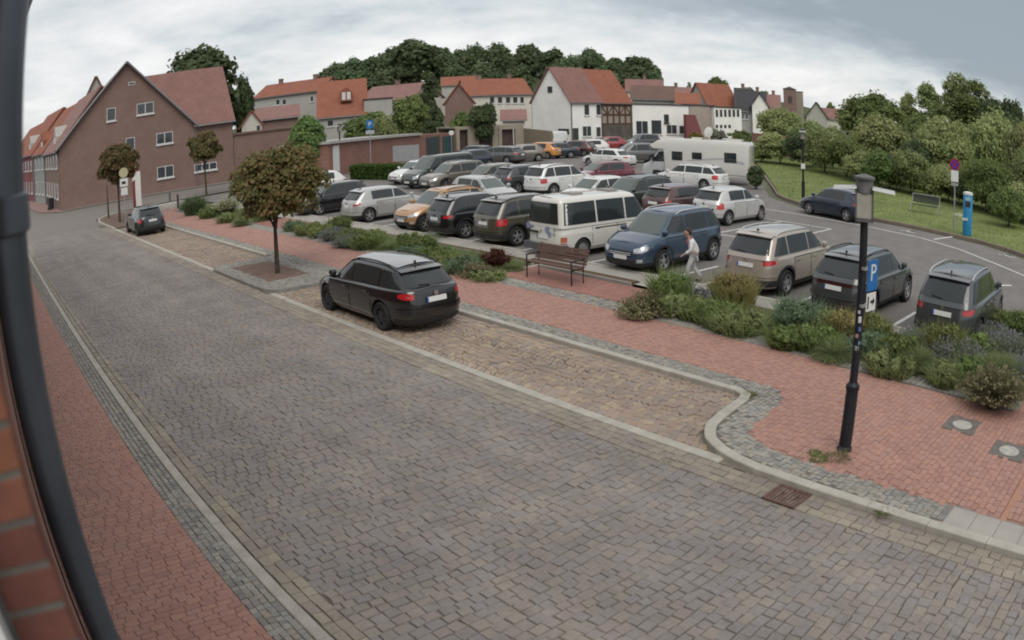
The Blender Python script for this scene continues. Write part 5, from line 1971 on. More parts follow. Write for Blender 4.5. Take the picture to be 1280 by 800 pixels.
# windows of the gable side: its wall runs along local y at x = 0
Tg = Matrix(((0, 1, 0, 0), (-1, 0, 0, 0), (0, 0, 1, 0), (0, 0, 0, 1)))
for (x0, y0, x1, y1, fr) in ((679, 108, 686, 116, M_frd), (695, 161, 711, 168, M_frd)):
    p, q = ONW(x0, (y0 + y1) / 2, C0, C0 + gd), ONW(x1, (y0 + y1) / 2, C0, C0 + gd)
    t, b = ONW((x0 + x1) / 2, y0, C0, C0 + gd), ONW((x0 + x1) / 2, y1, C0, C0 + gd)
    u0 = (Vector((p.x, p.y, 0)) - C0).length
    u1 = (Vector((q.x, q.y, 0)) - C0).length
    window(h, Tg, -u0, b.z, u0 - u1, t.z - b.z, 1, frame=fr, sill=False)
m = MB(); m.tube([(.05, -.12, .1), (.05, -.12, ev)], .07, 6); m.build('downpipe', M_frd, h)
rfo = [c for c in h.children if c.name.startswith('roof')][0]
for u in (.25, .62):
    m = MB()
    s1 = (rp - ev) / (dep / 2)
    y = dep * .24
    m.add([(L * u, y - .4, ev + (y - .4) * s1 + .22), (L * u + .7, y - .4, ev + (y - .4) * s1 + .22), (L * u + .7, y + .4, ev + (y + .4) * s1 + .22), (L * u, y + .4, ev + (y + .4) * s1 + .22)], [(0, 1, 2, 3)])
    m.build('roof_light', M_frw, rfo)
h2, L2b, _ = house('half_timbered_house', 'half timbered house with an orange roof joined to the white house', 'house', (Bf.x + fa.x * .02, Bf.y + fa.y * .02), (Bf2.x, Bf2.y), dep, ev - .1, rp - .15, 'side', W_BEI, R_ORA, over=.2)
for k in range(6):
    u = L2b * k / 5
    m = MB(); m.box(max(0, u - .14), min(L2b, u + .14), -.05, .0, 0, ev - .1); m.build('post', M_beam, h2)
for z in (2.3, 3.6, 4.9, ev - .2):
    m = MB(); m.box(.0, L2b, -.055, .0, z - .14, z + .12); m.build('rail', M_beam, h2)
for k in (0, 1, 2, 3, 4):
    for (za, zb) in ((3.7, 4.8),):
        m = MB()
        m.tube([(L2b * k / 5 + .1, -.03, za if k % 2 else zb), (L2b * (k + 1) / 5 - .1, -.03, zb if k % 2 else za)], .09, 4)
        m.build('brace', M_beam, h2)
m = MB(); m.box(.2, L2b - .2, -.06, -.01, 0, 2.2); m.build('shop_front', simple('shop_dark', (.10, .085, .075), .6, .3, 1), h2)
# long white building to the right
Pa, Pb = Vector((Bf2.x + 1, Bf2.y, 0)), Vector((*G(862, 170), 0))
Pa = Vector((Bf2.x + .3, Bf2.y, 0))
DP = Pa.length
Pb = AT(862, 170, DP + 3)
Pb.z = 0
hA, LA, _ = house('flat_roofed_building', 'long white flat roofed building with big ground floor windows', 'building', Pa, Pb, 10, ONW(830, 131.5, Pa, Pb).z, 0, 'flat', W_WHI, R_GRY, over=.3)
for rc, mul in (((795, 151, 810, 170), 2), ((814, 150, 827, 168), 1), ((833, 156, 846, 167.5), 2), ((849, 157, 856, 167.5), 1), ((830, 143, 836, 154), 1)):
    pxwin(hA, Pa, Pb, rc, mul, frame=M_frd if rc[0] in (830,) else None)
pc, pd = AT(862, 150, DP + 3.2), AT(893, 150, DP + 4)
hB, LB, _ = house('grey_hall', 'greyish pink hall with a flat roof right of the white flat roofed building', 'building', (pc.x, pc.y), (pd.x, pd.y), 10, AT(878, 132.5, DP + 3.6).z, 0, 'flat', plaster_mat('plaster_pinkish', (.38, .32, .28)), R_GRY)
rc_ = thing('red_canopy', 'dark red sloping canopy against the greyish pink hall', 'canopy', (*AT(858, 160, DP - 1).xy, 0), hB.rotation_euler.z)
lc = (AT(858, 160, DP - 1) - AT(877, 160, DP - 1)).length
prism([(0, 0), (0, AT(866, 143.5, DP - 1).z), (lc * .62, AT(866, 143.5, DP - 1).z), (lc, 1.5), (lc, 0)], 1, 'canopy_body', W_DRK, rc_, 0, y0=0, y1=2)
pe, pf = AT(893, 150, DP + 3), AT(927, 150, DP + 5)
hC, LC, _ = house('white_office', 'white two storey building with a row of narrow windows', 'building', (pe.x, pe.y), (pf.x, pf.y), 10, AT(910, 135, DP + 4).z, 0, 'flat', W_WHI, R_GRY)
for k in range(6):
    pxwin(hC, pe, pf, (894.5 + k * 5.3, 137, 897.5 + k * 5.3, 146), 1, frame=M_frd, sill=False)
    if k < 4:
        pxwin(hC, pe, pf, (894.5 + k * 5.3, 156, 897.5 + k * 5.3, 160), 1, frame=M_frd, sill=False)

# long brick garden wall with garage doors --------------------------
GA, GB = Vector((*G(412, 222), 0)), Vector((*G(569, 190.5), 0))
Lg = (GB - GA).length
gw_ = thing('garage_row', 'long low brick garage row with dark green doors and a pale roof edge', 'garages', GA, math.atan2(GB.y - GA.y, GB.x - GA.x))
zl, zr_ = ONW(412, 180, GA, GB).z, ONW(569, 165.5, GA, GB).z
m = MB()
m.add([(0, 0, 0), (Lg, 0, 0), (Lg, 5, 0), (0, 5, 0), (0, 0, zl), (Lg, 0, zr_), (Lg, 5, zr_), (0, 5, zl)], [(0, 1, 5, 4), (1, 2, 6, 5), (2, 3, 7, 6), (3, 0, 4, 7), (4, 5, 6, 7)])
w = m.build('wall', W_BRK2, gw_); uv_box(w)
m = MB()
f = .66
m.add([(-.2, -.25, zl + .01), (Lg * f, -.25, zl + (zr_ - zl) * f + .01), (Lg * f, 5.2, zl + (zr_ - zl) * f + .01), (-.2, 5.2, zl + .01), (-.2, -.25, zl + .22), (Lg * f, -.25, zl + (zr_ - zl) * f + .22), (Lg * f, 5.2, zl + (zr_ - zl) * f + .22), (-.2, 5.2, zl + .22)], [(0, 1, 5, 4), (4, 5, 6, 7), (1, 2, 6, 5), (3, 0, 4, 7)])
m.build('roof_edge', W_GRY, gw_)
for (x0, x1, yt, yb, mt, nm) in ((416.5, 424, 182, 205, M_frw, 'door'), (533, 549.5, 171, 192.5, simple('garage_green', (.045, .06, .058), .6, .15, 3), 'garage_door'), (553.5, 567, 170, 190.5, simple('garage_teal', (.035, .075, .075), .6, .15, 3), 'garage_door')):
    p, q = ONW(x0, yb, GA, GB), ONW(x1, yb, GA, GB)
    u0, u1 = (p.xy - GA.xy).length, (q.xy - GA.xy).length
    zt2 = ONW((x0 + x1) / 2, yt, GA, GB).z
    m = MB(); m.box(u0, u1, -.05, .0, .03, zt2); m.build(nm, mt, gw_)
# grey ruin-like garages and the wall up to the white house
RA, RB = Vector((*G(570, 190), 0)), Vector((*G(655, 187), 0))
RA = GB + (GB - GA).normalized() * .3
RB = AT(655, 180, RA.length + 4); RB.z = 0
ru = thing('old_garages', 'row of old beige rendered garages with dark openings', 'garages', RA, math.atan2(RB.y - RA.y, RB.x - RA.x))
Lr = (RB - RA).length
zr2 = ONW(610, 159, RA, RB).z
ops = [ONWx for ONWx in ((575, 585.5, 162, 181), (599, 616, 161, 182), (628, 645, 161.5, 186))]
m = MB()
us = []
for (x0, x1, yt, yb) in ops:
    p, q = ONW(x0, yb, RA, RB), ONW(x1, yb, RA, RB)
    us.append(((p.xy - RA.xy).length, (q.xy - RA.xy).length, ONW((x0 + x1) / 2, yt, RA, RB).z))
u = 0
for (a, b, z) in us + [(Lr, None, None)]:
    m.box(u, a, 0, .35, 0, zr2)
    if b is None:
        break
    m.box(a, b, 0, .35, z, zr2)
    u = b
m.box(0, Lr, .36, 5, 0, .1)
m.box(0, Lr, 4.7, 5, 0.1, zr2)
m.box(0, Lr, 0.0, 5, zr2 + .004, zr2 + .18)
w = m.build('wall', W_BEI, ru); uv_box(w)
for (a, b, z) in us:
    m = MB(); m.box(a + .05, b - .05, .5, .56, .12, z); m.build('garage_door', simple('brown_door', (.075, .05, .045), .7, .3, 2), ru)
for (a, b, z) in us:
    m = MB(); m.box(a - .45, a - .1, -.12, 0, 0, zr2 - .1); m.build('pillar', W_BEI, ru)
WA = RB
WB_ = AT(689, 180, RB.length - 3); WB_.z = 0
gwl = thing('garden_wall', 'plain beige garden wall running from the old garages to the white house', 'wall', WA, math.atan2(WB_.y - WA.y, WB_.x - WA.x))
Lgw = (WB_ - WA).length
m = MB(); m.add([(0, 0, 0), (Lgw, 0, 0), (Lgw, .3, 0), (0, .3, 0), (0, 0, zr2 - .3), (Lgw, 0, zr2 - .6), (Lgw, .3, zr2 - .6), (0, .3, zr2 - .3)], [(0, 1, 5, 4), (1, 2, 6, 5), (2, 3, 7, 6), (3, 0, 4, 7), (4, 5, 6, 7)])
m.build('wall', plaster_mat('plaster_olive', (.20, .17, .125)), gwl)
# red wall behind the lawn cars
pa, pb = AT(940, 185, 92), AT(992, 187, 86)
t = thing('park_wall', 'low red brick wall behind the lawn, right of the motorhome', 'wall', (pa.x, pa.y, 0), math.atan2(pb.y - pa.y, pb.x - pa.x))
m = MB(); lw = (pb - pa).length; m.box(0, lw, 0, .3, 0, 2.3); w = m.build('wall', W_BRK2, t); uv_box(w)
# ================================================================== TREES AND PLANTS
def leaves_mesh(name, cen, R, n, size, mat, squash=1.0, up=.35, shell=.62, flat=False, rb=None):
    "leaf sized faces spread through blobs; cen k x 3, R k radii"
    cen = np.asarray(cen, float)
    R = np.asarray(R, float)
    k = len(cen)
    w = R ** 2
    idx = RNG.choice(k, n, p=w / w.sum())
    d = RNG.normal(size=(n, 3))
    d /= np.linalg.norm(d, axis=1, keepdims=True)
    d[:, 2] = np.where(d[:, 2] < -.3, -d[:, 2] * .6, d[:, 2])
    r = R[idx] * (shell + (1 - shell) * RNG.random(n) ** .6) * (1 + .10 * RNG.normal(size=n))
    P = cen[idx] + d * r[:, None] * np.array([1, 1, squash])
    nn = d + RNG.normal(size=(n, 3)) * .55 + np.array([0, 0, up])
    nn /= np.linalg.norm(nn, axis=1, keepdims=True)
    a = np.cross(nn, RNG.normal(size=(n, 3)))
    a /= np.linalg.norm(a, axis=1, keepdims=True)
    b = np.cross(nn, a)
    s = size * (.6 + .8 * RNG.random(n))[:, None]
    V = np.stack([P - a * s * .5, P + b * s * .33, P + a * s * .5, P - b * s * .33], 1).reshape(-1, 3)
    F = np.arange(n * 4)
    me = bpy.data.meshes.new(name)
    me.vertices.add(n * 4)
    me.vertices.foreach_set('co', V.ravel())
    me.loops.add(n * 4)
    me.loops.foreach_set('vertex_index', F)
    me.polygons.add(n)
    me.polygons.foreach_set('loop_start', np.arange(0, n * 4, 4))
    me.polygons.foreach_set('loop_total', np.full(n, 4))
    br = RNG.random(k) if rb is None else np.asarray(rb)
    at = me.attributes.new('rnd', 'FLOAT', 'FACE')
    at.data.foreach_set('value', np.clip(.55 * br[idx] + .45 * RNG.random(n), 0, 1).astype(np.float32))
    me.materials.append(mat)
    me.update()
    return me


L_LIN = leaf_mat('leaf_street_tree', [(0.100, 0.116, 0.045), (0.142, 0.145, 0.055), (0.196, 0.135, 0.064), (0.149, 0.160, 0.059), (0.245, 0.132, 0.072), (0.182, 0.181, 0.068)])
L_DRK = leaf_mat('leaf_dark', [(0.066, 0.095, 0.048), (0.099, 0.136, 0.064), (0.130, 0.173, 0.076)])
L_MID = leaf_mat('leaf_mid', [(0.116, 0.161, 0.059), (0.169, 0.222, 0.078), (0.210, 0.266, 0.094)])
L_LIG = leaf_mat('leaf_light', [(0.116, 0.175, 0.059), (0.154, 0.222, 0.074), (0.189, 0.247, 0.087)])
L_OLI = leaf_mat('leaf_olive', [(0.196, 0.227, 0.098), (0.252, 0.296, 0.128), (0.296, 0.332, 0.153)])
L_WIL = leaf_mat('leaf_willow', [(0.223, 0.264, 0.112), (0.281, 0.323, 0.138), (0.348, 0.372, 0.172), (0.261, 0.310, 0.120)])
L_WOOD = leaf_mat('leaf_wood', [(0.086, 0.121, 0.062), (0.125, 0.168, 0.086), (0.181, 0.227, 0.116)])  # colours lightened, distance haze is put into the leaves
M_bark = simple('bark', (0.075, 0.058, 0.045), .95, .35, 9, bumpd=.01)
M_bark2 = simple('bark_grey', (0.11, 0.095, 0.08), .95, .3, 9, bumpd=.01)


def blobs(kind, W, H, n):
    "centres and radii of leaf clumps filling a crown W wide and H high; z from 0"
    c, r = [], []
    while len(c) < n:
        u = np.array([random.uniform(-1, 1), random.uniform(-1, 1), random.uniform(-1, 1)])
        if kind == 'round' and np.linalg.norm(u) > 1:
            continue
        if kind == 'box' and np.linalg.norm([abs(v) ** 1.6 for v in u]) > 1:
            continue
        if kind == 'cone':
            t = (u[2] + 1) / 2
            if math.hypot(u[0], u[1]) > (1 - t) * 1.0 + .06:
                continue
        if kind == 'poplar':
            t = (u[2] + 1) / 2
            if math.hypot(u[0], u[1]) > math.sin(PI * min(1, .12 + t * .9)) ** .7:
                continue
        rr = (.26 + .16 * random.random()) * min(W, H) * (.56 if kind != 'cone' else .40)
        c.append((u[0] * (W / 2 - rr * .9), u[1] * (W / 2 - rr * .9), H / 2 + u[2] * (H / 2 - rr * .9)))
        r.append(rr)
    return c, r


CROWNS = {}


def crown(key, kind, W, H, nb, n, leaf, mat, var=0):
    k = (key, var, mat.name)
    if k not in CROWNS:
        c, r = blobs(kind, W, H, nb)
        CROWNS[k] = leaves_mesh('crown', c, r, int(n * 1.7), leaf * 1.25, mat)
    return CROWNS[k]


def tree(label, x, y, h, cw, cb, key, kind, nb, n, leaf, mat, var=0, z=0.0, name='tree', cat='tree', group=None, tr=None, bark=None, ref=(1.0, 1.0), limbs=5):
    "h total height, cw crown width, cb height of crown bottom"
    t = thing(name, label, cat, (x, y, z), random.random() * 6, group)
    H = h - cb
    tr = tr or max(.06, h * .018)
    m = MB()
    m.tube([(0, 0, -.3), (0, 0, .25), (tr * .2, tr * .1, cb * .6), (tr * .3, -tr * .2, cb + H * .35)], [tr * 1.25, tr, tr * .85, tr * .4], 9)
    for k in range(limbs):
        a = 2 * PI * k / limbs + random.random()
        z0 = cb * .85 + H * .06 * k
        m.tube([(tr * .2, 0, z0), (math.cos(a) * cw * .14, math.sin(a) * cw * .14, z0 + H * .18), (math.cos(a) * cw * .30, math.sin(a) * cw * .30, z0 + H * .42)], [tr * .42, tr * .3, tr * .12], 6)
    m.build('trunk', bark or M_bark, t, 60)
    me = crown(key, kind, 1.0 if key in ('u',) else ref[0], ref[1], nb, n, leaf, mat, var)
    o = link(bpy.data.objects.new('crown', me), t)
    o.location = (0, 0, cb)
    o.scale = (cw / ref[0], cw / ref[0], H / ref[1])
    return t


# street trees with clipped flat-topped heads
GT = 'clipped street trees'
tree('clipped reddish green street tree on the cobbled island left of the black estate', 10.07, 23.55, 4.25, 3.35, 1.45, 'st', 'box', 48, 10500, .115, L_LIN, z=.09, ref=(3.35, 2.8), group=GT, tr=.085)
x, y = G(150, 279)
tree('clipped street tree standing by the end of the bay beside the road sign', x, y, 5.0, 3.1, 2.1, 'st2', 'box', 40, 7000, .2, L_LIN, ref=(3.1, 2.9), group=GT, z=.05)
x, y = G(258, 244)
tree('small clipped street tree before the lower wing of the brick house', x, y, 4.9, 2.9, 2.3, 'st3', 'box', 36, 5000, .2, L_LIN, ref=(2.9, 2.6), group=GT, z=.05)
for o in list(COL.objects):
    if o.name.startswith('tree') and o.type == 'EMPTY' and abs(o.location.x - 10.07) < .01:
        o.rotation_euler = (0, 0, 0)
        for c in o.children:
            if c.name.startswith('crown'):
                c.location.x, c.location.y = .16, -.10
# bigger trees, from the picture: (x centre, y top, y base, width px, distance)
def ptree(label, xc, yt, yb, wp, D, key, kind, nb, n, leaf, mat, ref, var=0, base=None, cbf=.12, name='tree', group=None, limbs=5, bark=None, cat='tree'):
    p = AT(xc, yt, D)
    zb = AT(xc, yb, D).z if base is None else base
    w = (AT(xc - wp / 2, yt + 10, D).xy - AT(xc + wp / 2, yt + 10, D).xy).length
    h = p.z - zb
    return tree(label, p.x, p.y, h, w, h * cbf, key, kind, nb, n, leaf, mat, var, z=zb, name=name, group=group, ref=ref, limbs=limbs, bark=bark, cat=cat)


ptree('large dark broadleaf tree rising behind the lower wing of the brick house', 252, 54, 0, 112, 92, 'bigdark', 'round', 70, 9000, .55, L_DRK, (10, 12), base=0, cbf=.2)
ptree('narrow tree at the right shoulder of the large dark one', 303, 84, 0, 34, 96, 'mid1', 'round', 40, 5000, .5, L_DRK, (8, 9), base=0, cbf=.15)
ptree('tall dark conifer in front of the wooded hill', 536, 84, 0, 46, 100, 'conifer', 'cone', 90, 8000, .5, L_DRK, (7, 14), base=0, cbf=.05, name='conifer')
ptree('light green tree behind the round street tree', 384, 133, 0, 50, 66, 'light1', 'poplar', 50, 7000, .35, L_LIG, (6, 8), base=0, cbf=.1)
GB_ = 'garden trees behind the garages'
ptree('bushy green tree behind the left part of the garage row', 460, 136, 0, 74, 84, 'mid1', 'round', 40, 5000, .5, L_MID, (8, 9), 0, base=0, cbf=.1, group=GB_)
CROWNS_MID = 'mid2'
ptree('round green garden tree left of the dark conifer', 511, 111, 0, 54, 88, 'mid2', 'round', 50, 7000, .45, L_MID, (8, 10), 1, base=0, cbf=.1, group=GB_)
ptree('yellowish green bush tree low over the garage row', 478, 142, 0, 44, 80, 'mid3', 'round', 40, 4000, .4, L_OLI, (6, 6), 1, base=0, cbf=.1, group=GB_)
ptree('small dark round tree over the old garages', 603, 121, 0, 40, 90, 'dk2', 'round', 40, 5000, .4, L_DRK, (6, 8), base=0, cbf=.1, group=GB_)
ptree('low green bush tree between the conifer and the small dark round tree', 577, 138, 0, 34, 92, 'mid3', 'round', 40, 4000, .4, L_MID, (6, 6), 2, base=0, cbf=.1, group=GB_)
ptree('green garden tree behind the half timbered house', 812, 112, 0, 46, 135, 'mid2', 'round', 50, 7000, .45, L_OLI, (8, 10), 2, base=0, cbf=.2)
ptree('small dark spruce on the skyline over the orange roofs', 861, 100, 120, 12, 180, 'conifer2', 'cone', 40, 1500, .5, L_DRK, (7, 14), cbf=.05, name='conifer')
# trees of the wooded hill, each one
wood = [(418, 76, 50), (446, 71, 40), (470, 66, 44), (492, 58, 40), (520, 46, 58), (548, 56, 44), (574, 60, 38), (593, 52, 26), (618, 52, 44), (640, 66, 34), (660, 52, 44), (688, 60, 46), (712, 66, 36), (738, 59, 44), (770, 70, 44), (798, 67, 52), (818, 86, 30),
        (432, 84, 44), (505, 72, 50), (560, 74, 40), (604, 74, 44), (646, 80, 44), (700, 78, 44), (752, 82, 44), (784, 88, 44), (476, 84, 44)]
WN = ['westernmost tree of the wooded hill', 'second tree from the west on the wooded hill', 'wood tree left of the highest crown, third in line', 'wood tree directly left of the highest crown', 'highest and broadest crown on the wooded hill', 'wood tree directly right of the highest crown', 'wood tree halfway between the highest crown and the gap', 'slim wood tree beside the bright gap', 'dense wood tree right of the bright gap', 'low wood tree in the dip behind the long orange roof', 'round wood tree rising left of the white house gable', 'wood tree behind the ridge of the white house', 'lower wood tree over the join of red and orange roofs', 'wood tree behind the orange end of the roof', 'wood tree right of the orange roof end', 'broad wood tree at the eastern end of the hill', 'last small tree sloping down at the eastern end of the wood']
for i, (xc, yt, wp) in enumerate(wood):
    lab = WN[i] if i < len(WN) else 'dark tree filling the lower slope of the wooded hill, number by place %s' % ''
    if i >= len(WN):
        lab = ['dark slope tree under the western end of the wood', 'dark slope tree under the highest crown', 'dark slope tree right of the tall conifer', 'dark slope tree above the long orange roof', 'dark slope tree left of the white house gable', 'dark slope tree behind the red roof ridge', 'dark slope tree beside the orange roof end', 'dark slope tree near the eastern end of the wood', 'dark slope tree above the pink roofed house'][i - len(WN)]
    D = 330 + random.uniform(-15, 15) - (25 if i >= len(WN) else 0)
    ptree(lab, xc, yt - 1, yt + 62, wp * 1.12, D, 'wood', 'round', 46, 3600, 1.25, L_WOOD, (16, 19), var=i % 5, group='trees of the wooded hill', cbf=.12, limbs=3)
for i, (xc, yt, wp, lab) in enumerate(((896, 95, 34, 'rounded light tree on the skyline behind the steep orange roof'), (935, 108, 34, 'skyline tree left of the church tower, higher one'), (958, 113, 30, 'skyline tree left of the church tower, lower one'), (1020, 128, 18, 'small dark skyline tree right of the church tower'), (1038, 127, 16, 'second small skyline tree right of the church tower'))):
    ptree(lab, xc, yt, yt + 45, wp, 300, 'wood', 'round', 46, 3600, 1.25, L_MID, (16, 19), var=5 + i % 2, group='trees on the far skyline', cbf=.12, limbs=3)
# the belt of trees beyond the lawn
GR = 'trees beyond the lawn'
ptree('broad willow like tree behind the far lamp post', 975, 132, 200, 66, 92, 'wil', 'round', 70, 9000, .45, L_WIL, (12, 10), 0, base=0, cbf=.06, group=GR)
ptree('dark bushy tree low behind the far lamp post', 1012, 150, 0, 60, 82, 'dk3', 'round', 60, 7000, .45, L_OLI, (10, 9), 0, base=0, cbf=.03, group=GR)
ptree('large rounded willow with a pale top, left of the tall poplars', 1088, 113, 0, 96, 88, 'wil', 'round', 70, 9000, .45, L_MID, (12, 10), 1, base=0, cbf=.05, group=GR)
ptree('pale green willow in front of the large rounded one', 1098, 143, 0, 92, 68, 'wil', 'round', 70, 9000, .40, L_WIL, (12, 10), 2, base=0, cbf=.03, group=GR)
ptree('small bright green tree on the lawn below the willows', 1098, 181, 0, 52, 56, 'light2', 'poplar', 40, 5000, .28, L_LIG, (6, 7), base=0, cbf=.05, group=GR)
ptree('tall grey green poplar, left of the tallest pair', 1160, 92, 0, 48, 92, 'pop', 'poplar', 90, 9000, .34, L_OLI, (7, 16), 0, base=0, cbf=.05, group=GR)
ptree('tallest poplar on the right skyline', 1194, 83, 0, 56, 90, 'pop', 'poplar', 90, 9000, .34, L_OLI, (7, 16), 1, base=0, cbf=.05, group=GR)
ptree('tall poplar just right of the tallest one', 1216, 87, 0, 59, 88, 'pop', 'poplar', 90, 9000, .34, L_MID, (7, 16), 2, base=0, cbf=.05, group=GR)
ptree('darker poplar stepping down at the right of the pair', 1238, 113, 0, 48, 84, 'pop', 'poplar', 90, 9000, .34, L_DRK, (7, 16), 3, base=0, cbf=.05, group=GR)
ptree('thin pale tree on the skyline between the willow and the poplars', 1134, 108, 0, 35, 94, 'pop', 'poplar', 90, 9000, .34, L_WIL, (7, 16), 4, base=0, cbf=.1, group=GR)
ptree('dark green tree low at the right edge of the belt', 1262, 142, 0, 60, 76, 'dk3', 'round', 60, 7000, .45, L_DRK, (10, 9), 1, base=0, cbf=.04, group=GR)
ptree('broad brownish willow behind the purple road sign', 1180, 142, 0, 84, 62, 'wil', 'round', 70, 9000, .40, L_WIL, (12, 10), 3, base=0, cbf=.03, group=GR)
ptree('dark mass of bushes behind the bench on the lawn', 1142, 168, 0, 50, 60, 'dk3', 'round', 60, 7000, .4, L_DRK, (10, 9), 2, base=0, cbf=.02, group=GR)
ptree('green bushy tree right of the blue ticket machine', 1232, 190, 0, 72, 50, 'wil', 'round', 70, 9000, .35, L_MID, (12, 10), 4, base=0, cbf=.02, group=GR)
ptree('leafy tree cut by the right picture edge above the lawn', 1288, 186, 0, 66, 50, 'wil', 'round', 70, 9000, .35, L_OLI, (12, 10), 5, base=0, cbf=.02, group=GR)
ptree('tree behind the dark bushes, right of the pale green willow', 1150, 140, 0, 50, 76, 'dk3', 'round', 60, 7000, .45, L_MID, (10, 9), 3, base=0, cbf=.04, group=GR)
ptree('olive tree filling the belt between the church and the large willow', 1040, 156, 0, 54, 74, 'dk3', 'round', 60, 7000, .4, L_OLI, (10, 9), 4, base=0, cbf=.02, group=GR)
ptree('dark tree far right behind the tallest poplar', 1262, 118, 0, 44, 120, 'dk3', 'round', 60, 7000, .45, L_DRK, (10, 9), 5, base=0, cbf=.04, group=GR)
ptree('broad light green willow at the right, filling the gap under the poplars', 1240, 134, 0, 80, 66, 'wil', 'round', 70, 9000, .40, L_WIL, (12, 10), 6, base=0, cbf=.03, group=GR)
ptree('light green willow crown cut by the right picture edge, behind the leafy tree', 1284, 144, 0, 70, 60, 'wil', 'round', 70, 9000, .40, L_WIL, (12, 10), 7, base=0, cbf=.03, group=GR)
ptree('low bush row tree at the right, nearest the lane', 1262, 232, 0, 60, 44, 'dk4', 'round', 50, 7000, .25, L_MID, (8, 4), 0, base=0, cbf=.01, group=GR)
# thick undergrowth at the foot of that belt
TH = [(952, 206, 30, 44), (975, 208, 44, 50), (1002, 212, 52, 44), (1030, 219, 60, 50), (1058, 226, 56, 50), (1082, 232, 44, 46), (1112, 240, 48, 52), (1138, 246, 60, 44), (1162, 251, 50, 50), (1186, 257, 56, 50), (1212, 262, 50, 52), (1238, 268, 62, 54), (1264, 277, 58, 60), (1290, 286, 60, 60)]
TL = ['at the left end, next to the red park wall', 'second from the red park wall', 'behind the foot of the far lamp post', 'right of the far lamp post', 'above the roof of the passing black hatchback', 'left of the small bright green tree', 'right of the small bright green tree', 'above the left end of the lawn bench', 'above the right end of the lawn bench', 'behind the no stopping sign', 'behind the blue ticket machine', 'right of the blue ticket machine', 'near the right picture edge', 'cut by the right picture edge']
for i, ((xc, yb, hp, wp), tl) in enumerate(zip(TH, TL)):
    x, y = G(xc, yb)
    D = math.hypot(x, y) * 1.04
    ptree('leafy thicket ' + tl, xc, yb - hp, 0, wp * 1.25, D, 'thick', 'box', 50, 4500, .22, (L_MID, L_OLI, L_DRK, L_WIL)[(i * 7) % 4], (6, 4.5), i % 6, base=0, cbf=.0, name='thicket', cat='thicket', group='undergrowth beyond the lawn', limbs=3)
# bushes by the motorhome and under the town
GS = 'bushes at the far side of the car park'


def bush(label, xc, yt, yb, wp, mat, n=2500, leaf=.12, name='bush', group=None, kind='round', z=0.0, nb=26, off=0.0):
    x, y = G(xc, yb, z)
    d = math.hypot(x, y)
    x, y = x * (1 + off / d), y * (1 + off / d)
    d = math.hypot(x, y)
    h = AT(xc, yt, d).z - z
    w = (AT(xc - wp / 2, yb, d).xy - AT(xc + wp / 2, yb, d).xy).length
    t = thing(name, label, 'shrub', (x, y, z), random.random() * 6, group)
    c, r = blobs(kind, w, h, nb)
    r = [q * .95 for q in r]
    me = leaves_mesh('foliage', c, r, n, leaf, mat)
    link(bpy.data.objects.new('foliage', me), t)
    m = MB()
    for k in range(5):
        a = 2 * PI * k / 5
        m.tube([(0, 0, -.05), (math.cos(a) * w * .12, math.sin(a) * w * .12, h * .3), (math.cos(a) * w * .28, math.sin(a) * w * .28, h * .7)], [.03, .02, .008], 5)
    m.build('stems', M_bark, t)
    return t


bush('dark upright bush at the tail of the motorhome', 945, 202, 237, 24, L_DRK, 4500, .16, kind='poplar', nb=40, group=GS)
bush('yellow flowering bush before the red canopy', 870, 164, 182, 26, leaf_mat('leaf_yellow', [(.16, .13, .03), (.24, .19, .04), (.11, .12, .03)]), 1800, .25, group=GS)
bush('pale grey green shrub under the white office building', 896, 160, 184, 34, leaf_mat('leaf_pale', [(.20, .22, .16), (.26, .27, .21), (.15, .18, .11)]), 2500, .25, group=GS)
bush('green shrub under the slate roofed houses', 930, 162, 186, 50, L_MID, 3000, .25, group=GS)
bush('green and yellow shrub before the half timbered house', 782, 173, 184, 16, L_OLI, 1200, .2, group=GS)
# clipped hedge
hx0, hx1 = Vector((*G(437, 225), 0)), Vector((*G(520, 226), 0))
hd = thing('hedge', 'low clipped box hedge left of the white car and the dark van', 'hedge', hx0, math.atan2(hx1.y - hx0.y, hx1.x - hx0.x))
hl = (hx1 - hx0).length
hh_ = 1.05
n = 9000
P = RNG.random((n, 3)) * np.array([hl, 1.2, hh_])
face = RNG.integers(0, 3, n)
P[face == 0, 1] = RNG.normal(0, .03, (face == 0).sum())
P[face == 1, 2] = hh_ + RNG.normal(0, .03, (face == 1).sum())
me = leaves_mesh('foliage', P, np.full(n, .06), n, .13, leaf_mat('leaf_hedge', [(.045, .075, .018), (.07, .11, .022), (.095, .135, .03)]))
link(bpy.data.objects.new('foliage', me), hd)
m = MB(); m.box(.05, hl - .05, .06, 1.1, 0, hh_ - .06); m.build('branches', simple('hedge_inside', (.02, .025, .012), .95, .3, 6), hd)

# ------------------------------------------------------------------ planting along the pavement
GP = 'plants in the beds between pavement and car park'
L_LAV = leaf_mat('leaf_lavender', [(0.189, 0.228, 0.142), (0.246, 0.285, 0.180), (0.162, 0.209, 0.113)])
L_PUR = leaf_mat('flower_purple', [(0.199, 0.186, 0.216), (0.259, 0.249, 0.274), (0.176, 0.202, 0.145)])
L_YEL = leaf_mat('leaf_yellow_green', [(0.151, 0.184, 0.065), (0.204, 0.237, 0.086), (0.254, 0.265, 0.103)])
L_BLU = leaf_mat('leaf_blue_green', [(0.124, 0.181, 0.108), (0.162, 0.228, 0.134), (0.209, 0.266, 0.163)])
L_RED = leaf_mat('leaf_barberry', [(0.081, 0.030, 0.024), (0.115, 0.041, 0.030), (0.068, 0.041, 0.024)])
L_STR = leaf_mat('grass_straw', [(0.228, 0.196, 0.114), (0.290, 0.248, 0.155), (0.176, 0.166, 0.083), (0.134, 0.145, 0.062)])
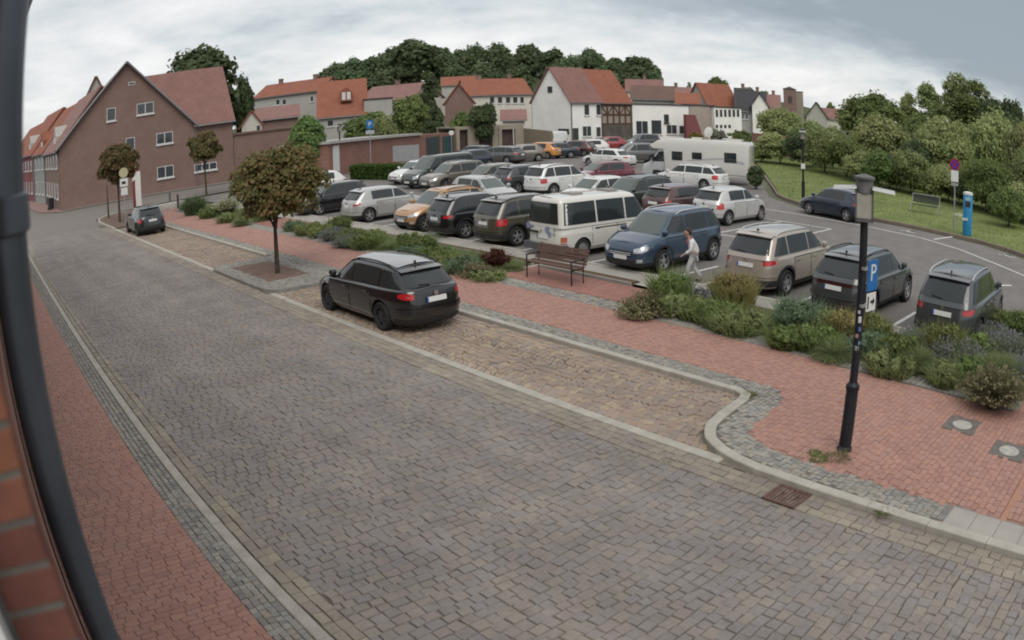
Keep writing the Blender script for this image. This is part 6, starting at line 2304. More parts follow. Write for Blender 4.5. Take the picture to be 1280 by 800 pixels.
L_GRS = leaf_mat('grass_green', [(0.171, 0.221, 0.098), (0.225, 0.283, 0.128), (0.287, 0.329, 0.166)])
L_FEA = leaf_mat('grass_feather', [(0.391, 0.356, 0.287), (0.483, 0.448, 0.380), (0.230, 0.230, 0.138)])
L_OCH = leaf_mat('leaf_ochre', [(0.300, 0.240, 0.090), (0.240, 0.225, 0.090), (0.360, 0.285, 0.135), (0.180, 0.195, 0.075)])


def blades_mesh(name, n, R, h, mat, w=.012, lean=.5, tips=None, ntip=0, base=0.25, flop=.35):
    "upright blades springing from a tuft; optional flower heads at their tips"
    a = RNG.random(n) * 2 * PI
    rr = np.sqrt(RNG.random(n)) * R * base
    b0 = np.stack([np.cos(a) * rr, np.sin(a) * rr, np.zeros(n)], 1)
    a2 = a + RNG.normal(0, .7, n)
    L = h * (.55 + .5 * RNG.random(n))
    out = (RNG.random(n) ** .7) * lean * (R / max(h, .01)) * 1.4
    d = np.stack([np.cos(a2) * out, np.sin(a2) * out, np.ones(n)], 1)
    d /= np.linalg.norm(d, axis=1, keepdims=True)
    mid = b0 + d * (L * .55)[:, None]
    tip = b0 + d * L[:, None] + np.stack([np.cos(a2) * L * flop * out, np.sin(a2) * L * flop * out, -L * flop * out * .8], 1)
    s = np.stack([-np.sin(a2), np.cos(a2), np.zeros(n)], 1)
    th = RNG.random(n) * PI
    s = s * np.cos(th)[:, None] + np.stack([np.cos(a2), np.sin(a2), np.zeros(n)], 1) * np.sin(th)[:, None]
    V = np.stack([b0 - s * w, b0 + s * w, mid + s * w * .8, mid - s * w * .8, tip], 1)
    base_i = (np.arange(n) * 5)[:, None]
    quads = base_i + np.array([[0, 1, 2, 3]])
    tris = base_i + np.array([[3, 2, 4]])
    me = bpy.data.meshes.new(name)
    me.vertices.add(n * 5)
    me.vertices.foreach_set('co', V.reshape(-1, 3).ravel())
    loops = np.concatenate([quads.ravel(), tris.ravel()])
    me.loops.add(len(loops))
    me.loops.foreach_set('vertex_index', loops)
    me.polygons.add(2 * n)
    me.polygons.foreach_set('loop_start', np.concatenate([np.arange(n) * 4, 4 * n + np.arange(n) * 3]))
    me.polygons.foreach_set('loop_total', np.concatenate([np.full(n, 4), np.full(n, 3)]))
    at = me.attributes.new('rnd', 'FLOAT', 'FACE')
    q = RNG.random(n)
    at.data.foreach_set('value', np.concatenate([q, np.clip(q + .1, 0, 1)]).astype(np.float32))
    me.materials.append(mat)
    me.update()
    return me, tip


def plant(label, px, py, w, h, kind, z=RZ):
    x, y = G(px, py, z)
    cat = 'grass tuft' if kind in ('grass', 'straw', 'feather') else 'shrub'
    nm = {'grass': 'ornamental_grass', 'straw': 'ornamental_grass', 'feather': 'feather_grass', 'lav': 'lavender_bush', 'red': 'barberry_bush'}.get(kind, 'shrub')
    t = thing(nm, label, cat, (x, y, z - .01), random.random() * 6, GP)
    h *= .80
    n = int(1500 * w * w * max(.6, h) * (30 / max(12, math.hypot(x, y)))) + 500
    n = min(n, 6500)
    if kind in ('grass', 'straw', 'feather'):
        mt = {'grass': L_GRS, 'straw': L_STR, 'feather': L_FEA}[kind]
        me, tip = blades_mesh('blades', int(n * .9), w / 2, h, mt if kind != 'feather' else L_OLI, .010, .9)
        link(bpy.data.objects.new('blades', me), t)
        if kind != 'grass':
            k = min(len(tip), 420)
            me = leaves_mesh('seed_heads', tip[:k], np.full(k, .045), k * 4, .055, L_STR if kind == 'straw' else L_FEA)
            link(bpy.data.objects.new('seed_heads', me), t)
    elif kind == 'lav':
        me, tip = blades_mesh('blades', int(n * .9), w / 2, h, L_LAV, .011, .8, base=.6)
        link(bpy.data.objects.new('blades', me), t)
        c, r = blobs('round', w, h * .7, 22)
        link(bpy.data.objects.new('foliage', leaves_mesh('foliage', c, r, n // 2, .07, L_LAV)), t)
        k = min(len(tip), 700)
        link(bpy.data.objects.new('flower_heads', leaves_mesh('flower_heads', tip[:k], np.full(k, .035), k * 3, .045, L_PUR)), t)
    else:
        mt = {'green': L_MID, 'yellow': L_YEL, 'blue': L_BLU, 'red': L_RED, 'dark': L_DRK, 'olive': L_OLI, 'ochre': L_OCH, 'purple': L_PUR}[kind]
        c, r = blobs('round', w, h, 34)
        link(bpy.data.objects.new('foliage', leaves_mesh('foliage', c, r, n, .085, mt, shell=.5)), t)
        me, tip = blades_mesh('sprigs', n // 5, w / 2, h * 1.12, mt, .012, .7, base=.8)
        link(bpy.data.objects.new('sprigs', me), t)
    return t


PL = [
    # far bed
    (243, 268, 1.5, 1.5, 'dark', 'tall dark shrub at the far tip of the planting near the corner'),
    (262, 272, 1.5, .8, 'green', 'green shrub before the tall dark one at the far tip'),
    (285, 270, 1.4, 1.4, 'feather', 'pale feather grass left of the street tree'),
    (283, 278, 1.3, .7, 'olive', 'low olive shrub before the pale feather grass'),
    (302, 282, 1.4, .7, 'grass', 'ornamental grass clump left of the street tree trunk, nearest the pavement'),
    (312, 272, 1.3, .9, 'olive', 'olive shrub behind the crown of the street tree, to the left'),
    (333, 274, 1.4, .9, 'green', 'green shrub directly behind the lower crown of the street tree'),
    (232, 262, 1.0, .5, 'blue', 'blue green low shrub at the far end of the planting'),
    # bed behind the street tree and the black estate
    (368, 288, 1.2, .65, 'blue', 'blue green clump just right of the street tree trunk'),
    (386, 293, 1.4, .7, 'yellow', 'yellow green clump right of the street tree trunk'),
    (402, 296, 1.3, .7, 'yellow', 'second yellow green clump, paler, further from the trunk'),
    (418, 300, 1.0, .65, 'lav', 'small purple tinged clump behind the black estate bonnet'),
    (424, 291, 1.1, .95, 'green', 'upright green shrub against the car park edge by the silver hatchback'),
    (440, 302, 1.3, .7, 'green', 'green clump above the black estate bonnet'),
    (436, 308, 1.1, .6, 'lav', 'brownish purple lavender clump above the black estate windscreen'),
    (459, 310, 1.4, .8, 'green', 'dense round green clump above the black estate roof'),
    (466, 300, 1.1, .55, 'olive', 'olive clump beside the timber strip near the silver hatchback'),
    (486, 312, 1.6, .45, 'grass', 'low grass patch behind the black estate roof'),
    (519, 313, 1.7, .85, 'green', 'large green mound before the copper orange crossover'),
    (510, 322, 1.3, .5, 'blue', 'low blue green clump at the pavement behind the black estate roof'),
    (545, 326, 1.5, .6, 'green', 'green clump before the black SUV'),
    (560, 334, 1.4, .55, 'yellow', 'yellow green low clump right of the green mound'),
    (579, 339, 1.4, .6, 'blue', 'blue green clump left of the red barberry'),
    (597, 345, 1.0, .5, 'straw', 'straw coloured tuft at the edge beside the barberry'),
    (618, 334, .95, .75, 'red', 'small dark red barberry bush near the brown bench'),
    (610, 349, 1.1, .35, 'olive', 'low olive clump in the corner of the bed by the bench pad'),
    (640, 337, 1.3, .35, 'grass', 'short green grass behind the barberry, left of the bench'),
    # bed right of the bench
    (812, 392, 1.3, .75, 'straw', 'pale beige grass fountain at the pad right of the bench'),
    (800, 396, .9, .5, 'straw', 'smaller beige grass tuft at the very corner of the pad'),
    (839, 387, 1.0, 1.3, 'green', 'tall dense green shrub standing in front of the blue SUV'),
    (845, 394, .9, .8, 'olive', 'lower olive green shrub at the foot of the tall dense one'),
    (878, 388, .9, .75, 'purple', 'greyish purple shrub right of the tall dense green one'),
    (872, 398, 1.1, .65, 'olive', 'olive green clump nearest the pavement between the tall shrub and the ochre one'),
    (913, 388, 1.1, 1.25, 'ochre', 'tall ochre shrub in front of the beige SUV'),
    (928, 380, .8, .85, 'ochre', 'ochre wisps right of the tall ochre shrub'),
    (896, 404, 1.2, .75, 'green', 'green clump below the tall ochre shrub'),
    (925, 415, 1.3, .7, 'olive', 'olive rounded clump at the pavement edge under the beige SUV'),
    (905, 412, .9, .5, 'olive', 'low olive clump between the green and the rounded clump'),
    (997, 415, 1.15, 1.05, 'blue', 'blue green upright shrub left of the crossover'),
    (985, 432, 1.1, .55, 'green', 'low green clump left of the lamp post'),
    (1020, 436, 1.2, .7, 'green', 'green clump just left of the sign pole'),
    (1033, 420, 1.1, .8, 'olive', 'olive shrub under the number plate of the crossover'),
    (1042, 448, 1.2, .6, 'grass', 'grass clump behind the sign pole at pavement level'),
    (1058, 427, .9, .95, 'ochre', 'ochre shrub left of the pole, under the crossover'),
    (1094, 428, .8, .85, 'yellow', 'yellow shrub right of the sign pole'),
    (1090, 446, 1.2, .7, 'blue', 'blue green clump right of the pole'),
    (1122, 452, 1.2, .75, 'green', 'green clump under the dark grey SUV, left of its plate'),
    (1112, 466, 1.2, .55, 'olive', 'olive clump nearest the pavement right of the pole'),
    (1146, 462, 1.2, .7, 'grass', 'grass clump under the dark grey SUV'),
    (1150, 440, 1.0, .7, 'lav', 'purple lavender at the left wheel of the dark grey SUV'),
    (1178, 446, 1.2, 1.0, 'yellow', 'yellow green shrub right under the dark grey SUV bumper'),
    (1195, 460, 1.1, .8, 'lav', 'purple lavender clump left of the pale grass'),
    (1182, 480, 1.0, .6, 'olive', 'olive tinged clump nearest the pavement left of the pale grass'),
    (1210, 478, 1.0, .7, 'green', 'green clump between lavender and pale grass'),
    (1222, 448, 1.1, .75, 'green', 'green shrub right behind the dark grey SUV'),
    (1240, 508, 1.35, 1.0, 'straw', 'big pale ornamental grass at the front right corner of the planting'),
    (1246, 480, 1.2, .95, 'grass', 'green grass fountain behind the big pale one'),
    (1262, 450, 1.1, .8, 'lav', 'lavender mound cut by the right picture edge'),
    (1240, 432, 1.0, .7, 'lav', 'lavender mound between the dark grey SUV and the right edge'),
    (1272, 420, 1.3, .9, 'green', 'leafy green shrub at the right edge beyond the dark grey SUV'),
    (1250, 412, 1.1, .7, 'yellow', 'yellow green shrub behind the lavender at the right'),
    (1280, 480, 1.1, .8, 'lav', 'grey lavender at the lower right end of the planting'),
]
for px, py, w, h, kind, lab in PL:
    plant(lab, px, py, w, h, kind)

# low ground cover in the beds and blades on the lawn, uncountable
def cover(name, n, rect, h, mat, z, keep=None, w=.010):
    x0, x1, y0, y1 = rect
    P = np.stack([RNG.uniform(x0, x1, n), RNG.uniform(y0, y1, n), np.full(n, z)], 1)
    if keep is not None:
        P = P[keep(P[:, 0], P[:, 1])]
    n = len(P)
    a = RNG.random(n) * 2 * PI
    s = np.stack([np.cos(a), np.sin(a), np.zeros(n)], 1) * w
    t = P + np.stack([RNG.normal(0, h * .5, n), RNG.normal(0, h * .5, n), h * (.5 + RNG.random(n))], 1)
    V = np.stack([P - s, P + s, t], 1).reshape(-1, 3)
    me = bpy.data.meshes.new(name)
    me.vertices.add(n * 3)
    me.vertices.foreach_set('co', V.ravel())
    me.loops.add(n * 3)
    me.loops.foreach_set('vertex_index', np.arange(n * 3))
    me.polygons.add(n)
    me.polygons.foreach_set('loop_start', np.arange(0, n * 3, 3))
    me.polygons.foreach_set('loop_total', np.full(n, 3))
    at = me.attributes.new('rnd', 'FLOAT', 'FACE')
    at.data.foreach_set('value', RNG.random(n).astype(np.float32))
    me.materials.append(mat)
    me.update()
    o = link(bpy.data.objects.new(name, me))
    tag(o, None, None, None, 'stuff')
    return o


o = cover('ground_cover', 16000, (14.5, 16.15, 18.2, 31), .12, L_GRS, RZ - .01); tag(o, 'short grassy ground cover in the bed behind the black estate', 'ground cover')
o = cover('ground_cover', 15000, (14.5, 16.15, 2.8, 12.6), .14, L_OLI, RZ - .01, w=.012); tag(o, 'thin ground cover between the shrubs right of the bench', 'ground cover')
o = cover('ground_cover', 12000, (14.5, 24, -3.5, 3.4), .16, L_OLI, RZ - .02, lambda x, y: y < 4 - (x - 14) * .1, w=.014); tag(o, 'ground cover of the planting at the lower right', 'ground cover')
o = cover('ground_cover', 9000, (14.5, 16.1, 37, 49), .2, L_OLI, RZ - .01, w=.02); tag(o, 'ground cover of the bed left of the street tree', 'ground cover')
from mathutils.geometry import intersect_point_tri_2d
LP = np.array(lawn_pts)


def in_lawn(x, y):
    ins = np.zeros(len(x), bool)
    j = len(LP) - 1
    for i in range(len(LP)):
        c = ((LP[i, 1] > y) != (LP[j, 1] > y)) & (x < (LP[j, 0] - LP[i, 0]) * (y - LP[i, 1]) / (LP[j, 1] - LP[i, 1] + 1e-9) + LP[i, 0])
        ins ^= c
        j = i
    return ins


o = cover('lawn_grass', 60000, (30, 75, -2, 42), .03, leaf_mat('grass_lawn', [(.15, .185, .058), (.17, .21, .063), (.19, .225, .072)]), .06, in_lawn, w=.04); tag(o, 'mown grass of the lawn beyond the car park', 'lawn grass')
# weeds at the foot of the lamp post and in the gutter
for (px, py, s, k, lab) in ((1046, 573, .26, 'straw', 'dry weeds at the foot of the lamp post'), (1023, 574, .16, 'green', 'small weed left of the lamp post foot'), (1106, 641, .14, 'grass', 'tuft of grass on the kerb below the lamp post'), (1018, 566, .12, 'green', 'tiny weed patch in the red pavement'), (938, 494, .15, 'grass', 'weeds in the inner corner of the cobbled bay')):
    x, y = G(px, py, RZ)
    t = thing('weed', lab, 'weed', (x, y, RZ - .01 if px > 900 else .03), 0, 'weeds in the paving')
    me, tip = blades_mesh('blades', 160, s, s * .7, {'straw': L_STR, 'grass': L_YEL, 'green': L_MID}[k], .006, 1.0, base=.7)
    link(bpy.data.objects.new('blades', me), t)
# moss and weeds in the joints of the gutter
def joint_keep(x, y):
    return RNG.random(len(x)) < np.clip((np.sin(y * 3.1) + np.sin(y * 1.3 + 1)) * .4, 0.02, 1)


o = cover('joint_weeds', 9000, (8.15, 8.69, 1.0, 9.0), .018, L_YEL, .020, joint_keep, w=.006); tag(o, 'moss and small weeds in the gutter joints', 'moss')

# ================================================================== STREET FURNITURE
M_pole = simple('pole_black', (0.022, 0.023, 0.028), .45, .2, 9, metal=.3)
M_opal = simple('opal_glass', (0.34, 0.32, 0.28), .35, .1, 6)
M_lgrey = simple('lamp_grey', (0.10, 0.10, 0.10), .5, .1, 6)
M_sign = simple('sign_white', (0.60, 0.60, 0.58), .45, .05, 6)
M_sblue = simple('sign_blue', (0.02, 0.13, 0.36), .4, .04, 6)
M_sback = simple('sign_back', (0.30, 0.30, 0.31), .5, .08, 6, metal=.3)


def text(body, size, mat, parent, T, name='lettering', ext=.002):
    cu = bpy.data.curves.new(name, 'FONT')
    cu.body = body
    cu.size = size
    cu.extrude = ext
    cu.align_x = 'CENTER'
    cu.align_y = 'CENTER'
    tmp = bpy.data.objects.new('tmp', cu)
    COL.objects.link(tmp)
    dg = bpy.context.evaluated_depsgraph_get()
    me = bpy.data.meshes.new_from_object(tmp.evaluated_get(dg))
    bpy.data.objects.remove(tmp)
    me.transform(T)
    me.materials.clear()
    me.materials.append(mat)
    return link(bpy.data.objects.new(name, me), parent)


def face_to(x, y, yaw_off=0.0):
    "rotation so that local -Y looks at the camera side"
    return math.atan2(y, x) - PI / 2 + yaw_off


def upright(T0):
    return T0 @ Matrix.Rotation(rad(90), 4, 'X')


def lamp_post(x, y, label, detail=True, z=RZ, group='lamp posts', h=4.0, rot=0.0):
    t = thing('lamp_post', label, 'lamp post', (x, y, z), rot, group)
    k = h / 4.0
    m = MB()
    m.lathe([(.125, -.1), (.125, .05), (.105, .08), (.100, .95 * k), (.112, .97 * k), (.112, 1.03 * k), (.072, 1.08 * k)], 10)
    m.build('base', M_pole, t, 30)
    m = MB()
    m.lathe([(.066, 1.02 * k), (.060, 3.42 * k)], 14)
    m.build('pole', M_pole, t, 50)
    # lantern: opal body, dark ring, cap, two flat wings
    m = MB()
    m.box(-.125, .125, -.125, .125, 3.46 * k, 3.80 * k)
    o = m.build('lantern_body', M_opal, t)
    for sx in (-1, 1):
        for sy in (-1, 1):
            m = MB(); m.box(sx * .128 - .012, sx * .128 + .012, sy * .128 - .012, sy * .128 + .012, 3.42 * k, 3.83 * k)
            m.build('frame_bar', M_lgrey, o)
    m = MB(); m.box(-.14, .14, -.14, .14, 3.41 * k, 3.455 * k); m.build('bottom_plate', M_lgrey, o)
    m = MB()
    m.lathe([(.145, 3.80 * k), (.145, 3.84 * k), (.135, 3.86 * k), (.135, 3.98 * k), (.165, 4.00 * k), (.165, 4.03 * k), (.03, 4.07 * k)], 16)
    m.build('lantern_cap', M_lgrey, t, 30)
    for s in (-1, 1):
        m = MB()
        m.add([(s * .12, -.22, 3.87 * k), (s * .47, -.16, 3.83 * k), (s * .47, .16, 3.83 * k), (s * .12, .22, 3.87 * k), (s * .12, -.16, 3.895 * k), (s * .47, -.12, 3.865 * k), (s * .47, .12, 3.865 * k), (s * .12, .16, 3.895 * k)], [(0, 1, 2, 3), (4, 5, 6, 7), (0, 1, 5, 4), (1, 2, 6, 5), (2, 3, 7, 6)])
        m.build('wing', simple('wing_pale', (.42, .42, .40), .4, .05, 4), t)
    return t


lx, ly = 10.16, 4.55
lp = lamp_post(lx, ly, 'black lamp post with stickers on the red pavement, carrying a blue parking sign', rot=face_to(lx, ly))
# stickers round the pole
for i, (z, a, w_, h_, c) in enumerate(((2.02, -80, .05, .09, (.55, .55, .55)), (1.78, -110, .055, .06, (.5, .25, .25)), (1.60, -95, .07, .07, (.6, .6, .58)), (1.68, -60, .04, .05, (.25, .35, .5)), (1.40, -85, .04, .08, (.35, .42, .5)), (1.20, -120, .05, .07, (.5, .5, .52)), (1.88, -70, .04, .06, (.12, .15, .35)), (1.30, -70, .035, .05, (.5, .45, .5)), (2.13, -100, .04, .05, (.45, .45, .5)))):
    m = MB()
    r = .0635
    n = 5
    vs = []
    for j in range(n):
        an = rad(a) + (j / (n - 1) - .5) * w_ / r
        vs += [(r * math.cos(an), r * math.sin(an), z - h_ / 2), (r * math.cos(an), r * math.sin(an), z + h_ / 2)]
    m.add(vs, [(2 * j, 2 * j + 2, 2 * j + 3, 2 * j + 1) for j in range(n - 1)])
    m.build('sticker', simple('sticker_%d' % i, c, .5, .25, 60), lp)
# parking sign, turned away from square on
sg_ = thing('parking_sign', 'blue parking sign with a white P above a white plate, on the near lamp post', 'sign', (lx, ly, RZ), face_to(lx, ly) + rad(58))
m = MB(); m.box(.02, .31, -.100, -.088, 2.42, 2.86); m.build('panel', M_sblue, sg_)
m = MB(); m.box(.02, .31, -.089, -.083, 2.42, 2.86); m.build('panel_back', M_sback, sg_)
text('P', .34, M_sign, sg_, upright(Matrix.Translation((.165, -.104, 2.67))), 'letter')
m = MB(); m.box(.02, .29, -.100, -.088, 2.13, 2.39); m.build('lower_plate', M_sign, sg_)
m = MB()
m.box(.045, .08, -.103, -.100, 2.17, 2.35)
m.add([(.13, -.1035, 2.24), (.20, -.1035, 2.24), (.20, -.1035, 2.20), (.26, -.1035, 2.26), (.20, -.1035, 2.32), (.20, -.1035, 2.28), (.13, -.1035, 2.28)], [tuple(range(7))])
m.build('arrow', M_pole, sg_)
for z in (2.22, 2.75):
    m = MB(); m.box(-.07, .10, -.088, -.03, z - .02, z + .02); m.build('bracket', M_sback, sg_)

x, y = G(1004, 251)
lamp_post(x, y, 'lamp post with a small white tag on the lawn, beyond the car park', z=.06, rot=.5)
tgt = thing('white_tag', 'small white tag fixed halfway up the lamp post on the lawn', 'sign', (x, y, .06), face_to(x, y))
m = MB(); m.box(-.12, .12, -.09, -.075, 1.75, 2.05); m.build('panel', M_sign, tgt)
x, y = G(426, 218)
lamp_post(x, y, 'lamp post beside the clipped hedge in front of the garage row', z=.03, rot=.2, h=4.2)


def sign_pole(x, y, label, parts, z=.03, hpole=2.6, r=.035, group=None):
    t = thing('road_sign', label, 'sign', (x, y, z), face_to(x, y), group)
    m = MB(); m.lathe([(r, -.1), (r, hpole)], 10); m.build('pole', M_sback if group != 'd' else M_pole, t, 50)
    for i, (shape, zc, w, h, mat) in enumerate(parts):
        m = MB()
        if shape == 'disc':
            m.lathe([(w / 2, -.065), (w / 2, -.045)], 20, axis='y', c=(0, 0, zc))
        else:
            m.box(-w / 2, w / 2, -.065, -.045, zc - h / 2, zc + h / 2)
        m.build('panel', mat, t, 30)
    return t


GSN = 'road signs'
x, y = G(1192, 290)
t = sign_pole(x, y, 'no stopping sign over a white plate next to the blue ticket machine', [('disc', 3.18, .58, 0, simple('sign_red', (.30, .015, .03), .4, 0)), ('rect', 2.62, .42, .55, M_sign), ('rect', 2.22, .40, .14, M_sback)], z=.1, hpole=3.3, group=GSN)
m = MB(); m.lathe([(.22, -.071), (.22, -.0655)], 20, axis='y', c=(0, 0, 3.18)); m.build('blue_field', simple('sign_deepblue', (.03, .03, .30), .4, 0), t)
m = MB(); T = Matrix.Translation((0, 0, 3.18)) @ Matrix.Rotation(rad(45), 4, 'Y'); m.box(-.03, .03, -.0745, -.071, -.23, .23, T=T); m.box(-.23, .23, -.0748, -.0712, -.03, .03, T=T); m.build('cross', MATS['sign_red'], t)
x, y = G(464, 216)
t = sign_pole(x, y, 'blue parking sign on a grey pole behind the clipped hedge', [('rect', 4.0, .55, .7, M_sblue), ('rect', 3.35, .7, .3, simple('sign_grey', (.35, .37, .42), .5, .1, 5))], z=.03, hpole=4.3, group=GSN)
text('P', .5, M_sign, t, upright(Matrix.Translation((0, -.07, 4.0))), 'letter')
x, y = G(565, 196)
sign_pole(x, y, 'small white round sign before the garage doors', [('disc', 2.4, .5, 0, M_sign)], z=.03, hpole=2.6, group=GSN)
x, y = G(158, 281)
t = sign_pole(x, y, 'round pale yellow sign above a white plate beside the far street tree', [('disc', 3.15, .62, 0, simple('sign_yellow', (.42, .38, .24), .5, .05, 5)), ('rect', 2.55, .55, .50, M_sign), ('rect', 2.0, .45, .45, M_sign)], z=.05, hpole=3.4, group=GSN)
m = MB(); m.box(-.15, .12, -.070, -.066, 2.45, 2.62); m.build('arrow', M_pole, t)
x, y = G(136, 274)
t = thing('bollard', 'slim brown post at the kerb corner left of the far street tree', 'post', (x, y, .02))
m = MB(); m.lathe([(.07, -.1), (.07, 1.35), (.045, 1.4), (.04, 2.3), (.0, 2.35)], 10); m.build('shaft', simple('brown_post', (.06, .045, .04), .6, .1, 6), t, 30)
# white stele shaped like a 1
x, y = G(173, 264)
t = thing('number_stele', 'tall white figure one standing on a dark red stele behind the dark green hatchback', 'sculpture', (x, y, .03), face_to(x, y))
prism([(-.36, 0), (.28, 0), (.28, 2.9), (-.36, 2.9)], 1, 'stele', simple('stele_red', (.18, .045, .045), .6, .1, 4), t, .01, y0=.05, y1=.18)
m = MB()
f = [(-.14, 0), (.30, 0), (.30, 2.8), (.02, 2.8), (-.34, 2.35), (-.34, 2.1), (-.14, 2.25)]
m.add([(a, -.08, b) for a, b in f] + [(a, .05, b) for a, b in f], [tuple(range(7)), tuple(range(7, 14))[::-1]] + [(k, (k + 1) % 7, 7 + (k + 1) % 7, 7 + k) for k in range(7)])
m.build('figure_one', simple('figure_white', (.62, .60, .57), .6, .04, 4), t)
# low white block and two small posts at the far end of the bed
x, y = G(214, 262)
t = thing('stone_bench', 'low whitish stone block at the far tip of the planting', 'bench', (x, y, .05), .1)
prism([(-1.2, 0), (1.2, 0), (1.2, .42), (-1.2, .42)], 1, 'block', simple('pale_stone', (.42, .40, .37), .8, .1, 4), t, .03, y0=-.3, y1=.3)
for (px, py, lab) in ((213, 259, 'short grey post left on the pale stone block'), (223, 262, 'short brown post beside the tall dark shrub')):
    x, y = G(px, py)
    t = thing('short_post', lab, 'post', (x, y, .05), 0, 'posts at the far tip of the planting')
    m = MB(); m.lathe([(.08, 0), (.08, .95), (.0, 1.0)], 8); m.build('shaft', M_lgrey if px == 213 else simple('brown_post', (.06, .045, .04)), t, 30)
# ticket machine
x, y = G(1208.5, 296)
t = thing('ticket_machine', 'rounded light blue ticket machine with a white top beside the no stopping sign', 'machine', (x, y, .08), face_to(x, y))
M_tb = simple('machine_blue', (.035, .22, .42), .4, .06, 5)
m = MB(); m.lathe([(.24, 0), (.26, .03), (.26, 1.86), (.24, 1.9)], 18); m.v = [(a, b * .8, c) for a, b, c in m.v]; m.build('housing', M_tb, t, 30)
m = MB(); m.lathe([(.27, 1.9), (.28, 1.93), (.27, 2.02), (.1, 2.06)], 18); m.v = [(a, b * .8, c) for a, b, c in m.v]; m.build('cap', M_sign, t, 30)
m = MB(); m.box(-.14, .14, -.225, -.19, 1.35, 1.6); m.build('display', M_trim, t)
m = MB(); m.box(-.15, .15, -.222, -.19, 1.65, 1.8); m.build('label_plate', simple('plate_lightblue', (.25, .40, .50), .5, 0), t)
m = MB(); m.box(-.30, .02, -.24, -.2, .70, .82); m.build('coin_panel', simple('machine_pale', (.45, .50, .50), .5, .1, 6), t)
x2, y2 = G(1197, 287)
t = thing('low_sign', 'small pale arrow shaped board at knee height left of the ticket machine', 'sign', (x2, y2, .08), face_to(x2, y2))
m = MB(); m.add([(-.30, -.02, .62), (.05, -.02, .62), (.05, -.02, .56), (.32, -.02, .68), (.05, -.02, .80), (.05, -.02, .74), (-.30, -.02, .74)], [tuple(range(7))]); m.build('panel', simple('sign_cream', (.5, .5, .38), .5, 0), t)
m = MB(); m.lathe([(.025, 0), (.025, .75)], 6); m.build('post', M_sback, t)
# billboard in front of the garage row
x, y = G(508, 210)
t = thing('notice_board', 'blank grey board in front of the brick garage row', 'board', (x, y, 0), face_to(x, y))
m = MB(); m.box(-1.1, 1.1, -.05, .05, .6, 1.95); m.build('panel', simple('board_grey', (.24, .245, .25), .6, .08, 3), t)
for sx in (-1, 1):
    m = MB(); m.box(sx * 1.0 - .05, sx * 1.0 + .05, .05, .12, 0, 1.9); m.build('post', M_lgrey, t)

# bench by the planting ------------------------------------------------
M_wood = simple('bench_timber', (0.115, 0.070, 0.055), .7, .25, 14, bumpd=.003)
bn = thing('bench', 'brown slatted bench with metal arms on the red pad, its back to the white minibus', 'bench', (15.05, 16.15, RZ), rad(92))
# local: x along the bench, -y... seat faces the street (local +y looks to -X)
BL = 1.95
for k in range(5):
    m = MB(); y = .18 - .085 * k
    m.box(-BL / 2, BL / 2, y - .034, y + .034, .43 + .01 * abs(k - 2) * .5, .46 + .01 * abs(k - 2) * .5); m.build('seat_slat', M_wood, bn)
for k in range(5):
    z = .52 + .085 * k
    m = MB(); y = -.24 - .03 * k
    T = Matrix.Translation((0, y, z)) @ Matrix.Rotation(rad(18), 4, 'X')
    m.box(-BL / 2, BL / 2, -.014, .014, -.036, .036, T=T); m.build('back_slat', M_wood, bn)
M_bm = simple('bench_steel', (.045, .042, .042), .5, .1, 8, metal=.4)
for sx in (-1, 1):
    X = sx * (BL / 2 - .12)
    for (pts, nm) in (([(X, .22, 0), (X, .22, .64)], 'leg'), ([(X, -.24, 0), (X, -.24, .44), (X, -.40, .92)], 'leg'), ([(X, .24, .64), (X, -.30, .66)], 'armrest'), ([(X, .22, .40), (X, -.24, .40)], 'seat_support')):
        m = MB(); m.tube(pts, .022, 6); m.build(nm, M_bm, bn, 40)
# bench on the lawn
x, y = G(1157, 268)
t = thing('park_bench', 'dark backed bench with a pale frame standing on the lawn', 'bench', (x, y, .08), face_to(x, y) - .25)
for k in range(4):
    m = MB(); m.box(-.85, .85, .0 + .02 * k, .03 + .02 * k, .55 + .1 * k, .63 + .1 * k); m.build('back_slat', simple('slat_dark', (.05, .06, .055), .7, .1, 6), t)
for k in range(4):
    m = MB(); m.box(-.85, .85, -.42 + .1 * k, -.34 + .1 * k, .42, .45); m.build('seat_slat', MATS['slat_dark'], t)
for sx in (-1, 1):
    m = MB(); m.tube([(sx * .9, -.42, 0), (sx * .9, -.42, .44), (sx * .9, .02, .46), (sx * .9, .10, 1.0)], .025, 6); m.build('side_frame', simple('frame_pale', (.34, .35, .32), .5, .05, 5, metal=.2), t)
    m = MB(); m.tube([(sx * .9, .06, 0), (sx * .9, .03, .46)], .025, 6); m.build('leg', MATS['frame_pale'], t)
m = MB(); m.tube([(-.9, .10, 1.0), (.9, .10, 1.0)], .025, 6); m.build('top_rail', MATS['frame_pale'], t)

# ================================================================== PERSON
M_skin = simple('skin', (.36, .21, .16), .55, .08, 12)
M_jack = simple('jacket_white', (.62, .61, .60), .8, .12, 9)
M_trou = simple('trousers_pale', (.42, .42, .42), .85, .1, 9)
M_scarf = simple('scarf_pink', (.34, .13, .15), .85, .15, 12)
M_hair = simple('hair_brown', (.055, .035, .025), .7, .3, 20)
M_shoe = simple('shoe_dark', (.03, .03, .032), .6, .1, 8)


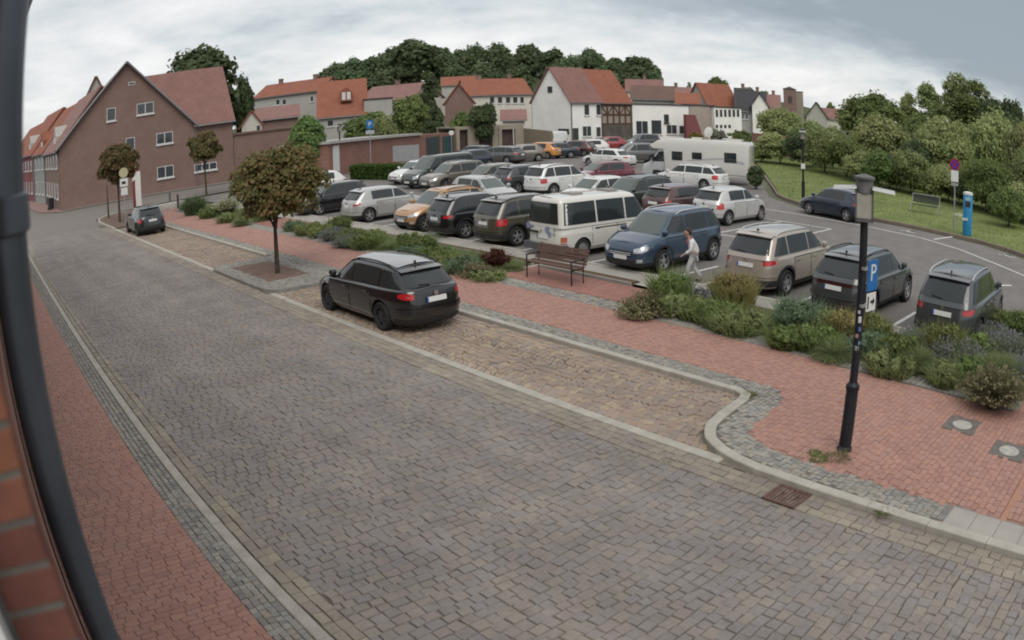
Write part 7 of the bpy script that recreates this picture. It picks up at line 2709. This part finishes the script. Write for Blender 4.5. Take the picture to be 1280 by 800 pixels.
def skin_mesh(name, nodes, edges, mat, parent, root=0, sub=2):
    "nodes: list of (x, y, z, radius[, radius2])"
    me = bpy.data.meshes.new(name)
    me.from_pydata([n[:3] for n in nodes], edges, [])
    o = bpy.data.objects.new(name, me)
    COL.objects.link(o)
    md = o.modifiers.new('s', 'SKIN')
    md.use_smooth_shade = True
    sd_ = o.modifiers.new('u', 'SUBSURF')
    sd_.levels = sub
    sd_.render_levels = sub
    sk = me.skin_vertices[0].data
    for i, n in enumerate(nodes):
        sk[i].radius = (n[3], n[4] if len(n) > 4 else n[3])
        sk[i].use_root = (i == root)
    dg = bpy.context.evaluated_depsgraph_get()
    nm = bpy.data.meshes.new_from_object(o.evaluated_get(dg))
    bpy.data.objects.remove(o)
    nm.materials.clear()
    nm.materials.append(mat)
    nm.shade_smooth()
    return link(bpy.data.objects.new(name, nm), parent)


# on foot beside the car, stooping, one leg forward, facing left in the picture (local +x)
pxx, pyy = 17.75, 13.35
pe_rot = math.atan2(pyy, pxx) + PI / 2 + .15
pr = thing('person', 'stooping person in a white jacket, pink scarf and pale trousers beside the blue SUV', 'person', (pxx, pyy, .03), pe_rot)
nd = [(0, 0, .90, .11, .145), (.03, 0, 1.06, .105, .13), (.10, 0, 1.24, .115, .165), (.16, 0, 1.34, .055, .06), (.20, 0, 1.40, .052), (.24, 0, 1.46, .080, .075), (.255, 0, 1.53, .098, .085), (.25, 0, 1.60, .078)]
ed = [(i, i + 1) for i in range(7)]


def limb(pts, start):
    b = len(nd)
    for p in pts:
        nd.append(p)
    ed.append((start, b))
    for i in range(b, len(nd) - 1):
        ed.append((i, i + 1))
    return len(nd) - 1


LEGS = ((1, (.07, .84), (.22, .48), (.27, .10)), (-1, (.0, .84), (.02, .47), (-.22, .13)))
for s, h0, kn, an in LEGS:
    limb([(h0[0], s * .09, h0[1], .085), ((h0[0] + kn[0]) / 2, s * .10, (h0[1] + kn[1]) / 2, .075), (kn[0], s * .10, kn[1], .056), ((kn[0] + an[0]) / 2, s * .10, (kn[1] + an[1]) / 2, .052), (an[0], s * .10, an[1], .037), (an[0] + .05, s * .10, an[1] - .05, .04), (an[0] + .16, s * .11, an[1] - .065, .032)], 0)
ARMS = ((1, (.12, 1.28), (.16, 1.04), (.33, .92)), (-1, (.10, 1.28), (.03, 1.02), (.08, .80)))
for s, sh, el, wr in ARMS:
    hx, hz = wr[0] + (wr[0] - el[0]) * .32, wr[1] + (wr[1] - el[1]) * .32
    e = limb([(sh[0], s * .17, sh[1], .055), ((sh[0] + el[0]) / 2, s * .215, (sh[1] + el[1]) / 2, .046), (el[0], s * .22, el[1], .040), ((wr[0] + el[0]) / 2, s * .20, (wr[1] + el[1]) / 2, .034), (wr[0], s * .18, wr[1], .025), (hx, s * .175, hz, .034, .017)], 2)
    d = Vector((wr[0] - el[0], 0, wr[1] - el[1])).normalized()
    for f in range(4):
        yy = s * (.175 + (f - 1.5) * .020)
        ln = (.058, .070, .064, .048)[f]
        limb([(hx + d.x * .035, yy, hz + d.z * .035, .009), (hx + d.x * (.035 + ln * .5), yy, hz + d.z * (.035 + ln * .5), .0085), (hx + d.x * (.03 + ln) + .012, yy, hz + d.z * (.03 + ln) - .006, .007)], e)
    limb([(hx + .02, s * .150, hz + .005, .010), (hx + .035 + d.x * .02, s * .135, hz + d.z * .02, .009), (hx + .04 + d.x * .045, s * .135, hz + d.z * .045, .008)], e)
skin_mesh('body', nd, ed, M_skin, pr)
m = MB(); m.lathe([(.0, -.014), (.016, 0), (.0, .03)], 8, c=(.348, 0, 1.515)); m.build('nose', M_skin, pr, 60)
for s in (-1, 1):
    m = MB(); m.lathe([(.0, -.011), (.011, 0), (.0, .011)], 8, c=(.338, s * .032, 1.55)); m.build('eye', M_shoe, pr)
    m = MB(); m.lathe([(.0, -.028), (.018, 0), (.0, .03)], 8, c=(.245, s * .088, 1.53)); m.build('ear', M_skin, pr, 60)
m = MB(); m.box(.325, .337, -.022, .022, 1.465, 1.473); m.build('mouth', simple('lips', (.25, .09, .08), .5, 0), pr)
skin_mesh('hair', [(.265, 0, 1.645, .09, .09), (.20, 0, 1.615, .10, .10), (.165, 0, 1.53, .085, .10), (.16, 0, 1.45, .05, .085)], [(0, 1), (1, 2), (2, 3)], M_hair, pr)
jn = [(0, 0, .84, .155, .19), (.03, 0, 1.06, .135, .165), (.10, 0, 1.25, .135, .19), (.145, 0, 1.33, .08, .09)]
je = [(0, 1), (1, 2), (2, 3)]
for s, sh, el, wr in ARMS:
    b = len(jn)
    jn += [(sh[0], s * .18, sh[1], .070), ((sh[0] + el[0]) / 2, s * .22, (sh[1] + el[1]) / 2, .062), (el[0], s * .225, el[1], .056), ((wr[0] + el[0]) / 2, s * .20, (wr[1] + el[1]) / 2, .048), (wr[0] - (wr[0] - el[0]) * .08, s * .182, wr[1] - (wr[1] - el[1]) * .08, .040)]
    je += [(2, b), (b, b + 1), (b + 1, b + 2), (b + 2, b + 3), (b + 3, b + 4)]
skin_mesh('jacket', jn, je, M_jack, pr)
tn = [(0, 0, .88, .125, .16)]
te = []
for s, h0, kn, an in LEGS:
    b = len(tn)
    tn += [(h0[0], s * .09, h0[1] - .03, .10), ((h0[0] + kn[0]) / 2, s * .10, (h0[1] + kn[1]) / 2, .090), (kn[0], s * .10, kn[1], .074), ((kn[0] + an[0]) / 2, s * .10, (kn[1] + an[1]) / 2, .066), (an[0], s * .10, an[1] + .03, .058)]
    te += [(0, b), (b, b + 1), (b + 1, b + 2), (b + 2, b + 3), (b + 3, b + 4)]
skin_mesh('trousers', tn, te, M_trou, pr)
skin_mesh('scarf', [(.17, .06, 1.36, .048), (.22, 0, 1.34, .052), (.17, -.06, 1.36, .048), (.10, -.05, 1.385, .045), (.10, .05, 1.385, .045), (.23, .01, 1.20, .048)], [(0, 1), (1, 2), (2, 3), (3, 4), (1, 5)], M_scarf, pr)
for s, h0, kn, an in LEGS:
    skin_mesh('shoe', [(an[0] - .03, s * .10, an[1] - .04, .05), (an[0] + .07, s * .105, an[1] - .06, .046), (an[0] + .18, s * .11, an[1] - .07, .036)], [(0, 1), (1, 2)], M_shoe, pr)

pr.scale = (.92, .92, .92)
# ================================================================== THE BUILDING THE CAMERA LOOKS OUT OF
ob = thing('own_house', 'dark red brick wall with pale joints close at the lower left, next to the drainpipe', 'wall', (0, 0, 0))
M_mort = simple('mortar', (0.13, 0.122, 0.11), .95, .15, 14, bumpd=.004)
m = MB()
XF = -0.014
m.box(-.36, XF - .012, 1.96, 40, -.05, 8.2)
w = m.build('wall', W_BRK2, ob); uv_box(w)
m = MB(); m.box(-.36, XF - .004, 1.054, 1.95, 2.0, 7.6); m.build('mortar_bed', M_mort, ob)
BR = stone_mat('stone_brick', [(0.19, 0.075, 0.05), (0.14, 0.055, 0.042), (0.21, 0.085, 0.05), (0.12, 0.05, 0.042), (0.20, 0.08, 0.05)], 'obj', rough=.85, patch=.2, dirt=(.10, .05, .04))
pitch = .0745
m = MB()
bx = MB()
bx.box(0, 1, 0, 1, 0, 1)
bme = bx.mesh('brick', BR)
bm = bmesh.new(); bm.from_mesh(bme)
bmesh.ops.bevel(bm, geom=list(bm.edges), offset=.035, segments=1, affect='EDGES')
bm.to_mesh(bme); bm.free()
zj0 = CAMZ - .563
for k in range(-24, 22):
    z = zj0 + k * pitch + .006
    odd = k % 2
    yy = 1.05
    first = True
    for j in range(3):
        ln = (.24 if not odd else .115) if j == 0 else .24
        o = link(bpy.data.objects.new('brick', bme), ob)
        o.location = (XF - .115 + random.uniform(-.002, .002), yy, z)
        o.scale = (.115, ln, pitch - .012)
        yy += ln + .010
# window frame of the open window, at the very left bottom
m = MB(); m.box(-.20, -.142, .96, 1.06, 3.9, 5.6); m.build('window_frame', M_frw, ob)
m = MB(); m.box(-.60, -.142, -.55, 1.06, 3.86, 3.92); m.build('window_sill', M_frw, ob)
# drainpipe
dp = thing('drainpipe', 'dark grey zinc drainpipe running down the left picture edge', 'pipe', (.047, 1.6, 0))
M_zinc = simple('dark_zinc', (0.12, 0.135, 0.16), .45, .18, 3, metal=.55)
m = MB(); m.tube([(0, 0, 0.05), (0, 0, 5.30), (.03, 0, 5.45), (.16, 0, 5.62), (.20, 0, 5.75), (.20, 0, 5.95)], .052, 20); m.build('pipe', M_zinc, dp, 60)
for z in (4.84, 2.4):
    m = MB(); m.lathe([(.052, z - .04), (.058, z - .035), (.058, z + .035), (.052, z + .04)], 20); m.box(-.075, -.04, -.015, .015, z - .015, z + .015); m.build('collar', M_zinc, dp, 30)
gt = thing('roof_gutter', 'zinc roof gutter above the drainpipe', 'gutter', (.25, 0, 5.98))
m = MB()
rows = []
for y in (-3, 0, 4, 10, 30):
    rows.append([(math.cos(a) * .07, y, math.sin(a) * .07) for a in [PI + PI * i / 10 for i in range(11)]])
m.grid(rows); m.build('channel', M_zinc, gt, 60)
